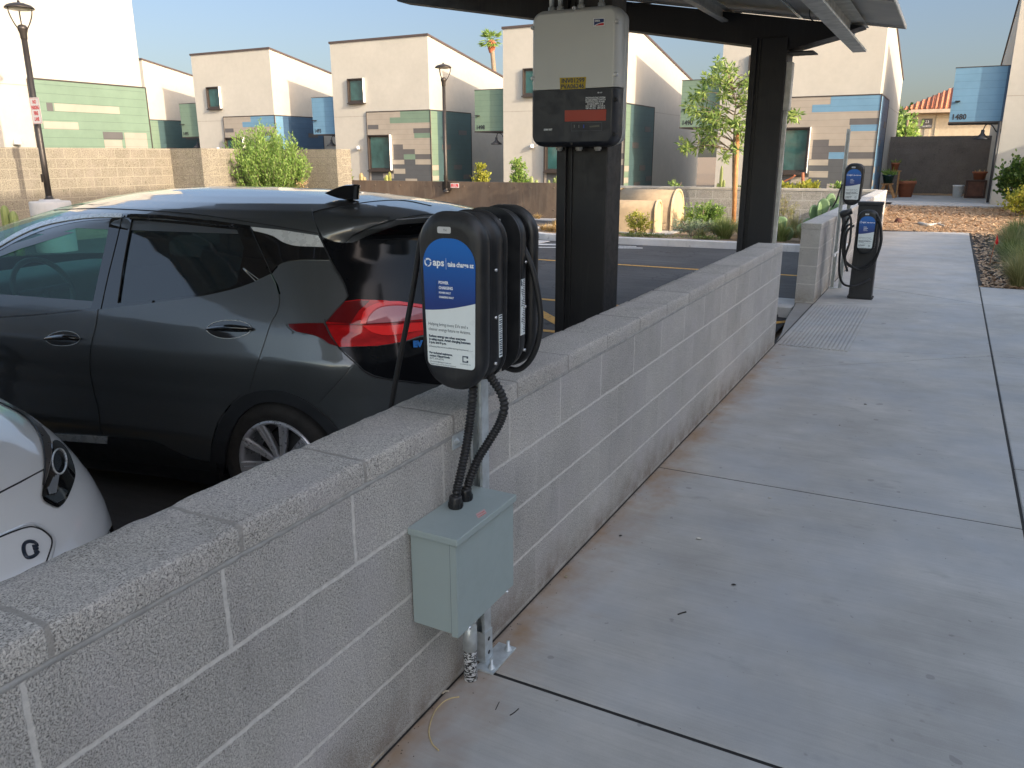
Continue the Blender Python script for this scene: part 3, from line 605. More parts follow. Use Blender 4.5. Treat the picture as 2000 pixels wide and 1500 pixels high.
# ------------------------------------------------------------------ tiled neighbour, and unseen shade casters added right of the walk
t = empty('tile_roof_house', (-.3, 50, .3), 'distant beige house with orange clay tile roof above the taupe wall', 'house')
mb = MB(); mb.box(-1.15, 14, 50.2, 60, 0, 3.95); mb.build('wall', plain('beige_siding', (.50, .42, .30), .85, var=.1), t)
mb = MB(); A = [(-1.75, 49.6, 3.97), (14.5, 49.6, 3.97), (14.5, 61, 3.97), (-1.75, 61, 3.97)]; rg = [(2.6, 54.6, 6.2), (12, 54.6, 6.2)]
mb.add(A+rg, [(0, 1, 5, 4), (1, 2, 5), (2, 3, 4, 5), (3, 0, 4), (3, 2, 1, 0)]); rf = mb.build('roof', M['tile'], t)
mb = MB()
for i in range(34):
    x = -1.7+i*.24; top = min(x+1.75, 4.3); 
    if x < 2.6: k = (x+1.75)/4.35
    else: k = 1
    if k < .03: continue
    mb.tube([(x, 49.58, 3.98), (x, 49.6+5*k, 3.97+2.23*k)], .055, 6, cap=True)
mb.build('ridge_rows', M['tile'], rf)
mb = MB(); mb.box(-1.8, 14.5, 49.55, 49.75, 3.78, 3.96); mb.build('fascia', plain('fascia_board', (.45, .36, .27), .8), t)
mb = MB(); mb.box(-.62, -.1, 50.12, 50.195, 3.0, 3.5); sg = mb.build('sign_board', plain('sign_brown', (.09, .085, .08), .6), t)
mb = MB(); text_into(mb, '23', .2, (-.36, 50.11, 3.27), (1, 0, 0), (0, 0, 1), align='CENTER'); text_into(mb, 'NORTH', .13, (-.36, 50.11, 3.07), (1, 0, 0), (0, 0, 1), align='CENTER'); mb.build('sign_lettering', M['white'], sg)
mb = MB(); mb.box(-.45, -.2, 50.15, 50.196, 0.3, 2.98); mb.box(.05, .09, 50.15, 50.196, .3, 3.75); mb.build('trim_board', plain('trim_tan', (.42, .36, .27), .85), t)
def caster(name, label, x0, x1, y0, y1, h, cat='building'):  # unseen blocks out of frame, placed and sized for the shade they cast
    t = empty(name, ((x0+x1)/2, (y0+y1)/2, 0), label, cat); mb = MB(); mb.box(x0, x1, y0, y1, -.1, h); mb.build('wall', M['stucco'], t)
    mb = MB(); mb.box(x0-.04, x1+.04, y0-.04, y1+.04, h+.003, h+.08); mb.build('roof', ROOF, t)
    k = 0
    yy = y0+1.2
    while yy+1.2 < y1 and h > 3:
        for zb in ([1.0] if h < 5 else [1.0, 4.2]):
            mb = MB(); mb.box(x0-.06, x0, yy, yy+1.0, zb, zb+1.3); w = mb.build('window', M['dark_frame'], t)
            mb = MB(); mb.box(x0-.07, x0-.061, yy+.05, yy+.95, zb+.05, zb+1.25); mb.build('pane', M['house_glass'], w)
        yy += 3.2
    return t
caster('shade_building', 'tall unseen cream building right of the sidewalk, sized to shade it', 11.0, 18, -16, 4.7, 10.9)
caster('low_shade_building', 'low unseen cream building past the tall one, added to shade the kerb', 8.0, 13, 5.0, 11.6, 5.3)
caster('shade_wall', 'unseen cream wall beside the ornamental grass, added to shade the sidewalk', 4.2, 4.45, 13.0, 17.7, 1.9, 'wall')
caster('far_shade_building', 'low unseen cream building east of the mulch bed, added to shade it', 9.5, 14, 19.6, 28, 4.3)
# ================================================================== solar carport
CP = empty('solar_carport', (-.8, 8.4, LOT), 'black steel solar carport with two columns and sloping panel roof over the parking stalls', 'carport')
sl_ = -.1705
def zb(x): return 2.703+sl_*(x+.842)               # underside of the beams
def hcol(mb, x0, x1, y0, y1, z0, z1, tf=.018, tw=.014):
    mb.box(x0, x1, y0, y0+tf, z0, z1); mb.box(x0, x1, y1-tf, y1, z0, z1); xm = (x0+x1)/2; mb.box(xm-tw/2, xm+tw/2, y0+tf, y1-tf, z0, z1)
def column(x0, x1, y0, y1, ztop):
    mb = MB(); mb.bbox(x0, x1, y0, y1, LOT, ztop, .006)
    mb.bbox(x0-.012, x0+.05, y0-.03, y0-.002, LOT, ztop, .004); mb.box(x0+.075, x0+.085, y0-.012, y0, LOT, ztop)
    mb.bbox(x0-.12, x1+.12, y0-.12, y1+.12, LOT+.001, LOT+.03, .005)
    return mb.build('column', M['black_steel'], CP)
column(-.95, -.64, 3.86, 4.10, zb(-.8)+.1); c2 = column(-.80, -.452, 8.27, 8.62, zb(-.6)+.1)
mb = MB(); mb.bbox(-.452, -.41, 8.33, 8.36, .1, 2.25, .003); mb.bbox(-.455, -.39, 8.30, 8.40, 2.05, 2.52, .004); mb.build('conduit_channel', M['galv_dark'], c2)
for (ya, yb_) in ((3.87, 4.07), (8.30, 8.60)):
    mb = MB()
    pol = [(-5.3, zb(-5.3)+.03), (-5.45, zb(-5.45)+.18), (-5.45, zb(-5.45)+.3), (.25, zb(.25)+.30), (.1, zb(.1)+.235), (-.46, zb(-.46)+.0), (-.5, zb(-.5)+.0)]
    mb.prism([(x, ya+.008, z) for x, z in pol], (0, yb_-ya-.016, 0))
    # tapered lower flange of the short arm
    mb.prism([(.12, ya-.02, zb(.12)+.225), (.12, ya-.02, zb(.12)+.24), (-.452, ya-.02, zb(-.45)-.0+.015), (-.452, ya-.02, zb(-.45)-.0)], (0, yb_-ya+.04, 0))
    mb.box(-.452, -.2, ya-.02, yb_+.02, zb(-.452)-.03, zb(-.452)-.018)
    mb.build('beam', M['black_steel'], CP)
def zr(x): return 2.82+sl_*(x-.6)
def purl(x, y0, y1, zt, h=.20, w=.065, name='purlin'):
    mb = MB(); z1 = zt; mb.box(x, x+.003, y0, y1, z1-h, z1); mb.box(x+.003, x+w, y0, y1, z1-.003, z1); mb.box(x+.003, x+w, y0, y1, z1-h, z1-h+.003); mb.box(x+w-.003, x+w, y0, y1, z1-h+.003, z1-h+.02)
    return mb.build(name, M['galv_dark'], CP)
for x in (-5.0, -3.7, -2.4, -1.15): purl(x, -4.5, 8.75, zr(x)-.04, h=.13)
purl(.12, -4.5, 8.78, zr(.12)-.045, h=.23, w=.13)
mb = MB(); mb.bbox(.1, .115, 8.2, 8.27, zb(.1)+.22, zr(.1)-.05, .002)
for k in range(5): mb.lathe((.1, 8.235, zb(.1)+.25+k*.03), [(.008, -.012), (.008, .0)], 8, axis='X')
mb.build('bolt_plate', M['black_steel'], CP)
# modules
PW, PL = 1.02, 1.68
xe = .60
for i in range(6):
    for j in range(8):
        x1_ = xe-i*(PW+.012); x0_ = x1_-PW; y1_ = 8.80-j*(PL+.012); y0_ = y1_-PL
        mb = MB()
        fr = .012
        P4 = lambda xa, xb, ya, yb, za, zc, m: mb.add([(xa, ya, zr(xa)+za), (xb, ya, zr(xb)+za), (xb, yb, zr(xb)+za), (xa, yb, zr(xa)+za), (xa, ya, zr(xa)+zc), (xb, ya, zr(xb)+zc), (xb, yb, zr(xb)+zc), (xa, yb, zr(xa)+zc)], [(0, 3, 2, 1), (4, 5, 6, 7), (0, 1, 5, 4), (1, 2, 6, 5), (2, 3, 7, 6), (3, 0, 4, 7)], m)
        P4(x0_, x0_+fr, y0_, y1_, 0, .04, 0); P4(x1_-fr, x1_, y0_, y1_, 0, .04, 0); P4(x0_+fr, x1_-fr, y0_, y0_+fr, 0, .04, 0); P4(x0_+fr, x1_-fr, y1_-fr, y1_, 0, .04, 0)
        P4(x0_+fr, x1_-fr, y0_+fr, y1_-fr, .028, .032, 1); P4(x0_+fr, x1_-fr, y0_+fr, y1_-fr, .0325, .036, 2)
        so_ = mb.build('solar_panel', [M['alu'], M['pv_back'], M['pv_top']], CP)
        if j < 2 and i < 5:
            mb = MB(); xc = (x0_+x1_)/2
            for dy in (-.18, -.06, .06, .18): mb.bbox(xc-.05, xc+.0, y0_+.45+dy-.03, y0_+.45+dy+.03, zr(xc)+.004, zr(xc)+.024, .004)
            mb.tube(bez([(xc-.03, y0_+.2, zr(xc)+.01), (xc-.1, y0_-.1+.3, zr(xc)-.02), (xc-.25, y0_+.5, zr(xc)+.0), (xc-.3, y0_+1.1, zr(xc)-.03), (xc-.1, y0_+1.6, zr(xc)+.01)], 5), .006, 6)
            mb.build('junction_box', M['black_plastic'], so_)
# ================================================================== chargers
def flat(name, c, rough=.45, coat=0): return plain(name, c, rough, var=.02, coat=coat)
M['lab_white'] = flat('label_white', (.78, .84, .83), .3); M['ink'] = flat('label_ink', (.03, .05, .08), .5); M['ink_w'] = flat('label_white_ink', (.85, .88, .9), .4)
def bluelab():
    t = NT('label_blue'); tc = t.n('ShaderNodeTexCoord'); sx = t.n('ShaderNodeSeparateXYZ'); t.l(tc.outputs['Object'], sx.inputs[0])
    t.col(t.mix(t.ramp(sx.outputs[2], .24, .40, 0, 1), (.018, .045, .21), (.006, .145, .52))); t.set(Roughness=.3); return t.mat
M['lab_blue'] = bluelab(); M['sil'] = flat('silver_sticker', (.55, .56, .55), .35)
def outline(hw, z0, z1, rt, rb, n=10, inset=0.0, taper=.0):
    pts = []; a, b, c, d = -hw+inset, hw-inset, z0+inset, z1-inset; rt = max(.004, rt-inset); rb = max(.004, rb-inset)
    for cx, cz, r, q0 in ((b-rb, c+rb, rb, -90), (b-rt, d-rt, rt, 0), (a+rt, d-rt, rt, 90), (a+rb, c+rb, rb, 180)):
        for k in range(n+1):
            q = R(q0+90*k/n); x = cx+r*math.cos(q); z = cz+r*math.sin(q); x *= 1-taper*(1-(z-z0)/(z1-z0)); pts.append((x, z))
    return pts
def loft(mb, rings, m=0, caps=True, smooth=True):     # rings: list of lists of 3d points
    n = len(rings[0]); v = [p for r in rings for p in r]
    mb.add(v, [(i*n+k, i*n+(k+1) % n, (i+1)*n+(k+1) % n, (i+1)*n+k) for i in range(len(rings)-1) for k in range(n)], m, smooth)
    if caps: mb.add(rings[0], [tuple(range(n))], m, False); mb.add(rings[-1], [tuple(range(n))[::-1]], m, False)
def fit(mb, body, width, height, x, z, y, m=0, bold=0, align='LEFT', ux=(1, 0, 0), uz=(0, 0, 1)):
    """lettering: cap height `height`, total width `width`, baseline left at x,z on the plane y"""
    t = MB(); text_into(t, body, height/.69, (0, 0, 0), (1, 0, 0), (0, 0, 1), bold=bold*height)
    w = max(v[0] for v in t.v)-min(v[0] for v in t.v); k = width/w; x0 = min(v[0] for v in t.v)
    ux = Vector(ux); uz = Vector(uz); o = Vector((x, y, z)) if not isinstance(x, Vector) else x
    mb.add([o+ux*((v[0]-x0)*k)+uz*v[2] for v in t.v], t.f, m)
def charger(label, side=0, group='electric vehicle chargers'):
    root = empty('vehicle_charger', (0, 0, 0), label, 'charger', group)
    H, hw = .487, .106
    def ring(y, ins, tp=.06): return [(x, y, z) for x, z in outline(hw, 0, H, .088, .10, 10, ins, tp)]
    mb = MB(); loft(mb, [ring(-.1375, .040), ring(-.1365, .028), ring(-.133, .014), ring(-.126, .005), ring(-.115, 0), ring(-.100, .001), ring(-.094, .006), ring(-.091, .018)])
    mb.build('front_cover', M['black_plastic'], root)
    mb = MB(); loft(mb, [ring(-.0905, .024), ring(-.072, .026), ring(-.069, .020), ring(-.062, .017), ring(-.058, .017), ring(-.0545, .010), ring(-.046, .007), ring(-.015, .007), ring(-.010, .010), ring(-.008, .002), ring(-.001, .002)])
    for sx_ in (-1, 1):
        for z in (.07, .2, .33): mb.lathe((sx_*(hw-.009-.06*hw*(1-z/H)), -.052, z), [(.001, -.004*0+sx_*.004), (.0045, sx_*.003), (.0045, -sx_*.003)], 8, axis='X', m=1)
    body = mb.build('back_case', [M['black_plastic'], M['alu']], root)
    # label
    zs = H*0+.068
    def lab(ins): return [(x, z) for x, z in outline(.0835, .068, .418, .074, .014, 12, ins, .10)]
    L = lab(0); yb = -.1385
    def wave(x): return .222+.030*((x+.085)/.17)**1.7
    top = [(x, z) for x, z in L if z > wave(x)]
    lower = [(x, z) for x, z in L if z <= wave(x)]
    # order: outline() starts bottom right and runs counter clockwise
    xr = .0835*(1-.10*(1-(wave(.08)-.068)/.35)); xl = -.0835*(1-.10*(1-(wave(-.08)-.068)/.35)); wv = [(xl+(xr-xl)*k/14, wave(xl+(xr-xl)*k/14)) for k in range(15)]
    iR = [i for i, p in enumerate(L) if p[1] > wave(p[0])]
    up = [L[i] for i in iR]; 
    poly_up = wv+[p for p in up]            # wave left->right, then right side up and round to left
    lo = [L[i] for i in range(len(L)) if i not in iR]; lo_r = [p for p in lo if p[0] > 0 and p[1] < .2]; lo_l = [p for p in lo if p[0] <= 0]
    poly_lo = lo_l+lo_r+wv[::-1]
    mb = MB()
    mb.prism([(x, yb, z) for x, z in poly_up], (0, .0012, 0), 0); mb.prism([(x, yb, z) for x, z in poly_lo], (0, .0012, 0), 1)
    lb = mb.build('label', [M['lab_blue'], M['lab_white']], root)
    y = yb-.0006; mb = MB()
    # swirl mark, wordmark, divider
    cx, cz = -.0655, .352
    for k in range(3):
        q0 = R(k*120+20); pts = []
        for j in range(9): q = q0+R(j*13); pts.append((cx+.0115*math.cos(q), y, cz+.0115*math.sin(q)))
        for j in range(9): q = q0+R(120-j*13-6); rr = .0065+.002*j/8; pts.append((cx+rr*math.cos(q), y, cz+rr*math.sin(q)))
        mb.prism(pts, (0, .0004, 0), 0)
    fit(mb, 'aps', .036, .0185, -.050, .3445, y, 0, .045); mb.box(-.0085, -.0078, y, y+.0004, .336, .366); fit(mb, 'take charge az', .081, .0125, -.0035, .3445, y, 0, .05)
    for i, (s, w, h) in enumerate((('POWER', .031, .0075), ('CHARGING', .044, .0075), ('POWER FAULT', .038, .0048), ('CHARGING FAULT', .047, .0048))):
        fit(mb, s, w, h, -.033, (.2965, .2825, .2705, .2585)[i], y, 0, .06); mb.box(-.0405, -.0398, y, y+.0004, (.2945, .2805, .269, .257)[i], (.306, .292, .277, .265)[i], 1)
    z = .187
    for s, w, h, b, st in (('Helping bring more EVs and a', .126, .0085, 0, .0145), ('cleaner energy future to Arizona.', .134, .0085, 0, .0185), ('Reduce energy use when everyone', .118, .0062, .08, .0088), ('is using more. Avoid charging between', .133, .0062, .08, .0088), ('3 p.m. and 8 p.m.', .056, .0062, .08, .0105), ('(Charging may not be available during those hours)', .126, .0042, 0, .0190),
                          ('For technical assistance,', .075, .0056, .08, .0082), ('contact ClipperCreek:', .067, .0056, .08, .0082), ('(877) 694-4194', .046, .0056, 0, .0075), ('information@clippercreek.net', .070, .0042, 0, .0065), ('clippercreek.com/technical-support/', .086, .0042, 0, .0065), ('(Available Mon-Fri, 8 a.m.-5 p.m. PT)', .080, .0042, 0, 0)):
        fit(mb, s, w, h, -.0695, z-.006, y, 1, b); z -= st
    mb.box(-.071, .071, y, y+.0004, .1205, .121, 2)
    # maker's mark : a C with a plug, and its small line of text
    cx, cz = .046, .096
    for (a, b, c, d) in ((-.009, -.006, -.009, .009), (-.006, .009, .006, .009), (-.006, .009, -.009, -.006), (.004, .009, .003, .006), (.004, .009, -.006, -.003)): mb.box(cx+a, cx+b, y, y+.0004, cz+c, cz+d, 1)
    fit(mb, 'By CLIPPERCREEK, INC.', .034, .0028, .030, .0805, y, 1)
    mb.build('lettering', [M['ink_w'], M['ink'], flat('rule_grey', (.35, .4, .42))], lb, recalc=False)
    mb = MB(); mb.prism([(x-.012, -.139, z) for x, z in outline(.0205, .4305, .4475, .004, .004, 4)], (0, .003, 0)); st_ = mb.build('sticker', M['sil'], root)
    mb = MB(); fit(mb, 'TH', .010, .0065, -.014, .4355, -.1396); mb.build('sticker_text', M['ink'], st_)
    # side stickers
    if side:
        sx_ = hw*(1-.03)-.0065; mb = MB()
        if side == 1:
            a = sx_-.001; mb.box(a, a+.0012, -.040, -.022, .085, .205, 0)
            rn = random.Random(2); zz = .09
            while zz < .2: h = rn.uniform(.0012, .004); mb.box(a+.0012, a+.0016, -.0385, -.0235, zz, zz+h, 1); zz += h+rn.uniform(.0015, .004)
        else:
            a = -sx_+.001; mb.box(a-.0012, a, -.045, -.018, .12, .295, 0); mb.box(a-.0012, a, -.045, -.029, .301, .315, 0); mb.box(a-.0012, a, -.045, -.018, .321, .342, 0)
            rn = random.Random(4)
            for zz in [.128+.0052*k for k in range(31)]: mb.box(a-.0016, a-.0012, -.0435, -.0435+rn.uniform(.008, .023), zz, zz+.0022, 1)
            fit(mb, 'JC00868', .022, .010, Vector((a-.0016, -.021, .327)), 0, 0, 1, ux=(0, -1, 0), uz=(0, 0, 1)); mb.box(a-.0016, a-.0012, -.0245, -.0195, .265, .282, 1)
        mb.build('rating_label', [M['lab_white'], M['ink']], root, recalc=False)
    return root
c1 = charger('black wall charger with blue and white label facing the camera, on the foreground wall', 1); c1.location = (.047, 1.137, .974)
c2_ = charger('black charger mounted back to back behind the large labelled one, showing its side', -1); c2_.location = (.047, 1.208, .976); c2_.rotation_euler = (0, 0, math.pi)
c3 = copy_tree(c1); c3['label'] = 'upper far charger hung beside the tall galvanised strut'; p = atY(1665, 360, 9.72); c3.location = (p.x+.005, 9.85, p.z-.245)
c4 = copy_tree(c1); c4['label'] = 'lower far charger on the black pedestal with cables looped round it'; c4.location = (.432, 9.15, .53)
# cables of the near chargers
def cable(name, pts, r, label, n=8): mb = MB(); mb.tube(bez(pts, n), r, 12); return tag(mb.build(name, M['black_rubber'], None), label, 'cable', 'charging cables')
cable('charging_cable', [atY(826, 455, 1.08), atY(820, 480, 1.09), atY(811, 540, 1.10), atY(797, 620, 1.11), atY(781, 700, 1.12), atY(768, 770, 1.13), atY(758, 830, 1.14), atY(750, 900, 1.15)], .0082, 'black cable dropping from the front charger down behind the wall')
cable('charging_cable', [atY(955, 432, 1.29), atY(975, 436, 1.285), atY(1003, 452, 1.275), atY(1030, 500, 1.27), atY(1046, 550, 1.27), atY(1056, 620, 1.27), atY(1050, 670, 1.27), atY(1034, 705, 1.27), atY(1012, 722, 1.28), atY(990, 718, 1.29), atY(970, 705, 1.29)], .0088, 'thick black cable looping out to the right of the rear charger')
# ================================================================== strut post, junction box, conduits
SP = empty('strut_post', (.025, 1.185, 0), 'galvanised strut post bolted to the sidewalk, carrying the two near chargers', 'post', 'strut posts')
def strut(mb, x0, x1, y0, y1, z0, z1, t=.0025, lip=.009):
    mb.box(x0, x1, y1-t, y1, z0, z1); mb.box(x0, x0+t, y0, y1-t, z0, z1); mb.box(x1-t, x1, y0, y1-t, z0, z1); mb.box(x0+t, x0+lip, y0, y0+t, z0, z1); mb.box(x1-lip, x1-t, y0, y0+t, z0, z1)
    mb.box(x0+lip-t, x0+lip, y0+t, y0+.007, z0, z1); mb.box(x1-lip, x1-lip+t, y0+t, y0+.007, z0, z1)
mb = MB(); strut(mb, .006, .047, 1.160, 1.201, .008, 1.42); mb.build('channel', M['galv'], SP)
mb = MB(); mb.bbox(.030, .098, 1.12, 1.282, .0, .007, .0015); bp = mb.build('base_plate', M['galv'], SP)
for (x, y) in ((.080, 1.145), (.080, 1.258)):
    mb = MB(); mb.lathe((x, y, .007), [(.013, 0), (.013, .003), (.010, .003), (.010, .011), (.0055, .0115), (.0055, .032), (.001, .033)], 12); mb.build('anchor_bolt', M['galv'], bp)
mb = MB(); mb.box(.003, .050, 1.157, 1.1595, .0075, .115); mb.box(.0475, .0500, 1.1595, 1.2045, .0075, .115); mb.box(.002, .053, 1.154, 1.157, .0075, .014)
mb.box(.0035, .0055, 1.1595, 1.2045, .0075, .115)
for z in (.035, .085): mb.lathe((.0502, 1.181, z), [(.001, .0005), (.007, .0006), (.007, 0)], 12, axis='X', m=1)
mb.build('post_socket', [M['galv'], M['black_steel']], SP)
mb = MB(); mb.bbox(.0005, .0055, 1.062, 1.225, .770, .814, .001); bk = mb.build('wall_bracket', M['galv'], SP)
for y in (1.083, 1.135, 1.215): mb = MB(); mb.lathe((.0055, y, .792), [(.013, 0), (.013, .002), (.0085, .002), (.0085, .008), (.004, .0082), (.004, .012), (.001, .0125)], 12, axis='X'); mb.build('bolt', M['galv'], bk)
mb = MB(); mb.bbox(.004, .09, 1.138, 1.158, .985, 1.43, .002); mb.bbox(.004, .09, 1.2025, 1.2078, .985, 1.43, .002); mb.build('mounting_plate', M['galv_dark'], SP)
JB = empty('junction_box', (.08, .99, .325), 'grey steel junction box on the wall under the black chargers', 'electrical box')
mb = MB(); mb.bbox(.004, .150, .836, 1.153, .327, .600, .002); body = mb.build('body', M['box_grey'], JB); mb = MB(); mb.box(.1315, .1335, .8353, .8362, .33, .6); mb.box(.1315, .1335, 1.1528, 1.1537, .33, .6); mb.build('cover_gap', M['black_rubber'], JB)
mb = MB(); mb.bbox(.1505, .1545, .832, 1.157, .322, .600, .0012); mb.box(.134, .1505, .8325, .8350, .322, .600); mb.box(.134, .1505, 1.1540, 1.1565, .322, .600); mb.box(.134, .1505, .8355, 1.1535, .3215, .3240); mb.build('front_cover', M['box_grey'], JB)
mb = MB(); mb.bbox(.002, .163, .826, 1.163, .6035, .6245, .0025); ld = mb.build('drip_lid', M['box_grey'], JB)
mb = MB(); q = [atZ(929, 1004, .6250), atZ(946, 994, .6250), atZ(951, 1002, .6250), atZ(934, 1013, .6250)]; mb.prism([tuple(v) for v in q], (0, 0, .0003), 0)
fr = (q[1]-q[0]); up_ = (q[0]-q[3])
for k, s in enumerate(('WARNING', 'DANGER')): fit(mb, s, fr.length*.86, .0042, Vector(q[3])+fr*.07+up_*(.12+.42*k)+Vector((0, 0, .0005)), 0, 0, 1, .05, ux=tuple(fr.normalized()), uz=tuple(up_.normalized()))
mb.build('warning_sticker', [flat('sticker_pink', (.62, .42, .40)), flat('sticker_red', (.62, .05, .03))], ld, recalc=False)
for (px, py, x) in ((990, 1156, .1545), (917, 1226, .1545)): p = atX(px, py, x); mb = MB(); mb.lathe((x, p.y, p.z), [(.005, 0), (.0045, .004), (.001, .005)], 10, axis='X'); mb.build('screw', M['alu'], JB)
for i, (pts, c) in enumerate((([(924, 755, 1.09), (922, 785, 1.09), (917, 830, 1.08), (911, 870, 1.05), (902, 915, 1.02), (893, 955, 1.005), (890, 985, 1.0)], 'left'), ([(950, 722, 1.10), (962, 742, 1.125), (977, 765, 1.135), (985, 793, 1.135), (976, 826, 1.13), (955, 862, 1.11), (934, 896, 1.09), (918, 935, 1.07), (909, 968, 1.06)], 'right'))):
    P = bez([atY(*p) for p in pts], 40); P2 = [P[0]]
    for p in P[1:]:
        if (p-P2[-1]).length > .00135: P2.append(p)
    rr = [.0122+.0018*math.sin(2*math.pi*k*.00135/.0075) for k in range(len(P2))]
    mb = MB(); mb.tube(P2, rr, 14); e = P2[-1]
    cd = empty('flexible_conduit', e, 'black corrugated conduit bowing out %s from charger to junction box' % ('least, the left one,' if i == 0 else 'to the right'), 'conduit', 'flexible conduits')
    mb.build('corrugated_tube', M['black_rubber'], cd); mb = MB(); mb.lathe((e.x, e.y, .625), [(.0205, 0), (.0205, .018), (.0185, .026), (.0185, .034), (.013, .037), (.013, .03)], 20)
    for k in range(12): q = k*math.pi/6; mb.box(e.x+.0205*math.cos(q)-.0012, e.x+.0205*math.cos(q)+.0012, e.y+.0205*math.sin(q)-.0012, e.y+.0205*math.sin(q)+.0012, .627, .642)
    mb.build('gland', M['black_plastic'], cd)
def wrapmat():
    t = NT('pipe_wrap_tape'); p = t.pos(); n_ = t.noise(t.mp(p, (1, 1, 2.2)), 85, 3, .7); t.col(t.mix(t.ramp(n_, .49, .53), (.012, .012, .013), (.55, .56, .56))); t.set(Roughness=.4); return t.mat
RC = empty('rigid_conduit', (.043, 1.075, 0), 'steel conduit stub with black and white wrap, rising from the sidewalk into the grey box', 'conduit')
mb = MB(); mb.lathe((.043, 1.075, 0), [(.0215, -.01), (.0215, .105), (.020, .107)], 20); mb.build('tape_wrap', wrapmat(), RC)
mb = MB(); mb.lathe((.043, 1.075, .107), [(.0195, 0), (.0225, .001), (.0225, .085), (.0195, .087), (.021, .10), (.026, .108), (.026, .135), (.022, .14), (.0205, .16), (.024, .175), (.024, .2195)], 20); mb.build('coupling', M['galv'], RC)
# ================================================================== inverter
YI = 3.655
IV = empty('solar_inverter', (-.785, 3.76, 1.65), 'grey and black solar inverter with yellow number label on the carport column', 'inverter')
cx = -.787; hw = .272; zb0, zt0, zm = 1.650, 2.400, 1.967
def iring(y, ins, za, zc, rb_, rt_): return [(cx+x, y, z) for x, z in outline(hw, za, zc, rt_, rb_, 8, ins)]
mb = MB(); loft(mb, [iring(3.845, .012, zb0, zt0, .07, .07), iring(3.78, .012, zb0, zt0, .07, .07), iring(3.775, .0, zb0, zt0, .075, .075), iring(3.76, 0, zb0, zt0, .075, .075)]); mb.build('rear_housing', M['inv_grey'], IV)
mb = MB(); loft(mb, [iring(3.7585, 0, zm+.003, zt0, .004, .075), iring(3.69, .004, zm-.001, zt0, .004, .075), iring(3.667, .014, zm-.011, zt0, .004, .07), iring(YI, .030, zm-.027, zt0, .004, .06)]); up_c = mb.build('upper_cover', M['inv_grey'], IV)
mb = MB(); loft(mb, [iring(3.7585, 0, zb0, zm-.001, .075, .006), iring(3.685, .004, zb0, zm+.003, .075, .006), iring(3.660, .016, zb0, zm+.015, .07, .006), iring(YI-.004, .030, zb0, zm+.029, .06, .006)]); lo_c = mb.build('lower_cover', M['inv_dark'], IV)
def iv(px, py, dy=0): p = atY(px, py, YI-dy); return p
def ipoly(mb, pts, m=0, dy=.001, th=.0008): mb.prism([tuple(iv(a, b, dy+th)) for a, b in pts], (0, th, 0), m)
def itext(mb, s, a, b, h, m=0, bold=.03, dy=.003):
    p, q = iv(*a, dy), iv(*b, dy); d = q-p; u = d.normalized(); fit(mb, s, d.length, h, p, 0, 0, m, bold, ux=tuple(u), uz=(0, 0, 1))
mb = MB(); ipoly(mb, [(1093, 152), (1145, 150), (1143, 174.5), (1094, 175.5)], 0, .001); itext(mb, 'INV01299', (1097, 162.3), (1141.5, 160.5), .0235, 1); itext(mb, 'PVA06246', (1095.5, 173.7), (1140.5, 171.5), .0235, 1)
mb.build('number_label', [flat('label_yellow', (.50, .36, .015)), M['ink']], up_c, recalc=False)
mb = MB(); ipoly(mb, [(1159, 35.5), (1180.5, 35), (1180.5, 50), (1159, 51.5)], 0, .001); ipoly(mb, [(1160.3, 37), (1179.3, 36.3), (1179.3, 43), (1172, 44.5), (1165, 47), (1160.3, 50)], 1, .002, .0008); ipoly(mb, [(1179.3, 44.5), (1179.3, 49), (1162, 50.5), (1168, 47.3), (1173, 45.5)], 2, .002)
itext(mb, 'SMA', (1161.4, 42.7), (1172, 42.2), .0105, 0, .06, .0036); mb.build('emblem', [M['ink_w'], flat('emblem_blue', (.01, .03, .16)), flat('emblem_red', (.6, .02, .03))], up_c, recalc=False)
mb = MB(); ipoly(mb, [(1103, 215.5), (1184, 213.5), (1183, 235.5), (1103, 237.5)], 0, .0055)
for k, (s, a, b) in enumerate((('PHOTOVOLTAIC SYSTEM', 1144, 1182), ('DC DISCONNECT SWITCH', 1143.5, 1182.5), ('PHOTOVOLTAIC POWER', 1144, 1181), ('SOURCE (MPPT A, B)', 1147, 1178), ('VOC 480 VDC   ISC 8.95 A', 1143.5, 1182), ('VMP 401 VDC   IMP 8.50 A', 1143.5, 1182))):
    itext(mb, s, (a, 192.8+k*4.05), (b, 191.9+k*4.05), .0085, 1, .04, .0065)
itext(mb, 'SB 6.0', (1167, 182), (1176, 181.5), .006, 1, .04, .0065); itext(mb, 'SUNNY BOY', (1062, 255), (1079, 254.5), .0095, 1, .1, .0065)
mb.build('warning_label', [flat('label_red', (.42, .055, .03)), M['ink_w']], lo_c, recalc=False)
mb = MB()
for a, b in (((1115.5, 239.5), (1176, 238.5)), ((1115.5, 255.5), (1175, 254.5))): ipoly(mb, [a, b, (b[0], b[1]+.8), (a[0], a[1]+.8)], 0, .0055)
for x in (1115.5, 1175): ipoly(mb, [(x, 239.5), (x+.8, 239.5), (x+.8, 255.5), (x, 255.5)], 0, .0055)
for x in (1121, 1130): ipoly(mb, [(x, 244), (x+1, 244), (x+1, 249.5), (x, 249.5)], 1, .0055)
ipoly(mb, [(1151, 246), (1170, 244), (1171, 247.5), (1152, 249)], 3, .0055); ipoly(mb, [(1139, 243.5), (1141, 243.5), (1141, 250), (1139, 250)], 2, .0055)
mb.build('display_frame', [flat('frame_grey', (.10, .11, .13)), flat('mark_grey', (.30, .31, .30)), flat('mark_blue', (.05, .10, .5)), flat('mark_olive', (.13, .13, .10))], lo_c, recalc=False)
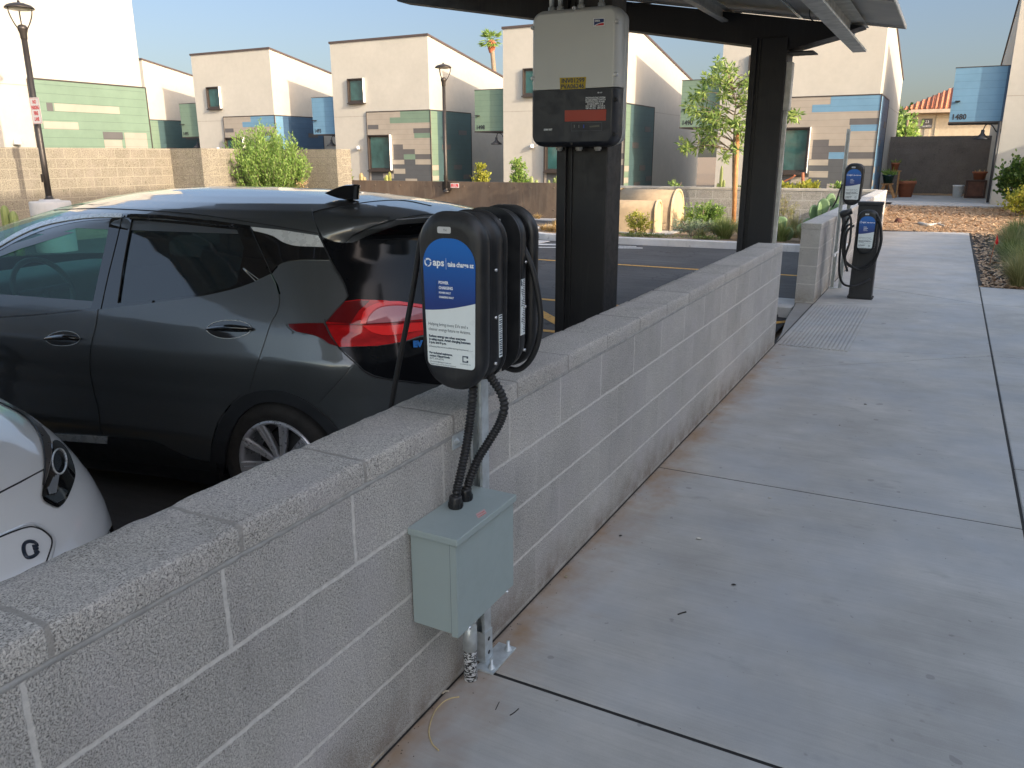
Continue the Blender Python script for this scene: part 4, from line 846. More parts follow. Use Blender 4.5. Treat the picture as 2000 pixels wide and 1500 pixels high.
for (px, py, mm, par) in ((1121, 15.5, 'alu', up_c), (1205, 42, 'alu', up_c), (1202, 145, 'alu', up_c), (1039.5, 54, 'alu', up_c), (1040, 153, 'alu', up_c), (1117, 182, 'black_plastic', lo_c), (1202, 194, 'black_plastic', lo_c), (1199, 262, 'black_plastic', lo_c), (1116, 280, 'black_plastic', lo_c)):
    p = iv(px, py); mb = MB(); mb.lathe((p.x, YI+.004, p.z), [(.011, .014), (.011, -.006), (.006, -.007), (.005, -.003), (.001, -.003)], 12, axis='Y'); mb.build('cover_screw', M[mm], par)
for i, x in enumerate((-.985, -.93, -.80, -.675)):
    mb = MB(); mb.tube([(x, 3.79, zt0-.003), (x, 3.79, zt0+.12), (x+.01, 3.83, zt0+.22), (x+.01, 3.86, zt0+.36)], .014, 10); mb.lathe((x, 3.79, zt0-.002), [(.021, 0), (.021, .03), (.017, .034)], 12)
    tag(mb.build('power_conduit', M['galv']), ('leftmost', 'second from left', 'third from left', 'rightmost')[i]+' grey conduit rising from the top of the inverter', 'conduit', 'conduits above the inverter')
for i, x in enumerate((-.93, -.80, -.68)):
    mb = MB(); mb.lathe((x, 3.80, zb0-.022), [(.001, 0), (.016, 0), (.016, .008), (.022, .008), (.022, .026)], 12); tag(mb.build('cable_gland', M['galv_dark']), 'short grey gland under the inverter, number %s from the left' % ('one', 'two', 'three')[i], 'gland', 'glands below the inverter')
# ================================================================== pedestal, second strut, far cables
PD = empty('charger_pedestal', (.43, 9.24, 0), 'black steel pedestal standing on the sidewalk with a charger on it', 'pedestal')
mb = MB(); mb.bbox(.308, .553, 9.152, 9.34, .006, 1.06, .006); mb.build('column', M['black_steel'], PD)
mb = MB(); mb.bbox(.300, .561, 9.144, 9.348, 1.061, 1.095, .004); mb.build('cap', M['black_steel'], PD)
mb = MB(); mb.bbox(.298, .563, 9.142, 9.35, 0, .0058, .001); bp = mb.build('base_plate', M['black_steel'], PD)
for x, y in ((.303, 9.20), (.558, 9.20), (.303, 9.3), (.558, 9.3)): mb = MB(); mb.lathe((x, y, .006), [(.012, 0), (.012, .02), (.001, .022)], 8); mb.build('anchor_bolt', M['black_steel'], bp)
SP2 = empty('strut_post', (.04, 9.9, 0), 'tall bare galvanised strut post standing beside the far block wall', 'post', 'strut posts')
mb = MB(); strut(mb, .02, .061, 9.88, 9.921, .007, 1.90); mb.build('channel', M['galv'], SP2); mb = MB(); mb.bbox(.005, .12, 9.83, 9.97, 0, .006, .001); mb.build('base_plate', M['galv'], SP2)
mb = MB(); mb.bbox(.03, .2, 9.925, 9.93, 1.02, 1.3, .002); mb.bbox(.001, .007, 9.84, 9.96, .40, .62, .001); mb.build('wall_bracket', M['galv_dark'], SP2)
mb = MB(); strut(mb, .115, .156, 9.86, 9.90, .007, 1.30); sp3 = empty('strut_post', (.135, 9.88, 0), 'short galvanised strut post behind the upper far charger', 'post', 'strut posts'); mb.build('channel', M['galv'], sp3)
mb = MB(); mb.tube([atY(1629, 497, 9.6), atY(1640, 490, 9.75), atY(1655, 477, 9.9)], .013, 8); mb.lathe(atY(1629, 497, 9.6), [(.02, -.03), (.022, 0), (.001, .01)], 10); tag(mb.build('conduit_elbow', M['white']), 'short white conduit between the far wall and the strut post', 'conduit')
def fc(pts, label, r=.0125): cable('charging_cable', [atY(*p) for p in pts], r, label, 6)
fc([(1668, 440, 9.05), (1655, 452, 9.02), (1650, 480, 9.0), (1652, 510, 9.0), (1665, 522, 9.02), (1690, 520, 9.02), (1712, 500, 9.0), (1720, 470, 9.0), (1719, 440, 9.02), (1708, 425, 9.05)], 'inner black cable coil wrapped around the pedestal charger')
fc([(1664, 436, 9.05), (1652, 445, 9.0), (1646, 475, 8.98), (1649, 505, 8.98), (1662, 519, 9.0), (1682, 527, 9.0), (1704, 516, 8.98), (1716, 492, 8.98), (1722, 465, 8.98), (1718, 430, 9.0), (1706, 412, 9.05)], 'outer black cable coil wrapped around the pedestal charger')
fc([(1658, 425, 9.2), (1646, 450, 9.3), (1641, 490, 9.3), (1639, 530, 9.2), (1645, 552, 9.1), (1660, 559, 9.0), (1678, 556, 9.05), (1700, 545, 9.1)], 'long black cable drooping low beside the pedestal foot')
fc([(1645, 360, 9.75), (1640, 372, 9.75), (1634, 390, 9.75), (1626, 405, 9.78)], 'thin black cable hanging left of the upper far charger', .009)
fc([(1655, 415, 9.0), (1662, 430, 8.96), (1660, 470, 8.94), (1650, 505, 8.95), (1655, 530, 8.97)], 'black cable running down from the charging plug', .0125)
PL_ = empty('charging_plug', atY(1650, 418, 9.0), 'black charging connector holstered left of the pedestal charger', 'connector')
mb = MB(); a, b = atY(1641, 420, 9.0), atY(1664, 412, 9.0); mb.tube([a, a.lerp(b, .3), a.lerp(b, .6), b], [.035, .042, .036, .03], 12); mb.tube([a.lerp(b, .3), atY(1648, 438, 9.0), atY(1645, 452, 9.0)], [.025, .02, .016], 10); mb.build('handle', M['black_plastic'], PL_)
# ================================================================== cars : a body surface defined by stacked plan outlines
class Body:
    def __init__(s, H, T, Ar, Af, Lr, Lf, p, C, ang, curv=.012, mid=-1.3, pf=None):
        s.H, s.T, s.Ar, s.Af = map(np.array, (H, T, Ar, Af)); s.Lr, s.Lf, s.p = Lr, Lf, p; s.pf = pf or p; s.C = Vector(C); s.curv, s.mid = curv, mid
        s.fw = Vector((-math.cos(ang), -math.sin(ang), 0)); s.n = Vector((math.sin(ang), -math.cos(ang), 0))     # forward, left side normal
    def P(s, a, t, h): return s.C+s.fw*(-a)+s.n*t+Vector((0, 0, h))
    def loc(s, P): d = Vector(P)-s.C; return -d.dot(s.fw), d.dot(s.n), d.z
    def prm(s, h, e=0):
        return np.interp(h, s.H, s.T)+e, np.interp(h, s.H, s.Ar)+e, np.interp(h, s.H, s.Af)-e
    def LL(s, r, f): k = min(1, .94*(r-f)/(s.Lr+s.Lf)); return s.Lr*k, s.Lf*k
    def Te(s, T, a): return T*(1-s.curv*((a-s.mid)/1.5)**2)
    def F(s, P, e=0):
        a, t, h = s.loc(P); T, r, f = s.prm(h, e)
        if h > s.H[-1]+e or h < s.H[0]-.3: return 2
        q = 0.0; p = s.p; Lr, Lf = s.LL(r, f)
        if a > r-Lr: q = ((a-(r-Lr))/Lr)**s.p
        elif a < f+Lf: q = ((f+Lf-a)/Lf)**s.pf; p = s.pf
        return q+(abs(t)/max(.01, s.Te(T, min(max(a, -2.9), .5))))**p
    def hit(s, px, py, e=0, far=7.5):
        d = Vector(ray(px, py)); o = Vector(CAM); k0 = 1.2; k = k0
        while k < far and s.F(o+d*k, e) > 1: k += .02
        if k >= far: return None
        lo, hi = k-.02, k
        for _ in range(14):
            m = (lo+hi)/2
            if s.F(o+d*m, e) > 1: lo = m
            else: hi = m
        return o+d*hi
    def ring(s, h, n=22, e=0):
        T, r, f = s.prm(h, e); pts = []; Lr, Lf = s.LL(r, f)
        sg = lambda x, q: math.copysign(abs(x)**q, x)
        for k in range(n+1):
            q = math.pi/2*k/n; pts.append((r-Lr+Lr*math.sin(q)**(2/s.p), T*math.cos(q)**(2/s.p)))   # left side -> rear centre
        side = [(f+Lf+(r-Lr-f-Lf)*k/26, T) for k in range(1, 26)]
        fr = [(f+Lf-Lf*math.sin(math.pi/2*k/n)**(2/s.pf), T*math.cos(math.pi/2*k/n)**(2/s.pf)) for k in range(n, -1, -1)]
        half = fr+side+pts
        half = [(a, s.Te(1, min(max(a, -2.9), .5))*t) for a, t in half]
        return half+[(a, -t) for a, t in half[-2:0:-1]]
def panel(body, poly, e, step=9.0, name='panel', mat=None, parent=None, rim=.006, dense=4.0, smooth=True, curve=True, mb=None, m=0):
    """outline read in the photograph, carried on to the body surface, with its own thickness"""
    pts = [Vector((x, y, 0)) for x, y in poly]
    out = []
    n = len(pts)
    for i in range(n):                                   # resample straight edges
        a, b = pts[i], pts[(i+1) % n]; L = (b-a).length; k = max(1, int(L/dense))
        out += [a.lerp(b, j/k) for j in range(k)]
    P2 = [Vector((p.x, p.y)) for p in out]
    xs = [p.x for p in P2]; ys = [p.y for p in P2]
    def inside(x, y):
        c = False; j = len(P2)-1
        for i in range(len(P2)):
            if (P2[i].y > y) != (P2[j].y > y) and x < (P2[j].x-P2[i].x)*(y-P2[i].y)/(P2[j].y-P2[i].y)+P2[i].x: c = not c
            j = i
        return c
    inner = []; y = min(ys)+step/2; r = 0
    while y < max(ys):
        x = min(xs)+step/2+(step/2 if r % 2 else 0)
        while x < max(xs):
            if inside(x, y) and min((p-Vector((x, y))).length for p in P2) > dense*.6: inner.append(Vector((x, y)))
            x += step
        y += step*.87; r += 1
    nb = len(P2); V, E, F_, ov, oe, of = delaunay_2d_cdt(P2+inner, [(i, (i+1) % nb) for i in range(nb)], [list(range(nb))], 1, 1e-4)
    W3 = []; ok = []
    for v in V:
        h = body.hit(v.x, v.y, e); W3.append(h); ok.append(h is not None)
    fs = [f for f in F_ if all(ok[i] for i in f)]
    idx = {}; vs = []
    for f in fs:
        for i in f:
            if i not in idx: idx[i] = len(vs); vs.append(W3[i])
    fs2 = [tuple(idx[i] for i in f) for f in fs]
    from collections import Counter
    ec = Counter(); 
    for f in fs2:
        for i in range(len(f)): ec[tuple(sorted((f[i], f[(i+1) % len(f)])))] += 1
    own = mb is None
    if own: mb = MB()
    mb.add(vs, fs2, m, smooth)
    # rim: push boundary inwards along the view-independent inward direction (toward the car's axis)
    be = [k for k, c in ec.items() if c == 1]; inn = {}
    rv = []; rf = []
    for a, b in be:
        for i in (a, b):
            if i not in inn:
                p = vs[i]; aa, tt, hh = body.loc(p); c = body.P(min(max(aa, -2.5), -.2), 0, min(hh, .9)); inn[i] = len(rv)+0; rv.append(p); rv.append(p+(c-p).normalized()*rim)
        rf.append((inn[a], inn[b], inn[b]+1, inn[a]+1))
    mb.add(rv, rf, m, False)
    if own: return mb.build(name, mat, parent, recalc=False)
def sm(pts, closed=False, n=3):                          # smooth a polyline in pixel space
    return [(p.x, p.y) for p in bez([(x, y, 0) for x, y in pts], n)]
def c7(*pts): return [(x/1.8989, 360+y/1.8989) for x, y in pts]
def seam(body, pts, e, r, mb, m=0):
    q = [body.hit(x, y, e) for x, y in pts]; q = [p for p in q if p is not None]
    if len(q) > 1: mb.tube(q, r, 5, m, smooth=True)
def wheel(parent, c, ang, side, R_=.325, W_=.2, spokes=10, name='wheel'):
    """c: centre of outer face in world, side +1: faces the car's left"""
    w = empty(name, (0, 0, 0)); w.parent = parent
    loc0 = c-wloc(parent); w.location = loc0
    n = Vector((math.sin(ang), -math.cos(ang), 0))*side; f = Vector((math.cos(ang), math.sin(ang), 0))
    Mx = Matrix((( f.x, n.x, 0, c.x), (f.y, n.y, 0, c.y), (0, 0, 1, c.z), (0, 0, 0, 1)))      # local x: along car, y: outwards, z up
    mb = MB(); pr = [(R_*.70, -.012), (R_*.74, -.004), (R_*.80, .004), (R_*.88, .004), (R_*.95, -.006), (R_*.985, -.025), (R_, -.05), (R_, -.1), (R_*.99, -.16), (R_*.9, -W_), (R_*.66, -W_)]
    mb.lathe((0, 0, 0), pr, 56, axis='Y')
    for k in range(72): q = 2*math.pi*k/72; cq, sq = math.sin(q), math.cos(q)
    mb.xform(Mx); mb.build('tyre', M['tyre'], w)
    mb = MB(); rr = R_*.69
    mb.lathe((0, 0, 0), [(rr+.006, -.016), (rr+.004, -.004), (rr-.006, .0), (rr-.014, -.006), (rr-.018, -.03), (rr-.024, -.11), (rr-.05, -.15)], 56, axis='Y')
    for k in range(spokes):
        q = 2*math.pi*k/spokes+.12
        for dq in (-.085, .085):
            pts = []
            for j in range(6):
                u = j/5; rad = .045+(rr-.055)*u; qq = q+dq*(1-.35*u)*(1+.0*u); w_ = (.0085+.006*u)
                tx, tz = math.cos(qq), math.sin(qq); px_, pz_ = -math.sin(qq), math.cos(qq); yy = -.028+.020*u*u
                pts.append([(tx*rad+px_*w_, yy, tz*rad+pz_*w_), (tx*rad+px_*w_*.55, yy+.010, tz*rad+pz_*w_*.55), (tx*rad-px_*w_*.55, yy+.010, tz*rad-pz_*w_*.55), (tx*rad-px_*w_, yy, tz*rad-pz_*w_), (tx*rad, yy-.03, tz*rad)])
            loft(mb, pts, 0, True, False)
    mb.lathe((0, 0, 0), [(.001, -.006), (.026, -.008), (.033, -.014), (.05, -.022), (.055, -.06)], 24, axis='Y')
    mb.xform(Mx); mb.build('rim', M['rim'], w)
    mb = MB(); mb.lathe((0, 0, 0), [(.001, -.075), (.155, -.075), (.16, -.10), (.001, -.101)], 32, axis='Y'); mb.lathe((0, 0, 0), [(.19, -.16), (.001, -.161)], 24, axis='Y'); mb.xform(Mx); mb.build('brake_disc', plain('brake_iron', (.05, .05, .05), .5, metal=.6), w)
    return w
def body_shell(body, root, mat, hs, skip, wheels, name='body', glaze=None):
    rings = [body.ring(h) for h in hs]; n = len(rings[0]); v = [body.P(a, t, h) for h, r in zip(hs, rings) for a, t in r]; fs = []; gl_ = {1: [], 2: []}
    for i in range(len(hs)-1):
        for k in range(n):
            q = [i*n+k, i*n+(k+1) % n, (i+1)*n+(k+1) % n, (i+1)*n+k]; a = sum(rings[j][kk][0] for j, kk in ((i, k), (i+1, k), (i, (k+1) % n), (i+1, (k+1) % n)))/4; t = (rings[i][k][1]+rings[i+1][k][1])/2; h = (hs[i]+hs[i+1])/2
            if skip(a, t, h): continue
            if any(abs(t) > .55 and (a-wa)**2+(h-.325)**2 < .365**2 for wa in wheels): continue
            g_ = glaze(a, t, h) if glaze else 0
            if g_: gl_[g_].append(tuple(q)); continue
            fs.append(tuple(q))
    fs.append(tuple(range(n))[::-1]); b = (len(hs)-1)*n; fs.append(tuple(range(b, b+n)))
    mb = MB(); mb.add(v, fs[:-2], 0, True); mb.add(v, fs[-2:], 0, False); o = mb.build(name, mat, root)
    for k, nm in ((1, 'windshield'), (2, 'far_window')):
        if gl_[k]: mb = MB(); mb.add(v, gl_[k], 0, True); g = mb.build(nm, M['glass_side'], root); bm = bmesh.new(); bm.from_mesh(g.data); bmesh.ops.delete(bm, geom=[q for q in bm.verts if not q.link_faces], context='VERTS'); bm.to_mesh(g.data); bm.free()
    return o
# ------------------------------------------------------------------ dark grey hatchback, reversed in
A8 = R(8.0); Wc = (-1.47, 1.82); nn = (math.sin(A8), -math.cos(A8))
BC = (Wc[0]-nn[0]*.855, Wc[1]-nn[1]*.855, LOT)
Hh = [.14, .20, .30, .42, .50, .60, .70, .80, .855, .90, .98, 1.04, 1.10, 1.20, 1.29, 1.38, 1.43, 1.47, 1.50, 1.53, 1.555, 1.575, 1.588]
TT = [.77, .81, .852, .872, .866, .864, .872, .888, .893, .880, .858, .836, .812, .768, .728, .686, .660, .625, .57, .48, .37, .24, .08]
RR = [.56, .62, .70, .735, .735, .725, .705, .69, .68, .665, .64, .62, .59, .55, .51, .49, .55, .58, .44, .26, .05, -.25, -.55]
FF = [-3.30, -3.4, -3.43, -3.43, -3.42, -3.40, -3.37, -3.34, -3.31, -3.28, -3.2, -3.12, -3.05, -2.9, -2.62, -2.28, -2.08, -1.92, -1.76, -1.6, -1.42, -1.2, -.95]
B1 = Body(Hh, TT, RR, FF, .52, 1.1, 2.7, BC, A8, pf=2.0)
CAR = empty('parked_car', B1.P(-1.3, 0, 0), 'dark grey electric hatchback parked behind the wall, rear end towards the charger', 'car')
def skip1(a, t, h): return (1.06 < h < 1.40 and -2.52+3.5*(h-1.03) < a < .02 and t > .5)
def glaze1(a, t, h):
    pil = -2.52+3.5*(h-1.03)
    if 1.07 < h < 1.50 and a < pil-.13 and a < -1.5: return 1
    if t < 0 and 1.06 < h < 1.40 and pil < a < .02 and abs(t) > .5 and not -1.12 < a < -1.0: return 2
    return 0
hs = sorted(set(list(np.linspace(.14, 1.40, 36))+list(np.linspace(1.40, 1.588, 22))+[1.06, 1.40]+[x for x in Hh if x < 1.588]))
body_shell(B1, CAR, M['paint_dark'], hs, skip1, (0, -2.6), glaze=glaze1)
def P1(poly, e, name, mat, parent=CAR, step=9, label=None, rim=.008, dense=4.0):
    o = panel(B1, poly, e, step, name, mat, parent, rim, dense)
    if label: o['label'] = label
    return o
# outlines are pixel positions seen in the photo (crop coordinates), carried on to the body
beltF = sm(c7((-420, 515), (-200, 507), (0, 497), (200, 481), (362, 464)))
beltR = sm(c7((378, 462), (600, 435), (760, 412), (900, 378), (1003, 332)))
fd = P1(beltF+sm(c7((355, 520), (336, 600), (332, 680), (345, 760), (364, 840), (370, 900), (380, 934)))+c7((206, 924), (0, 905), (-420, 850)), .004, 'front_door', M['paint_dark'])
rd = P1(beltR+sm(c7((1022, 370), (1036, 425), (1026, 475), (1003, 515), (975, 600), (945, 690), (925, 762)))+sm(c7((890, 782), (845, 825), (806, 885), (786, 950), (778, 1026)))+c7((700, 1010), (640, 985), (560, 948), (395, 932))+sm(c7((384, 905), (376, 850), (357, 770), (344, 690), (348, 600), (367, 520))), .004, 'rear_door', M['paint_dark'])
# quarter panel
qp = P1(sm(c7((1008, 334), (1030, 308), (1062, 291), (1130, 286), (1224, 285)))+sm(c7((1232, 300), (1262, 355), (1283, 400), (1280, 418), (1240, 470), (1204, 512)))+sm(c7((1150, 513), (1068, 517), (1066, 530), (1095, 549), (1160, 560), (1188, 572), (1215, 592), (1252, 602)))+c7((1285, 634), (1314, 658))+sm(c7((1270, 712), (1225, 762), (1178, 808)))+sm(c7((1120, 776), (1050, 757), (985, 751), (935, 762)))+sm(c7((955, 690), (985, 600), (1013, 520), (1034, 480), (1044, 425), (1030, 370))), .004, 'quarter_panel', M['paint_dark'])
bp_ = P1(c7((1318, 664),)+sm(c7((1345, 695), (1385, 716), (1440, 727), (1520, 738), (1640, 752), (1760, 762)))+c7((1760, 900), (1560, 1010), (1400, 1010), (1262, 918))+sm(c7((1225, 860), (1182, 813)))+sm(c7((1230, 765), (1275, 715))), .005, 'rear_bumper', M['paint_dark'])
# pillars and gloss black glasshouse frame
P1(sm(c7((-420, 330), (-200, 272), (-40, 243), (60, 190), (150, 152), (250, 126), (350, 115), (452, 122)))+c7((487, 124), (700, 140), (928, 165))+sm(c7((965, 240), (1000, 318)))+beltR[::-1]+c7((370, 463))+beltF[::-1], .0015, 'window_surround', M['gloss_black'])
gl = sm(c7((-420, 350), (-200, 300), (-40, 262), (60, 212), (150, 173), (250, 146), (330, 134), (408, 130)))+c7((392, 220), (367, 330), (344, 440), (338, 458))+sm(c7((200, 475), (0, 490), (-420, 512)))
gr = c7((494, 134), (560, 137), (700, 150), (878, 168), (905, 232), (893, 300), (878, 368))+sm(c7((850, 384), (760, 404), (600, 426), (442, 440)))+c7((450, 330), (470, 220))
# cut the surround where the panes are: rebuilt as two frames instead of one sheet
bpy.data.objects.remove([o for o in bpy.data.objects if o.name.startswith('window_surround')][0])
def frame_between(outer, inner, e, name, mat, parent=CAR, step=9):
    """sheet with a hole"""
    def res(poly, d=4.0):
        out = []
        for i in range(len(poly)):
            a = Vector((*poly[i],)); b = Vector((*poly[(i+1) % len(poly)],)); k = max(1, int((b-a).length/d)); out += [a.lerp(b, j/k) for j in range(k)]
        return out
    rings_ = [res(outer)]+[res(i) for i in inner]; pts = []; ed = []
    for r in rings_:
        b = len(pts); pts += r; ed += [(b+i, b+(i+1) % len(r)) for i in range(len(r))]
    V, E, F_, *_ = delaunay_2d_cdt(pts, ed, [], 0, 1e-4)
    def ins(poly, x, y):
        c = False; j = len(poly)-1
        for i in range(len(poly)):
            if (poly[i].y > y) != (poly[j].y > y) and x < (poly[j].x-poly[i].x)*(y-poly[i].y)/(poly[j].y-poly[i].y)+poly[i].x: c = not c
            j = i
        return c
    W3 = [B1.hit(v.x, v.y, e) for v in V]; fs = []
    for f in F_:
        c = sum((V[i] for i in f), Vector((0, 0)))/len(f)
        if ins(rings_[0], c.x, c.y) and not any(ins(r, c.x, c.y) for r in rings_[1:]) and all(W3[i] is not None for i in f): fs.append(tuple(f))
    ok = [p if p is not None else Vector((0, 0, 0)) for p in W3]; used = sorted({i for f in fs for i in f}); mp_ = {i: k for k, i in enumerate(used)}
    vs = [ok[i] for i in used]; k = len(vs); inn = []
    for p in vs: aa, tt, hh = B1.loc(p); c = B1.P(min(max(aa, -2.5), -.2), 0, .9); inn.append(p+(c-p).normalized()*.02)
    f1 = [tuple(mp_[i] for i in f) for f in fs]; from collections import Counter; ec = Counter(tuple(sorted((f[i], f[(i+1) % len(f)]))) for f in f1 for i in range(len(f)))
    mb = MB(); mb.add(vs+inn, f1, 0, True); mb.add(vs+inn, [tuple(k+i for i in f[::-1]) for f in f1]+[(a, b, b+k, a+k) for (a, b), c in ec.items() if c == 1], 0, False)
    return mb.build(name, mat, parent, recalc=False)
outer = sm(c7((-420, 322), (-200, 265), (-40, 236), (60, 186), (150, 148), (250, 124), (350, 112), (452, 120)))+c7((487, 123), (700, 139), (928, 162))+sm(c7((965, 240), (1000, 322)))+beltR[::-1]+c7((370, 463))+beltF[::-1]
frame_between(outer, [gl, gr], .002, 'window_surround', M['gloss_black'])
P1(gl, -.004, 'front_window', M['glass_side'], rim=.002, label='green tinted clear front side window'); P1(gr, -.004, 'rear_window', M['glass_rear'], rim=.002, label='dark tinted rear side window')
# bright trim over the front window, kinked strip behind the rear door
P1(sm(c7((-420, 318), (-200, 258), (-40, 232), (60, 178), (150, 139), (250, 118), (350, 108), (455, 107)))+sm(c7((450, 122), (350, 122), (250, 133), (150, 155), (60, 194), (-40, 246), (-200, 276), (-420, 334))), .007, 'window_trim', M['chrome'])
P1(c7((456, 107), (600, 113), (800, 135), (926, 153))+c7((928, 163), (800, 147), (600, 127), (452, 121)), .006, 'rear_window_trim', M['gloss_black'])
P1(sm(c7((1008, 328), (1028, 302), (1060, 287), (1120, 280), (1222, 281)))+sm(c7((1205, 240), (1185, 190)))+c7((1050, 172), (932, 157))+sm(c7((950, 210), (975, 262))), .0035, 'pillar_panel', M['gloss_black'])
P1(c7((929, 157), (1050, 170), (1180, 190), (1202, 232))+sm(c7((1150, 230), (1095, 227), (1050, 214), (1010, 190), (960, 176), (940, 172))), .007, 'pillar_trim', M['chrome'], dense=3)
# sill strip, cladding, arch
P1(sm(c7((-420, 478), (-200, 487)), n=1)+c7((0, 500), (200, 484), (372, 465), (600, 439), (760, 416), (900, 384), (1003, 338), (1003, 330), (900, 376), (760, 408), (600, 431), (372, 456), (200, 475), (0, 491), (-420, 508)), .006, 'sill_trim', M['gloss_black'], dense=3) if False else None
P1(c7((-420, 868), (0, 905), (208, 926), (396, 937), (396, 963), (230, 951), (0, 930), (-420, 890)), .010, 'chrome_strip', M['chrome'])
P1(c7((400, 938), (560, 951), (605, 968), (650, 993), (700, 1016), (782, 1032), (784, 1062), (600, 1040), (400, 1022), (232, 1006), (-420, 940), (-420, 895), (0, 935), (232, 955), (398, 966)), .008, 'side_cladding', M['clad'])
P1(c7((-420, 944), (232, 1009), (400, 1025), (600, 1043), (786, 1066), (800, 1118), (600, 1085), (400, 1062), (200, 1035), (-420, 970)), .002, 'rocker_sill', M['clad'])
arch_o = sm(c7((775, 1118), (779, 1030), (790, 955), (812, 890), (850, 828), (895, 788), (945, 769), (1000, 765), (1060, 774), (1125, 800), (1190, 846), (1240, 895), (1290, 960)))
arch_i = sm(c7((1250, 975), (1215, 925), (1165, 872), (1105, 832), (1045, 812), (990, 808), (940, 820), (895, 855), (862, 905), (842, 965), (834, 1030), (830, 1118)))
P1(arch_o+arch_i, .012, 'wheel_arch', M['clad'], dense=3.5, step=7, rim=.03)
# wheel well
mb = MB(); cW = B1.P(0, .60, .325); mb.lathe((0, 0, 0), [(.365, .26), (.365, .0), (.001, -.001)], 40, axis='Y'); n_ = B1.n; f_ = Vector((math.cos(A8), math.sin(A8), 0))
Mw = Matrix(((f_.x, n_.x, 0, cW.x), (f_.y, n_.y, 0, cW.y), (0, 0, 1, cW.z), (0, 0, 0, 1))); mb.xform(Mw); mb.build('wheel_well', M['black_rubber'], CAR)
for a, sd in ((0, 1), (-2.6, 1), (0, -1), (-2.6, -1)): wheel(CAR, B1.P(a, .855*sd, .325), A8, sd)
# hatch: gloss black rear glass area, lower dark panel
hx = sm(c7((1170, 112), (1172, 135), (1200, 215), (1234, 290), (1268, 350), (1288, 402), (1290, 418), (1273, 438)))
P1(hx+c7((1330, 428), (1430, 430), (1560, 452), (1660, 470), (1720, 480), (1720, 150), (1600, 140), (1480, 150), (1380, 185), (1310, 215), (1276, 218)), .003, 'rear_glass', M['hatch_black'], label='gloss black sloping rear window')
P1(c7((1258, 606), (1330, 603), (1400, 602), (1500, 586), (1560, 566), (1680, 560), (1760, 555), (1760, 752), (1640, 744), (1520, 731), (1440, 720), (1390, 708), (1350, 688), (1322, 660), (1290, 632)), .003, 'tailgate', M['hatch_black'])
# spoiler body-colour
P1(sm(c7((1163, 108), (1166, 130), (1182, 168), (1197, 195)))+c7((1240, 212), (1275, 217))+sm(c7((1310, 186), (1380, 155), (1470, 128), (1560, 112), (1660, 108)))+c7((1680, 90), (1560, 78), (1400, 84), (1280, 92), (1200, 100)), .010, 'spoiler', M['paint_dark'], rim=.03)
# tail lamp in its pieces
TL = P1(c7((1207, 514), (1240, 474), (1276, 434), (1330, 427), (1430, 430), (1560, 452), (1690, 470), (1690, 540), (1560, 560), (1500, 582), (1400, 599), (1330, 601), (1258, 603), (1228, 560)), .007, 'tail_lamp', M['red_lens'], dense=3, step=6)
P1(sm(c7((1070, 518), (1130, 515), (1200, 515)))+c7((1222, 560), (1252, 601))+sm(c7((1220, 591), (1190, 570), (1150, 556), (1098, 546), (1072, 528))), .007, 'lamp_tip', M['red_dark'], parent=TL, dense=3, step=6)
P1(c7((1212, 510), (1242, 474), (1278, 436), (1330, 430), (1372, 431), (1330, 470), (1300, 516)), .0095, 'dark_segment', M['red_dark'], parent=TL, dense=3, step=6)
P1(sm(c7((1356, 520), (1366, 490), (1392, 462), (1430, 449), (1500, 447), (1600, 462), (1690, 474)))+c7((1690, 460), (1560, 445))+sm(c7((1480, 433), (1430, 434), (1385, 445), (1350, 470), (1335, 520))), .0105, 'light_guide', M['red_bright'], parent=TL, dense=3, step=6)
P1(sm(c7((1362, 516), (1370, 492), (1395, 466), (1432, 453), (1500, 451), (1600, 466), (1688, 478)))+c7((1688, 512), (1560, 500), (1440, 512)), .0095, 'clear_segment', M['pink_lens'], parent=TL, dense=3, step=6)
P1(sm(c7((1345, 524), (1380, 548), (1440, 560), (1540, 545), (1680, 528)))+sm(c7((1680, 514), (1560, 512), (1460, 522), (1400, 524))), .0105, 'lower_light_guide', M['red_bright'], parent=TL, dense=3, step=6)
P1(c7((1210, 517), (1345, 517), (1440, 512), (1690, 500), (1690, 503), (1440, 515), (1345, 520.5), (1210, 520.5)), .0115, 'lamp_split_line', M['red_dark'], parent=TL, dense=3, step=6)
# handles
for pts, nm in ((c7((761, 538), (790, 514), (840, 504), (890, 507), (922, 520), (932, 536), (915, 556), (870, 570), (820, 570), (785, 558)), 'rear_door_handle'), (c7((166, 573), (195, 553), (235, 544), (275, 550), (297, 570), (285, 588), (250, 598), (205, 597), (180, 588)), 'front_door_handle')):
    par = rd if 'rear' in nm else fd
    pts = sm(pts+[pts[0]]); P1(pts, .0045, 'handle_recess', M['gloss_black'], parent=par, dense=2.5, step=5)
    cxm = sum(p[0] for p in pts)/len(pts); cym = sum(p[1] for p in pts)/len(pts); wx = max(p[0] for p in pts)-min(p[0] for p in pts)
    q = [B1.hit(cxm+wx*k, cym-2-3*(.25-k*k)*4+2, .012+.03*(.25-k*k)*4) for k in (-.5, -.4, -.25, -.1, 0, .1, .25, .4, .5)]
    mb = MB(); mb.tube(bez(q, 3), [.006+.009*math.sin(math.pi*min(1, max(0, i/24))) for i in range(len(bez(q, 3)))], 10); mb.build('door_handle', M['gloss_black'], par)
    mb = MB(); q2 = [B1.hit(p[0], p[1], .006) for p in pts]; mb.tube(q2, .0018, 5); mb.build('handle_ring', M['chrome'], par)
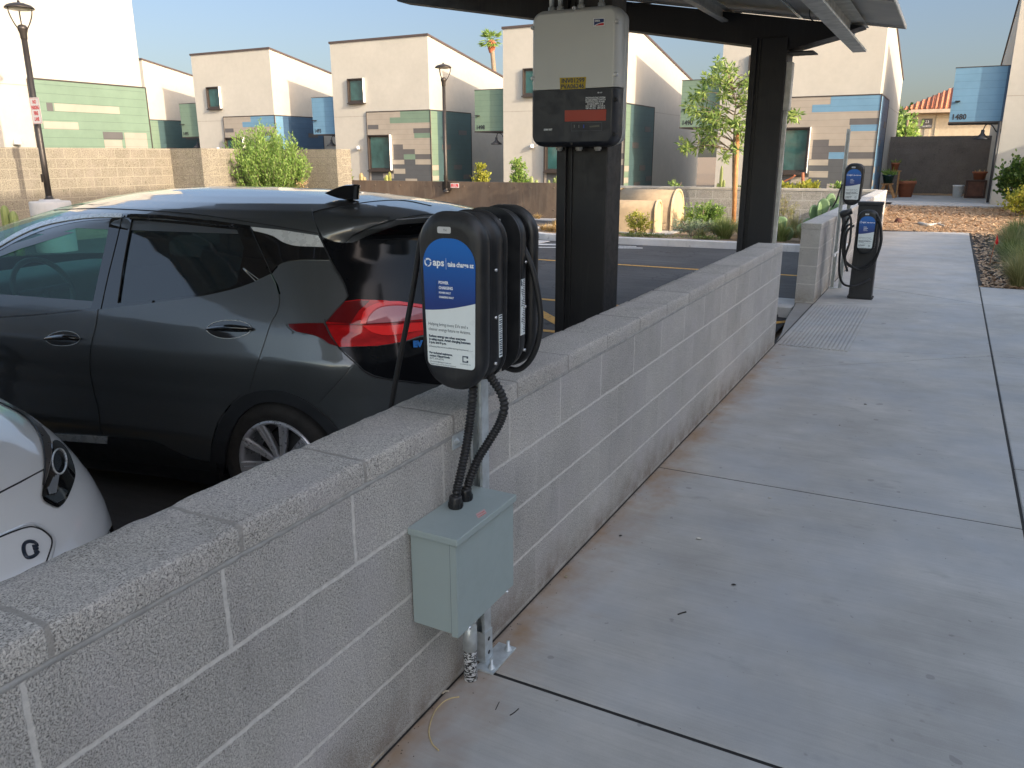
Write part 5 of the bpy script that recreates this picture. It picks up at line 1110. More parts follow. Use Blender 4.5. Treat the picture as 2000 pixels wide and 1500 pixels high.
# seams as fine dark rubber lines
mb = MB()
seam(B1, sm(c7((1158, 92), (1166, 130), (1200, 225), (1234, 296), (1270, 355), (1288, 405), (1286, 422), (1245, 472), (1206, 513))), .006, .0028, mb)
seam(B1, sm(c7((1255, 604), (1285, 634), (1316, 661), (1350, 692), (1390, 714), (1450, 724), (1560, 738))), .005, .003, mb)
seam(B1, c7((1204, 500), (1207, 514), (1228, 560), (1255, 603)), .009, .002, mb)
seam(B1, sm(c7((1600, 80), (1500, 60), (1400, 62), (1280, 78), (1200, 92), (1160, 104))), .004, .0025, mb)
seam(B1, sm(c7((150, 100), (300, 90), (460, 92), (700, 108), (930, 140), (1160, 178), (1185, 186))), .0035, .0022, mb)
seam(B1, sm(c7((452, 124), (430, 220), (400, 340), (374, 462))), .0035, .0022, mb); seam(B1, sm(c7((490, 130), (478, 190), (458, 300), (438, 440))), .003, .004, mb)
seam(B1, c7((930, 160), (950, 205), (974, 258), (1006, 330)), .006, .003, mb)
mb.build('panel_seams', M['black_rubber'], CAR)
# shark fin
mb = MB(); pf = [(668, 378), (650, 386), (640, 380), (652, 371), (668, 364), (682, 360.5), (697, 361), (699, 366), (696, 384), (690, 391), (678, 390)]
base = B1.hit(680, 391, 0)
if base is not None:
    dd = (base-Vector(CAM)).dot(Vector(_f)); ps = [Vector(CAM)+Vector(ray(x, y))*dd for x, y in [(634, 377), (648, 371), (662, 365), (676, 361), (692, 360), (699, 362), (697, 372), (696, 390), (680, 391), (660, 387), (645, 382)]]
    cfin = sum(ps, Vector((0, 0, 0)))/len(ps); s1 = [p+B1.n*-.022+(cfin-p)*.0 for p in ps]; s2 = [p+B1.n*.0+(cfin-p)*.0 for p in ps]; s3 = [p+(cfin-p)*.10+B1.n*.018 for p in ps]; s0 = [p+(cfin-p)*.10-B1.n*.04 for p in ps]
    loft(mb, [s0, s1, s2, s3], 0, True, False); mb.build('antenna_fin', M['gloss_black'], CAR)
# badge
q = B1.hit(806, 677, .004); q2 = B1.hit(826, 676, .004)
if q is not None and q2 is not None:
    mb = MB(); u = (q2-q).normalized(); up3 = Vector((0, 0, 1)); nrm = u.cross(up3); fit(mb, 'EV', .06, .026, Vector(q)+nrm*.006, 0, 0, 0, .12, ux=tuple(u), uz=(0, 0, 1)); fit(mb, 'EV', .06, .026, Vector(q)+nrm*.003, 0, 0, 0, .12, ux=tuple(u), uz=(0, 0, 1)); mb.build('badge', flat('badge_blue', (.05, .22, .62), .25), CAR, recalc=False)
# interior
mb = MB(); sp = lambda a, t, h: B1.P(a, t, h)
def blob(mb, a, t, h, da, dt, dh, m=0):
    b = bmesh.new(); bmesh.ops.create_cube(b, size=1); bmesh.ops.bevel(b, geom=b.edges[:], offset=.22, segments=3, affect='EDGES', profile=.6)
    b.verts.index_update(); mb.add([B1.P(a+v.co.x*da, t+v.co.y*dt, h+v.co.z*dh) for v in b.verts], [[v.index for v in f.verts] for f in b.faces], m, True); b.free()
for t in (.38, -.38):
    mb = MB(); blob(mb, -1.45, t, .62, .52, .5, .2); blob(mb, -1.15, t, .92, .16, .48, .62); blob(mb, -1.1, t, 1.27, .1, .26, .18); mb.build('seat', M['seat'], CAR)
mb = MB(); blob(mb, -.42, 0, .92, .16, 1.2, .55); blob(mb, -.7, 0, .62, .5, 1.2, .2); mb.build('rear_bench', M['seat'], CAR)
mb = MB(); blob(mb, -2.35, 0, .93, .55, 1.42, .25); mb.build('dashboard', M['dash'], CAR)
mb = MB(); c_ = B1.P(-1.92, .37, 1.0); ax1 = B1.n; ax2 = (B1.fw*.35+Vector((0, 0, 1))*.94).normalized(); ring_ = [c_+(ax1*math.cos(q)+ax2*math.sin(q))*.185 for q in [k*math.pi/18 for k in range(37)]]; mb.tube(ring_, .016, 8)
mb.tube([c_-ax1*.17, c_+ax1*.17], .018, 8); mb.tube([c_, c_-ax2*.17], .018, 8); mb.build('steering_wheel', M['dash'], CAR)
# ------------------------------------------------------------------ white car, nose to the wall
H2 = [.14, .20, .30, .42, .52, .60, .66, .72, .77, .82, .87, .92, .96, 1.0, 1.04, 1.12, 1.25, 1.40, 1.5, 1.56, 1.59]
T2 = [.80, .84, .865, .878, .880, .880, .880, .878, .873, .866, .850, .825, .79, .745, .73, .74, .72, .66, .56, .42, .1]
X2 = [-.12, -.05, -.02, .0, -.0, -.0, -.02, -.06, -.11, -.17, -.25, -.37, -.53, -.78, -1.15, -1.4, -1.65, -1.95, -2.2, -2.5, -2.8]
R2 = [-4.0, -4.0, -4.08, -4.12, -4.15, -4.15, -4.14, -4.13, -4.12, -4.1, -4.08, -4.05, -4.02, -4.0, -3.98, -3.93, -3.85, -3.8, -3.7, -3.5, -3.2]
NX = -.73
class WBody(Body):
    pass
B2 = Body(H2, T2, [-x for x in R2], [-x for x in X2], .6, 1.0, 2.7, (NX, -.02, LOT), math.pi, curv=.0, pf=2.25)
# forward is +x: a runs backwards from the nose; Af is the (small) distance of the nose behind NX
B2.fw = Vector((1, 0, 0)); B2.n = Vector((0, 1, 0))
WC = empty('parked_car', B2.P(2.0, 0, 0), 'white car at the left edge, nose to the wall, plug logo on its front', 'car')
hs2 = sorted(set(list(np.linspace(.14, 1.0, 44))+list(np.linspace(1.0, 1.59, 18))+H2))
def skip2(a, t, h): return False
body_shell(B2, WC, M['paint_white'], hs2, skip2, (.84, 3.44))
def P2_(poly, e, name, mat, parent=WC, step=9, dense=4, rim=.008): return panel(B2, poly, e, step, name, mat, parent, rim, dense)
def w3(*p): return [(x/3.75, 760+y/3.75) for x, y in p]
HL = P2_(sm(w3((312, 770), (332, 690), (362, 600), (385, 480), (382, 395), (410, 372), (450, 390), (500, 450), (545, 560), (552, 640), (520, 740), (480, 820), (435, 855), (380, 838), (330, 808), (312, 770))), .006, 'headlight', M['gloss_black'], dense=3, step=6)
mb = MB(); mb.tube([q for q in [B2.hit(*w3((436+52*math.cos(k*math.pi/14), 528+92*math.sin(k*math.pi/14)))[0], .008) for k in range(29)] if q is not None], .0028, 6); mb.build('lamp_ring', M['chrome'], HL)
P2_(sm(w3((398, 470), (425, 462), (448, 500), (450, 550), (425, 590), (405, 570))), .009, 'projector_lens', flat('lens_grey', (.05, .06, .07), .05, 1), parent=HL, dense=2.5, step=5)
for k in range(3): P2_(w3((352+k*18, 715-k*8), (362+k*18, 712-k*8), (392+k*16, 640-k*14), (404+k*16, 650-k*14), (380+k*18, 760-k*4), (366+k*18, 762-k*4)), .009, 'reflector', flat('reflector_grey', (.25, .27, .29), .2), parent=HL, dense=3, step=6)
P2_(w3((335, 780), (420, 830), (470, 800), (500, 745), (445, 715), (410, 770)), .0085, 'indicator', flat('lens_dark', (.06, .075, .085), .15, 1), parent=HL, dense=3, step=6)
P2_(sm(w3((0, 95), (60, 120), (150, 170), (230, 235), (290, 320), (320, 430), (330, 540), (325, 640), (312, 760)))+w3((326, 700), (352, 610), (378, 490), (380, 400), (365, 345), (300, 260), (200, 180), (100, 120), (0, 90)), .005, 'lamp_surround', flat('lamp_trim', (.10, .09, .085), .3, 1), dense=3, step=7)
PN = P2_(w3((-160, 1130), (0, 1060), (120, 1010))+sm(w3((180, 985), (240, 975), (300, 990), (350, 1020)))+sm(w3((395, 1060), (412, 1100), (408, 1150), (380, 1250), (350, 1330)))+w3((300, 1500), (-160, 1600)), .010, 'front_panel', M['paint_white'], rim=.014)
mb = MB()
for e_, off in ((.0125, 0),):
    seam(B2, sm(w3((-160, 1155), (0, 1082), (120, 1035), (190, 1012), (245, 1008), (310, 1030), (365, 1075), (382, 1110), (375, 1160), (345, 1250), (315, 1340))), e_, .0022, mb)
seam(B2, w3((-160, 850), (0, 757), (150, 680), (318, 590)), .001, .003, mb); seam(B2, sm(w3((0, 95), (150, 172), (232, 240), (292, 330), (322, 440), (330, 560), (318, 700))), .007, .0025, mb)
mb.build('panel_seams', M['black_rubber'], WC)
mb = MB(); lo = sm(w3((168, 1165), (178, 1130), (205, 1112), (245, 1112), (272, 1135), (276, 1150)))
seg = [sm(w3((250, 1120), (215, 1115), (182, 1130), (172, 1165), (180, 1205), (200, 1232), (232, 1230), (262, 1212), (278, 1190))), w3((250, 1120), (268, 1135), (272, 1150)), w3((238, 1150), (272, 1148)), w3((243, 1168), (278, 1166)), w3((250, 1190), (278, 1188))]
for s_ in seg:
    q = [B2.hit(x, y, .012) for x, y in s_]; q = [p for p in q if p is not None]
    mb.tube(bez(q, 3), .0052 if s_ is seg[0] else .0042, 6)
mb.build('plug_emblem', flat('emblem_navy', (.02, .03, .05), .3), PN)
P2_(w3((778, 1100), (790, 1060), (812, 1010), (826, 990), (838, 1075), (800, 1100)), .004, 'bumper_vent', M['gloss_black'], dense=3, step=5)
for a, sd in ((.84, 1), (3.44, 1), (.84, -1), (3.44, -1)): wheel(WC, B2.P(a, .855*sd, .325), math.pi, sd)
B3 = B2
mb = MB()
for za, zc in ((1.04, 1.36),):
    for sd in (1, -1):
        rng = [(1.7, 2.6), (2.65, 3.5)]
        for a0, a1 in rng:
            v = []; 
            for k in range(9):
                a = a0+(a1-a0)*k/8
                for h in (za, zc): T = np.interp(h, H2, T2)+.003; v.append(B2.P(a+ (h-za)*.5*(1 if k < 4 else 0), sd*T, h))
            mb.add(v, [(2*k, 2*k+1, 2*k+3, 2*k+2) for k in range(8)], 0, True)
mb.build('side_windows', M['gloss_black'], WC)
# ================================================================== lamps and signs
def lamp(x, y, z0, top, label, ped=False):
    t = empty('street_lamp', (x, y, z0), label, 'street lamp', 'post top lamps')
    mb = MB(); mb.tube([(x, y, z0), (x, y, z0+.5), (x, y, top-.55)], [.058, .056, .050], 16); mb.lathe((x, y, z0), [(.11, 0), (.11, .03), (.07, .05), (.06, .10)], 16)
    mb.bbox(x-.03, x+.03, y-.085, y-.055, z0+.35, z0+.5, .005); mb.build('pole', M['bronze'], t)
    mb = MB(); mb.lathe((x, y, top-.58), [(.052, 0), (.058, .02), (.062, .10), (.085, .17), (.088, .20), (.06, .24), (.03, .25), (.001, .25)], 18); hd = mb.build('lamp_neck', M['bronze'], t)
    for k in range(3):
        q = R(30+120*k); cx_, cy_ = math.cos(q), math.sin(q)
        mb = MB(); mb.tube(bez([(x+cx_*.075, y+cy_*.075, top-.42), (x+cx_*.15, y+cy_*.15, top-.30), (x+cx_*.205, y+cy_*.205, top-.16), (x+cx_*.215, y+cy_*.215, top-.03)], 5), .011, 8); mb.build('arm', M['bronze'], t)
    mb = MB(); mb.lathe((x, y, top-.05), [(.001, .13), (.02, .12), (.022, .09), (.10, .075), (.20, .04), (.245, .0), (.245, -.02), (.22, -.02), (.20, -.005), (.001, .0)], 28); mb.build('lamp_shade', M['bronze'], t)
    mb = MB(); mb.lathe((x, y, top-.075), [(.001, -.012), (.15, -.012), (.185, .0), (.185, .02)], 24); mb.build('diffuser', plain('lamp_diffuser', (.75, .70, .55), .4, var=.02), t)
    return t
PZ = .80
LX, LY = -14.0, 8.87
lamp(LX, LY, PZ, atX(40, 12, LX).z+.02, 'tall bronze street lamp at the left edge, standing on a concrete pedestal')
mb = MB(); mb.lathe((LX, LY, LOT), [(.36, 0), (.36, .92), (.345, .945), (.001, .95)], 28); mb.lathe((LX, LY, LOT+.95), [(.2, 0), (.17, .03), (.001, .035)], 16); tag(mb.build('lamp_pedestal', M['kerb']), 'round concrete pedestal under the left street lamp', 'pedestal')
S1 = empty('parking_sign', (LX+.05, LY-.07, 2.4), 'white sign with red letters strapped to the left lamp post', 'sign')
sx0, sx1 = -14.02, -13.76; zt, zbt = 2.66, 2.22
mb = MB(); loft(mb, [[(x+(sx0+sx1)/2+.03, LY-.085, z) for x, z in outline(.145, zbt-.02, zt, .03, .03, 4)], [(x+(sx0+sx1)/2+.03, LY-.082, z) for x, z in outline(.145, zbt-.02, zt, .03, .03, 4)]], 0, True, False); pn_ = mb.build('sign_panel', flat('sign_white', (.60, .56, .52)), S1)
mb = MB(); xc = (sx0+sx1)/2+.03
for s_, w_, z in (('NO', .11, 2.555), ('PARKING', .22, 2.455), ('FIRE', .13, 2.355), ('LANE', .14, 2.255)): fit(mb, s_, w_, .062, xc-w_/2, z, LY-.0862, 0, .08)
for a, b, c, d in ((xc-.135, xc+.135, 2.645, 2.65), (xc-.135, xc+.135, 2.208, 2.213), (xc-.135, xc-.13, 2.213, 2.645), (xc+.13, xc+.135, 2.213, 2.645)): mb.box(a, b, LY-.0862, LY-.0855, c, d)
mb.build('sign_lettering', flat('sign_red', (.50, .05, .05)), pn_, recalc=False)
mb = MB()
for z in (2.58, 2.28): mb.lathe((LX, LY, z-.01), [(.058, 0), (.064, .0), (.064, .025), (.058, .025)], 16); mb.box(LX-.02, LX+.02, LY-.081, LY-.06, z-.012, z+.012)
mb.build('strap', M['alu'], S1)
bx_, by_ = -12.45, 20.5
lamp(bx_, by_, .55, atY(862, 128, by_).z, 'slender bronze street lamp rising from behind the rusted steel wall')
mb = MB(); mb.bbox(bx_-.14, bx_+.14, by_-.02, by_+.07, .60, .86, .008); tag(mb.build('lamp_bracket', M['bronze']), 'dark bracket box fixing the slender lamp to the steel wall', 'bracket')
S2 = empty('small_sign', (-12.1, 20.45, .75), 'small red and white sign on the rusted steel wall beside the slender lamp', 'sign')
mb = MB(); a, b = atY(880, 358, 20.46), atY(896.5, 367, 20.46); mb.bbox(a.x, b.x, 20.455, 20.465, b.z, a.z, .004); pn_ = mb.build('sign_panel', flat('sign_pinkwhite', (.70, .62, .60)), S2)
mb = MB(); mb.box(a.x+.02, b.x-.02, 20.4520, 20.4545, b.z+.02, a.z-.02, 0); fit(mb, 'NO', .09, .045, (a.x+b.x)/2-.045, (a.z+b.z)/2, 20.4515, 1); fit(mb, 'PARKING', .2, .035, (a.x+b.x)/2-.1, b.z+.03, 20.4515, 1); mb.build('sign_lettering', [flat('sign_red2', (.60, .04, .04)), M['white']], pn_, recalc=False)
# ================================================================== backflow enclosures
def enclosure(x0, x1, y0, y1, h, label):
    t = empty('utility_enclosure', ((x0+x1)/2, (y0+y1)/2, -.03), label, 'enclosure', 'cream arched enclosures')
    r = (y1-y0)/2; yc = (y0+y1)/2
    def arc(k, off=0, zz=0): return [(yc+(r+off)*math.cos(q), (h-r)+(r+off)*math.sin(q)) for q in [math.pi*i/14 for i in range(15)]]
    prof = [(y1, -.03)]+arc(0)+[(y0, -.03)]
    mb = MB(); v0 = [(x0, y, z) for y, z in prof]; v1 = [(x1, y, z) for y, z in prof]; n = len(prof)
    mb.add(v0+v1, [(i, i+1, n+i+1, n+i) for i in range(n-1)], 0, True); mb.add(v0, [tuple(range(n))]); mb.add(v1, [tuple(range(n))]); mb.build('shell', plain('tan_fibreglass', (.36, .265, .165), .8, var=.14, sc=9, bump=.6, bsc=22), t)
    for xe_, s in ((x1, 1), (x0, -1)):
        mb = MB(); o = [(y1+.025, -.03)]+arc(0, .025)+[(y0-.025, -.03)]; i_ = [(y1-.03, -.03)]+arc(0, -.03)+[(y0+.03, -.03)]
        A = [(xe_-.02*s, y, z) for y, z in o]; Bq = [(xe_+.02*s, y, z) for y, z in o]; Cq = [(xe_+.02*s, y, z) for y, z in i_]; Dq = [(xe_+.001*s, y, z) for y, z in i_]; n = len(o)
        for P_, Q_ in ((A, Bq), (Bq, Cq), (Cq, Dq)): mb.add(P_+Q_, [(i, i+1, n+i+1, n+i) for i in range(n-1)], 0, True)
        mb.add([(xe_+.003*s, y, z) for y, z in i_], [tuple(range(n))]); mb.build('end_cap', M['sunlit_cream'], t)
    return t
enclosure(-6.4, -4.35, 16.18, 16.60, .66, 'smaller cream enclosure with rounded top in the planting bed')
enclosure(-5.55, -4.2, 16.86, 17.74, .86, 'larger cream enclosure with rounded top behind the smaller one')
mb = MB(); mb.bbox(-6.5, -4.0, 16.0, 17.9, -.05, -.015, .004); tag(mb.build('enclosure_slab', M['kerb']), 'thin concrete pad under the two cream enclosures', 'slab')
# ================================================================== vegetation
L_bush = leafmat('bush_leaf', (.14, .25, .045), (.33, .45, .12), .35); L_tree = leafmat('tree_leaf', (.09, .18, .035), (.36, .45, .12), .3); L_dark = leafmat('dark_leaf', (.03, .07, .015), (.10, .17, .035), .25)
L_yel = leafmat('yellow_leaf', (.26, .30, .04), (.50, .46, .08), .35); L_grass = leafmat('grass_blade', (.16, .17, .06), (.36, .33, .14), .25); L_grn = leafmat('green_blade', (.09, .15, .035), (.28, .30, .11), .25)
L_sil = leafmat('silver_leaf', (.16, .22, .13), (.32, .38, .24), .2); L_dry = leafmat('dry_straw', (.40, .26, .10), (.62, .44, .20), .2); L_cac = leafmat('cactus_skin', (.13, .21, .10), (.19, .28, .13), .0); L_red = leafmat('red_flower', (.45, .14, .06), (.60, .28, .12), .2)
def leaf(v, f, p, d, L, w, rnd):
    d = Vector(d).normalized(); s = d.cross(Vector((rnd.uniform(-1, 1), rnd.uniform(-1, 1), rnd.uniform(-1, 1)))); s = s.normalized()*w if s.length > 1e-5 else Vector((w, 0, 0)); b = len(v); m = p+d*L*.5
    v += [tuple(p), tuple(m+s), tuple(p+d*L), tuple(m-s)]; f.append((b, b+1, b+2, b+3))
def leafmesh(name, v, f, mat, parent): mb = MB(); mb.v = v; mb.f = f; mb.m = [0]*len(f); mb.sm = [False]*len(f); return mb.build(name, mat, parent, recalc=False)
def plant(name, c, label, cat, blobs, n, L, w, mat, stems=8, up=.3, seed=1, group=None, bark=None, fol='foliage', stemr=.012):
    """blobs: (dx,dy,dz,rx,ry,rz)"""
    rnd = random.Random(seed); t = empty(name, c, label, cat, group); c = Vector(c); v = []; f = []; tot = sum(b[3]*b[4]*b[5] for b in blobs)
    mb = MB()
    for bl in blobs:
        bc = c+Vector(bl[:3]); k = max(6, int(n*bl[3]*bl[4]*bl[5]/tot)); ns = max(2, k//14)
        for s in range(ns):                                   # twigs carrying small groups of leaves: leaves gaps between
            q = Vector((rnd.gauss(0, 1), rnd.gauss(0, 1), rnd.gauss(0, 1))).normalized()*rnd.random()**.45
            e = bc+Vector((q.x*bl[3], q.y*bl[4], q.z*bl[5])); e.z = max(e.z, c.z+.02); o = bc+(e-bc)*.35-Vector((0, 0, bl[5]*.3)); d = (e-o)
            if d.length < .02: d = Vector((0, 0, .05))
            if rnd.random() < .3: mb.tube([o, e], [stemr*.35, stemr*.15], 4)
            for j in range(14):
                u = rnd.uniform(.35, 1.05); p = o+d*u+Vector((rnd.gauss(0, L*.4), rnd.gauss(0, L*.4), rnd.gauss(0, L*.4))); dd = d.normalized()*.7+Vector((rnd.uniform(-1, 1), rnd.uniform(-1, 1), rnd.uniform(-.6, 1)+up)); leaf(v, f, p, dd, L*rnd.uniform(.6, 1.25), w*rnd.uniform(.7, 1.2), rnd)
    leafmesh(fol, v, f, mat, t)
    for s in range(stems):
        bl = rnd.choice(blobs); e = c+Vector(bl[:3])+Vector((rnd.uniform(-.6, .6)*bl[3], rnd.uniform(-.6, .6)*bl[4], rnd.uniform(-.3, .7)*bl[5])); mb.tube(bez([c+Vector((rnd.uniform(-.04, .04), rnd.uniform(-.04, .04), -.03)), c.lerp(e, .5)+Vector((rnd.uniform(-.08, .08), rnd.uniform(-.08, .08), .05)), e], 3), stemr, 5)
    mb.build('stems', bark or M['bark'], t, recalc=False); return t
def tuft(c, h, r, n, mat, label, seed, name='grass_tuft', cat='grass', group='grass tufts', droop=.5, w=.006):
    rnd = random.Random(seed); v = []; f = []; c = Vector(c)
    for i in range(n):
        q = rnd.uniform(0, 6.283); lean = rnd.random()**.7*r; hh = h*rnd.uniform(.55, 1.05)*(1-.25*lean/max(r, .01)); b0 = c+Vector((math.cos(q), math.sin(q), 0))*rnd.random()*r*.25; o = Vector((math.cos(q), math.sin(q), 0)); s = Vector((-math.sin(q), math.cos(q), 0))*w*rnd.uniform(.6, 1.3)
        pts = [b0+o*lean*u**1.6+Vector((0, 0, hh*(u-droop*.5*u**3*lean/max(r, .01)))) for u in (0, .35, .7, 1)]; b = len(v)
        for p, k in zip(pts, (1, .85, .55, .08)): v += [tuple(p-s*k), tuple(p+s*k)]
        f += [(b, b+1, b+3, b+2), (b+2, b+3, b+5, b+4), (b+4, b+5, b+7, b+6)]
    o = leafmesh(name, v, f, mat, None); return tag(o, label, cat, group)
# --- the big feathery bush at the beige wall
rnd = random.Random(11); c = Vector((-14.15, 14.75, -.15)); t = empty('bush', c, 'large feathery bright green bush in front of the beige block wall', 'bush'); v = []; f = []; mb = MB()
for i in range(210):
    q = rnd.uniform(0, 6.283); le = rnd.random()**.6; H_ = rnd.uniform(1.8, 2.85)*(1-.30*le); o = Vector((math.cos(q), math.sin(q)*.8, 0))
    pts = bez([c+Vector((rnd.uniform(-.1, .1), rnd.uniform(-.1, .1), 0)), c+o*le*.45+Vector((0, 0, H_*.4)), c+o*le*.95+Vector((0, 0, H_*.75)), c+o*le*(1.15)+Vector((rnd.uniform(-.1, .1), rnd.uniform(-.1, .1), H_))], 5)
    mb.tube(pts, [.012-.010*k/len(pts) for k in range(len(pts))], 4)
    for k in range(3, len(pts)):
        for j in range(13): u = rnd.random(); p = pts[k-1].lerp(pts[k], u); d = (pts[k]-pts[k-1]).normalized()*rnd.uniform(.4, 1)+Vector((rnd.uniform(-1, 1), rnd.uniform(-1, 1), rnd.uniform(-.4, .8)))*.75; leaf(v, f, p+Vector((rnd.gauss(0, .035), rnd.gauss(0, .035), rnd.gauss(0, .035))), d, rnd.uniform(.05, .10), rnd.uniform(.010, .018), rnd)
leafmesh('foliage', v, f, L_bush, t); mb.build('stems', M['bark'], t, recalc=False)
# --- young tree in the bed: leaf clusters at the spots where the photo shows them
rnd = random.Random(5); TY = 18.25; base = atY(1434, 440, TY); base.z = -.03
t = empty('young_tree', base, 'young open crowned tree with orange stake in the planting bed', 'tree')
cl = [(640, 130), (650, 190), (620, 250), (600, 300), (790, 200), (740, 230), (820, 260), (770, 310), (640, 330), (560, 350), (500, 330), (500, 380), (590, 400), (680, 400), (760, 400), (830, 420), (940, 370), (1000, 330), (1020, 400), (960, 430), (720, 520), (780, 480), (690, 560), (740, 590), (450, 480), (480, 510), (370, 570), (340, 540), (420, 600), (300, 690), (270, 660), (380, 740), (330, 780), (480, 740), (450, 790), (560, 740), (600, 780), (950, 620), (930, 660), (880, 540), (990, 540), (700, 720), (650, 800), (600, 850), (520, 830), (490, 880), (560, 900), (800, 860), (740, 890), (860, 890), (920, 820), (980, 760), (900, 950), (700, 930), (620, 960), (560, 980), (450, 970), (400, 1010), (480, 1050), (560, 1050), (600, 1130), (560, 1170), (430, 1160), (380, 1190), (300, 1150), (230, 1140), (200, 1150), (260, 1200), (860, 1150), (880, 1200), (720, 1270), (690, 1300), (960, 1000), (920, 1060), (1010, 900), (1040, 640), (1060, 760), (1060, 520), (1090, 860), (1550, 800), (1500, 810), (1600, 760), (1100, 420), (1130, 700), (1250, 760), (1380, 810), (1190, 560), (1160, 900)]
v = []; f = []; mb = MB(); trunk_top = atY(1437, 205, TY)
trunk = bez([base+Vector((-.0, .03, 0)), atY(1432, 340, TY), atY(1434, 262, TY), atY(1434, 232, TY), trunk_top, atY(1430, 165, TY)], 4); mb.tube(trunk, [.032-.024*k/len(trunk) for k in range(len(trunk))], 8); mb.build('trunk', M['bark'], t)
mb = MB()
for (x, y) in cl:
    px, py = 1300+x/6.25, 100+y/6.25; p = atY(px, py, TY+rnd.uniform(-.65, .4)); k = min(range(len(trunk)), key=lambda i: abs(trunk[i].z-(p.z-.35*max(.3, abs(p.x-base.x)))) ); s = trunk[max(6, k)]
    mb.tube(bez([s, s.lerp(p, .55)+Vector((0, 0, .05+rnd.uniform(-.04, .08))), p], 4), [.013, .011, .01, .009, .008, .007, .006, .005, .004], 5)
    for j in range(34): d = Vector((rnd.gauss(0, 1), rnd.gauss(0, 1), rnd.gauss(.1, .9))); d.normalize(); leaf(v, f, p+d*rnd.uniform(0, .085)+Vector((0, 0, rnd.uniform(-.04, .05))), d+Vector((0, 0, -.2)), rnd.uniform(.10, .18), rnd.uniform(.015, .025), rnd)
mb.build('limbs', M['bark'], t, recalc=False); leafmesh('crown', v, f, L_tree, t)
mb = MB(); a = base+Vector((.0, -.07, 0)); b = atY(1441, 260, TY-.07); mb.tube([a, a.lerp(b, .5), b], [.05, .047, .045], 10); tag(mb.build('tree_stake', M['stake']), 'thick orange wooden stake beside the young tree trunk', 'stake')
# --- planting bed
def at_bed(px, y): p = atY(px, 450, y); return (p.x, y, -.03)
for i, (px, y, h, r, n, mt, lb) in enumerate(((1415, 15.75, .56, .50, 620, L_grn, 'dense green grass tuft at the kerb left of the second column'), (1370, 15.6, .28, .25, 160, L_grass, 'small pale grass tuft at the kerb near the enclosures'), (1450, 16.4, .55, .40, 260, L_grass, 'straw coloured grass tuft hidden partly by the second column'), (1528, 15.75, .50, .36, 340, L_grn, 'green grass tuft right beside the second column'), (1575, 15.7, .50, .34, 340, L_grass, 'straw tipped grass tuft left of the far block wall'), (1552, 16.6, .62, .35, 260, L_grass, 'taller pale grass behind the two tufts by the second column'), (1398, 17.2, .6, .35, 240, L_grass, 'pale tall grass behind the silvery shrub'), (1462, 15.6, .42, .3, 240, L_grn, 'green grass tuft at the foot of the second column, kerb side'), (1340, 17.6, .45, .3, 200, L_grn, 'green grass tuft beside the larger enclosure'))):
    tuft(at_bed(px, y), h, r, n, mt, lb, 20+i)
plant('shrub', at_bed(1248, 15.75), 'small pale yellow green shrub in front of the cream enclosures', 'shrub', [(0, 0, .24, .38, .25, .24), (-.15, 0, .38, .18, .14, .14)], 1500, .05, .012, L_yel, 6, seed=3, group='bed shrubs')
plant('shrub', at_bed(1372, 16.9), 'bright green shrub between the enclosures and the young tree', 'shrub', [(0, 0, .36, .52, .35, .30), (.2, 0, .48, .3, .2, .24)], 2400, .06, .016, L_bush, 8, seed=4, group='bed shrubs')
plant('shrub', at_bed(1352, 16.0), 'low silvery grey shrub along the kerb right of the enclosures', 'shrub', [(0, 0, .20, .55, .3, .2), (.5, 0, .17, .35, .25, .17)], 3000, .04, .008, L_sil, 6, seed=5, group='bed shrubs')
plant('ground_cover', at_bed(1255, 15.35), 'thin creeping ground cover along the kerb edge', 'ground cover', [(0, 0, .04, .9, .12, .05), (1.3, 0, .04, .5, .12, .05)], 1500, .035, .01, L_grn, 0, seed=6)
plant('shrub', at_bed(1530, 17.6), 'wispy pale shrub in front of the planter wall by the second column', 'shrub', [(0, 0, .45, .3, .25, .4)], 700, .07, .006, L_grass, 10, seed=7, group='bed shrubs', stemr=.006)
def pad(mb, c, w, h, ax, tilt, th=.035):
    pts = []; n_ = 18; a = Vector((math.cos(ax), math.sin(ax), 0)); u = (Vector((0, 0, 1))*math.cos(tilt)+a*math.sin(tilt)); nn_ = a.cross(u) if abs(a.dot(u)) < .99 else Vector((0, 1, 0)); side = nn_.cross(u).normalized(); nn_.normalize()
    rings = []
    for k, (o, s) in enumerate(((-th/2, .75), (-th*.3, .96), (0, 1), (th*.3, .96), (th/2, .75))): rings.append([c+side*math.cos(q)*w*s*(.86 if math.sin(q) < 0 else 1)+u*(h+math.sin(q)*h*s)+nn_*o for q in [2*math.pi*j/n_ for j in range(n_)]])
    loft(mb, rings, 0, True, True)
def prickly(c, pads, label, seed):
    t = empty('prickly_pear', c, label, 'cactus', 'prickly pears'); c = Vector(c)
    for (dx, dz, w, h, ax, tl, dy) in pads: mb = MB(); pad(mb, c+Vector((dx, dy, dz)), w, h, ax, tl); mb.build('cactus_pad', L_cac, t)
p = atY(1600, 440, 16.2); prickly((p.x, 16.2, -.03), [(0, 0, .14, .17, 0, .1, 0), (-.16, .12, .13, .16, .3, -.25, .05), (.12, .20, .13, .18, -.3, .2, .02), (-.10, .36, .12, .17, .8, -.15, 0), (.03, .5, .12, .16, 0, .05, .03), (.22, .45, .12, .15, -.5, .35, 0), (-.02, .38, .08, .19, 1.2, .0, -.06), (.32, .62, .10, .14, .2, .25, .02), (.14, .66, .1, .13, .5, .1, .08)], 'tall clump of prickly pear pads left of the far block wall', 1)
p = atY(1540, 445, 15.95); prickly((p.x, 15.95, -.03), [(.02, 0, .1, .13, 0, -.1, .05), (-.10, .22, .15, .13, .1, -.5, 0), (.22, .10, .13, .13, -.1, .4, 0)], 'pair of flat round prickly pear pads right of the second column', 2)
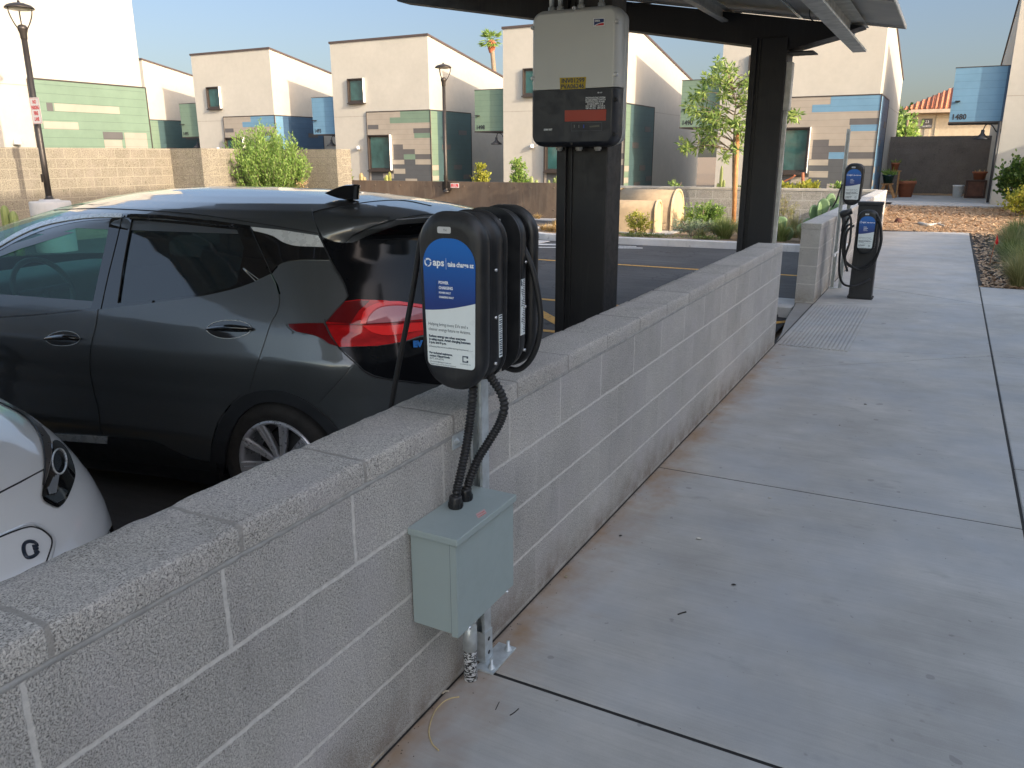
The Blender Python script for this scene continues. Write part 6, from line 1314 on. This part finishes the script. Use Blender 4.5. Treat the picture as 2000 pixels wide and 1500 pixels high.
# --- terrace plants
def ter(px, y=21.6): p = atY(px, 355, y); return (p.x, y, .3)
for px, y, lb, bl, n, L, w, mt, sd in ((940, 21.9, 'rounded lime green shrub behind the steel wall below the number box 1498', [(0, 0, .55, .33, .3, .38), (0, 0, .95, .2, .18, .2)], 900, .09, .03, L_yel, 31), (1014, 22.6, 'tall green vine shrub against the house right of the lime green shrub', [(0, 0, .6, .38, .3, .5), (-.05, 0, 1.05, .28, .25, .3)], 1500, .09, .026, L_bush, 32),
    (684, 21.9, 'narrow green vine climbing at the end of the beige wall', [(0, 0, .6, .13, .12, .5), (-.05, 0, 1.1, .10, .1, .35)], 600, .08, .025, L_bush, 33), (1325, 20.5, 'low green shrub above the planter wall', [(0, 0, .45, .25, .2, .26), (.2, 0, .32, .28, .2, .1)], 600, .07, .022, L_bush, 34),
    (1450, 20.6, 'small dark green plant above the planter wall beside the tree', [(0, 0, .4, .25, .2, .22)], 400, .07, .02, L_dark, 36), (1535, 20.0, 'yellow green leafy plants above the planter wall, left of the others', [(0, 0, .5, .40, .2, .16)], 700, .10, .026, L_yel, 37), (1580, 20.0, 'bright green leafy plant above the planter wall', [(0, 0, .52, .25, .2, .2)], 450, .10, .03, L_yel, 38), (1640, 20.2, 'green leafy plant beside the tall strut post, above the planter wall', [(0, 0, .5, .25, .2, .2)], 350, .09, .024, L_bush, 39)):
    plant('terrace_shrub', ter(px, y), lb, 'shrub', bl, n, L, w, mt, 5, seed=sd, group='terrace shrubs')
def stalks(c, hs_, label, mat, r=.035, name='column_cactus', cat='cactus'):
    t = empty(name, c, label, cat, 'column cacti'); 
    for dx, dy, h in hs_:
        mb = MB(); x, y, z = c[0]+dx, c[1]+dy, c[2]
        rings = [[(x+r*s*(1+.18*math.cos(6*q))*math.cos(q), y+r*s*(1+.18*math.cos(6*q))*math.sin(q), z+zz*h) for q in [2*math.pi*k/24 for k in range(24)]] for zz, s in ((0, .9), (.3, 1), (.7, 1), (.9, .9), (.97, .6), (1, .2))]
        loft(mb, rings, 0, True, True); mb.build('stalk', mat, t)
L_c2 = leafmat('green_cactus', (.16, .20, .06), (.24, .27, .09), 0)
stalks(ter(706, 21.3), [(0, 0, .78), (.08, .05, .65)], 'small brown cactus behind the steel wall, left one', leafmat('brown_cactus', (.30, .22, .10), (.35, .26, .12), 0), .07)
stalks(ter(756, 21.3), [(0, 0, .72), (.1, .03, .82), (-.09, .04, .66)], 'small yellow green cactus behind the steel wall below the window', leafmat('lime_cactus', (.35, .36, .08), (.42, .42, .12), 0), .05)
stalks(ter(1408, 20.4), [(0, 0, 1.05), (.07, .03, .7), (-.07, 0, .62)], 'slim dark column cactus above the planter wall near the tree', L_c2, .035)
stalks(ter(1072, 21.5), [(k*.13, (k % 2)*.1, .62+.15*((k*7) % 5)/5) for k in range(6)], 'row of thin green cactus stems by the first column', L_c2, .04)
stalks(ter(1038, 21.5), [(0, 0, .72), (.14, .05, .62), (-.12, .04, .55)], 'short lime cactus paddles behind the steel wall', L_c2, .06)
p = atY(14, 440, 8.0); stalks((p.x, 8.0, LOT), [(0, 0, atY(12, 401, 8.0).z-LOT), (.16, .05, atY(12, 412, 8.0).z-LOT), (.27, 0, atY(12, 428, 8.0).z-LOT), (-.15, .1, .6)], 'green column cactus at the left edge in front of the block wall', L_c2, .065)
# red and orange stems
for i, (px, a, b, lb) in enumerate(((1527, (1520, 352), (1535, 345), 'reddish flower stalk bending right above the planter wall'), (1568, (1568, 352), (1568, 338), 'short rust red post in front of the blue and grey planks'))):
    y = 20.3; mb = MB()
    if i == 0: mb.tube(bez([atY(1518, 365, y), atY(1530, 355, y), atY(1545, 348, y), atY(1553, 342, y)], 4), [.02]*13, 6); v = []; f = []; rn = random.Random(9)
    else: mb.tube([atY(1568, 365, y), atY(1568, 337, y)], .035, 8)
    tag(mb.build(('flower_stalk', 'rust_post')[i], M['terracotta']), lb, ('flower', 'post')[i])
plant('dry_flowers', tuple(atY(590, 380, 15.0))[:2]+(LOT,), 'dry pinkish flowering twigs in front of the beige wall, right of the bush', 'plant', [(0, 0, 1.0, .28, .2, .22), (.15, 0, 1.12, .12, .1, .12), (-.05, 0, .6, .15, .15, .4)], 420, .045, .014, leafmat('dry_flower', (.50, .30, .18), (.55, .42, .16), .2), 16, seed=41, stemr=.005)
for i, (px, y, h) in enumerate(((1075, 15.7, .22), (1088, 15.6, .26), (1062, 15.9, .20), (1085, 16.3, .28), (1050, 20.3, .2))):
    p = atZ(px, 452, -.03); tuft((atY(px, 450, y).x, y, -.03 if y < 20 else LOT), h, .26, 150, L_dry, ('dry straw tuft, front left in the kerbed island', 'dry straw tuft nearest the first column', 'dry straw tuft at the rounded end of the kerbed island', 'dry straw tuft at the back of the kerbed island', 'dry weeds at the foot of the steel wall')[i], 60+i, group='dry tufts')
# --- right side
spots = [(2.12, 11.1, .55, .42), (2.3, 11.9, .62, .45), (2.25, 12.8, .55, .45), (2.6, 12.4, .7, .5), (2.15, 13.9, .5, .4), (2.6, 13.8, .66, .5), (2.25, 15.1, .52, .45), (2.7, 15.2, .68, .5), (2.3, 16.4, .52, .45), (2.75, 16.7, .62, .5), (2.5, 17.9, .55, .45), (3.1, 13.0, .8, .5), (2.75, 11.2, .65, .5)]
nm = ['nearest', 'second nearest', 'third', 'fourth', 'fifth', 'sixth', 'seventh', 'eighth', 'ninth', 'tenth', 'farthest', 'outermost', 'nearest outer']
for i, (x, y, h, r) in enumerate(spots): tuft((x, y, -.02), h, r, 620, L_grn if i % 3 else L_grass, '%s feathery grass tuft in the mulch at the right edge' % nm[i], 80+i, group='feathery grass at the right edge', droop=.35, w=.0045)
plant('shrub', (2.75, 23.4, .2), 'big dark green leafy shrub against the house at the right edge', 'shrub', [(0, 0, .95, .62, .5, .5), (-.22, 0, .62, .4, .35, .32), (.3, 0, 1.15, .4, .4, .35), (.7, .1, .9, .6, .5, .6)], 5200, .10, .034, L_dark, 12, seed=51)
plant('shrub', (2.72, 22.2, .1), 'yellow green sunlit lower part of the dark shrub at the right edge', 'shrub', [(0, 0, .42, .42, .35, .36), (.3, 0, .5, .4, .3, .36), (.7, 0, .45, .4, .3, .4)], 3000, .08, .028, L_yel, 10, seed=52)  # sunlight on the dark shrub's lower leaves put into yellow leaf colour
mb = MB(); a, b = Vector((1.87, 13.4, -.02)), Vector((1.91, 13.45, .44)); mb.tube([a, b], .004, 6); F1 = empty('marker_flag', a, 'small red marker flag on an orange wire in the mulch', 'flag'); mb.build('wire', flat('orange_wire', (.55, .14, .05)), F1)
mb = MB(); q = [(1.91, 13.45, .44), (1.935, 13.45, .36), (1.945, 13.47, .31), (1.925, 13.46, .28), (1.895, 13.44, .33)]; mb.prism(q, (.002, .004, 0)); mb.build('flag_sheet', flat('flag_red', (.60, .02, .02)), F1)
# --- far trees
def palm(c, H_, label):
    t = empty('palm_tree', c, label, 'tree'); c = Vector(c); rnd = random.Random(2); top = c+Vector((-.35, 0, H_)); mb = MB(); mb.tube(bez([c, c+Vector((.1, 0, H_*.5)), top], 8), [.26-.09*k/16 for k in range(17)], 10); mb.build('trunk', M['bark'], t)
    v = []; f = []; 
    for i in range(46):
        q = rnd.uniform(0, 6.283); el = rnd.uniform(-.5, 1.3); d = Vector((math.cos(q)*math.cos(el), math.sin(q)*math.cos(el), math.sin(el))); L = rnd.uniform(.6, .95); e = top+d*L*.7; s = d.cross(Vector((0, 0, 1))).normalized()
        for k in range(13): u = (k-6)/6; dd = d+s*u*.9+Vector((0, 0, -.25-abs(u)*.25)); leaf(v, f, e, dd, rnd.uniform(.4, .65), .028, rnd)
        leaf(v, f, top, d, L*.75, .02, rnd)
    leafmesh('crown', v, f, L_bush, t); mb = MB(); mb.lathe(top-Vector((0, 0, .9)), [(.18, 0), (.30, .35), (.38, .75), (.2, 1.0)], 12); mb.build('leaf_skirt', M['terracotta'], t)
p = atY(964, 80, 60); palm((p.x+.15, 60, 0), p.z, 'distant slender palm tree rising behind the houses')
rnd = random.Random(8); c = atY(605, 150, 42); c.z = 0; t = empty('bare_tree', c, 'faint leafless tree crown showing above the roof line', 'tree'); mb = MB(); H_ = atY(605, 122, 42).z
def br(p, d, L, r, n):
    e = p+d*L; mb.tube([p, e], [r, r*.7], 4)
    if n: 
        for k in range(3): br(e, (d+Vector((rnd.uniform(-.7, .7), rnd.uniform(-.7, .7), rnd.uniform(-.1, .5)))).normalized(), L*.72, r*.6, n-1)
br(c+Vector((0, 0, 0)), Vector((0, 0, 1)), H_*.62, .14, 0)
for k in range(6): br(c+Vector((0, 0, H_*.6)), Vector((rnd.uniform(-.9, .9), rnd.uniform(-.6, .6), 1)).normalized(), H_*.13, .05, 4)
mb.build('branches', plain('bare_twigs', (.20, .13, .12), .9), t, recalc=False)
for i, (px, y, top, rx, lb) in enumerate(((1752, 46, 205, 1.1, 'dark leafy tree between the houses, nearer the plank house'), (1768, 44, 222, .8, 'lower dark leafy tree in front of the tile roofed house'))):
    p = atY(px, top, y); plant('leafy_tree', (p.x, y, .3), lb, 'tree', [(0, 0, p.z-1.2, rx, rx, 1.0), (-.3, 0, p.z-2.1, rx*1.1, rx, .9), (.3, 0, p.z-2.3, rx, rx, .7)], 2600, .2, .07, L_dark if i == 0 else L_bush, 6, seed=70+i, bark=M['bark'], fol='crown', stemr=.06)
# ================================================================== porch things
ST = empty('step_stool', (-.55, 27.4, .31), 'orange wooden step stool standing by the corner of the plank house', 'stool')
def bar(mb, a, b, w, d): 
    a, b = Vector(a), Vector(b); t_ = (b-a).normalized(); s = t_.cross(Vector((0, 1, 0))).normalized()*w/2; k = Vector((0, d/2, 0)); mb.prism([a-s-k, a+s-k, a+s+k, a-s+k], b-a)
for dx in (-.24, .24): mb = MB(); bar(mb, (-.55+dx, 27.3, .31), (-.55+dx*.3, 27.3, .72), .07, .03); mb.build('leg', M['wood'], ST)
for dx in (-.24, .24): mb = MB(); bar(mb, (-.55+dx, 27.55, .31), (-.55+dx*.3, 27.55, .72), .07, .03); mb.build('leg', M['wood'], ST)
mb = MB(); mb.bbox(-.72, -.38, 27.25, 27.6, .72, .745, .004); mb.build('step_board', M['wood'], ST); mb = MB(); mb.bbox(-.66, -.44, 27.29, 27.31, .5, .54, .003); mb.build('cross_rail', M['wood'], ST)
mb = MB(); mb.bbox(-.62, -.22, 27.7, 28.0, 1.10, 1.13, .004); bt = empty('plant_stand', (-.4, 27.85, .31), 'tall narrow wooden plant stand behind the step stool', 'stand'); mb.build('shelf_board', M['wood'], bt)
for x, y in ((-.28, 27.72), (-.28, 27.97), (-.58, 27.72), (-.58, 27.97)): mb = MB(); mb.bbox(x-.02, x+.02, y-.02, y+.02, .31, 1.099, .003); mb.build('leg', M['wood'], bt)
def pot(c, r, h, mat, label, grp='plant pots', leafn=0, lm=None, lh=.2):
    t = empty('plant_pot', c, label, 'plant pot', grp); mb = MB(); mb.lathe(c, [(r*.7, 0), (r*.95, h*.8), (r*1.06, h*.8), (r*1.06, h), (r*.92, h), (r*.9, h*.9), (.001, h*.9)], 20); mb.lathe(c, [(.001, 0), (r*.7, 0)], 20); mb.build('pot', mat, t)
    if leafn:
        v = []; f = []; rn = random.Random(leafn)
        for i in range(leafn): d = Vector((rn.gauss(0, 1), rn.gauss(0, 1), rn.uniform(.2, 1.6))); leaf(v, f, Vector(c)+Vector((rn.gauss(0, r*.4), rn.gauss(0, r*.4), h*.9)), d, rn.uniform(.5, 1)*lh, .02, rn)
        leafmesh('foliage', v, f, lm, t)
    return t
pot((-.42, 27.85, 1.131), .12, .24, M['terracotta'], 'small terracotta pot on top of the plant stand', leafn=12, lm=L_grn, lh=.28)
pot((-.55, 27.42, .746), .17, .27, flat('pot_green', (.01, .04, .035), .3), 'dark green pot with trailing plant on the step stool', leafn=110, lm=L_bush, lh=.32)
pot((-.05, 28.3, .31), .27, .50, M['terracotta'], 'large terracotta pot on the ground beside the stool', leafn=16, lm=L_grn, lh=.22)
pot((1.95, 28.55, .86), .2, .24, M['terracotta'], 'reddish planter standing behind the dark crate', leafn=8, lm=L_dry, lh=.12)
mb = MB(); mb.lathe((1.42, 28.75, .31), [(.001, 0), (.13, 0), (.155, .33), (.165, .33), (.165, .37), (.145, .37), (.001, .36)], 20); tag(mb.build('bucket', M['white']), 'white plastic bucket on the porch beside the dark crate', 'bucket')
CR = empty('wooden_crate', (1.95, 28.3, .31), 'dark brown wooden crate on the porch near the right hand house', 'crate'); dk = plain('dark_crate_wood', (.055, .022, .014), .7, var=.3, sc=8)
mb = MB(); mb.bbox(1.60, 2.17, 28.14, 28.55, .32, .38, .004); mb.bbox(1.60, 2.17, 28.14, 28.55, .80, .85, .004); mb.build('frame_board', dk, CR)
for x in (1.60, 2.11): mb = MB(); mb.bbox(x, x+.06, 28.14, 28.2, .381, .799, .003); mb.build('corner_post', dk, CR)
mb = MB(); mb.box(1.665, 2.105, 28.185, 28.2, .381, .799); mb.build('front_panel', plain('reddish_board', (.13, .05, .03), .7, var=.3, sc=9), CR)
# driftwood on the mulch
mb = MB(); p = [atZ(x, y, .06) for x, y in ((1795, 437), (1812, 440), (1830, 438), (1845, 441))]; mb.tube(bez(p, 3), [.05, .05, .045, .04, .04, .035, .03, .03, .02, .015], 7); mb.tube([p[2], atZ(1838, 433, .12)], [.02, .006], 5); tag(mb.build('driftwood', plain('grey_driftwood', (.42, .40, .36), .9, var=.2)), 'grey weathered branch lying on the mulch', 'branch')
mb = MB(); q = atZ(1754, 436, .05); rings = [[(q.x+r*math.cos(k), q.y+r*math.sin(k)*.8, q.z+z) for k in [2*math.pi*j/10 for j in range(10)]] for r, z in ((.06, -.03), (.09, .03), (.07, .09), (.03, .12))]; loft(mb, rings); tag(mb.build('stone', plain('dark_stone', (.08, .03, .02), .8)), 'small dark stone on the mulch', 'stone')
# wheel stop seen through the gap
mb = MB(); mb.prism([(-1.35, 8.42, LOT), (-1.35, 9.1, LOT), (-1.35, 9.08, -.04), (-1.35, 8.44, -.04)], (1.15, 0, 0)); tag(mb.build('concrete_pad', M['kerb']), 'pale concrete step seen through the gap in the wall', 'step')
# ================================================================== litter on the sidewalk
Ld = plain('dry_leaf', (.42, .34, .22), .8, var=.3, sc=40); Ldk = plain('dark_bit', (.03, .025, .02), .9); Lw = plain('pale_petal', (.60, .56, .48), .8)
def curl(px, py, s, mat, label, ang=0, name='fallen_leaf'):
    c = atZ(px, py, .001); mb = MB(); v = []
    for i in range(7):
        u = i/6-.5; w = math.sin(math.pi*(i/6))**.8*s*.28+.0004
        for sg in (-1, 0, 1): v.append((c.x+(math.cos(ang)*u*s-math.sin(ang)*sg*w), c.y+(math.sin(ang)*u*s+math.cos(ang)*sg*w), .0015+abs(sg)*s*.16*(1-abs(u))+s*.1*u*u))
    mb.add(v, [(i*3+j, i*3+j+1, i*3+j+4, i*3+j+3) for i in range(6) for j in range(2)], 0, True); v2 = [(x, y, z+.0008) for x, y, z in v]; mb.add(v2, [(i*3+j, i*3+j+1, i*3+j+4, i*3+j+3) for i in range(6) for j in range(2)], 0, True)
    return tag(mb.build(name, mat, recalc=False), label, 'leaf', 'fallen leaves on the sidewalk')
for px, py, s, mt, a, lb in ((1365, 1053, .024, Lw, .3, 'pale curled leaf on the middle slab'), (1105, 1127, .020, Ld, 2.3, 'brown curled leaf near the foot of the wall'), (1212, 1047, .016, Ldk, .9, 'dark bit of leaf beside the wall joint'), (1450, 955, .014, Lw, 0, 'pale petal lying in the second joint'), (1504, 973, .018, Lw, .4, 'pale leaf just below the second joint'), (1380, 810, .04, Ld, 2.9, 'longer tan leaf at the wall base'), (1346, 840, .02, Lw, .2, 'small pale chip at the wall base'), (1640, 831, .012, Ldk, 1, 'dark round speck farther up the slab'), (1433, 1143, .018, Ldk, .2, 'dark flattened speck on the near slab'), (1690, 790, .018, Ldk, .1, 'thin dark leaf on the far half of the slab')):
    curl(px, py, s, mt, lb, a)
def twig(pts, r, mat, label): mb = MB(); mb.tube(bez([atZ(x, y, r*.8) for x, y in pts], 5), r, 6); tag(mb.build('twig', mat), label, 'twig', 'twigs on the sidewalk')
twig([(897, 1361), (880, 1364), (865, 1372), (848, 1392), (838, 1425), (843, 1450), (857, 1466)], .0022, plain('dry_straw_stem', (.55, .42, .22), .8, var=.2, sc=60), 'long curved dry straw coloured stem beside the wall')
twig([(996, 1397), (1004, 1392), (1013, 1384)], .0016, Ldk, 'small dark forked twig right of the curved stem'); twig([(968, 1386), (975, 1371)], .0011, Ldk, 'thin dark twig left of the forked one'); twig([(1324, 1200), (1332, 1197), (1340, 1195)], .0026, Ldk, 'short brown twig in the middle of the near slab')
twig([(864, 1354), (870, 1350), (877, 1350)], .003, plain('pale_twig', (.5, .42, .32), .8), 'pale wood chip at the foot of the wall by the conduit'); twig([(725, 1495), (735, 1482), (748, 1469)], .004, plain('tan_twig', (.45, .35, .22), .8), 'tan dry leaf stalk at the bottom edge by the wall')
mb = MB(); rn = random.Random(77)
for i in range(420):
    if i < 260: x, y = abs(rn.gauss(0, .03))+.006, rn.uniform(-.4, 6.0)
    else: x, y = rn.uniform(.05, 3.2), rn.uniform(.2, 9)
    s = rn.uniform(.0008, .0026); mb.add([(x-s, y, 0.0), (x, y-s, 0), (x+s, y, 0), (x, y+s, 0), (x, y, s)], [(0, 1, 4), (1, 2, 4), (2, 3, 4), (3, 0, 4)])
tag(mb.build('grit', plain('grit_brown', (.10, .07, .05), .9), recalc=False), kind='stuff')
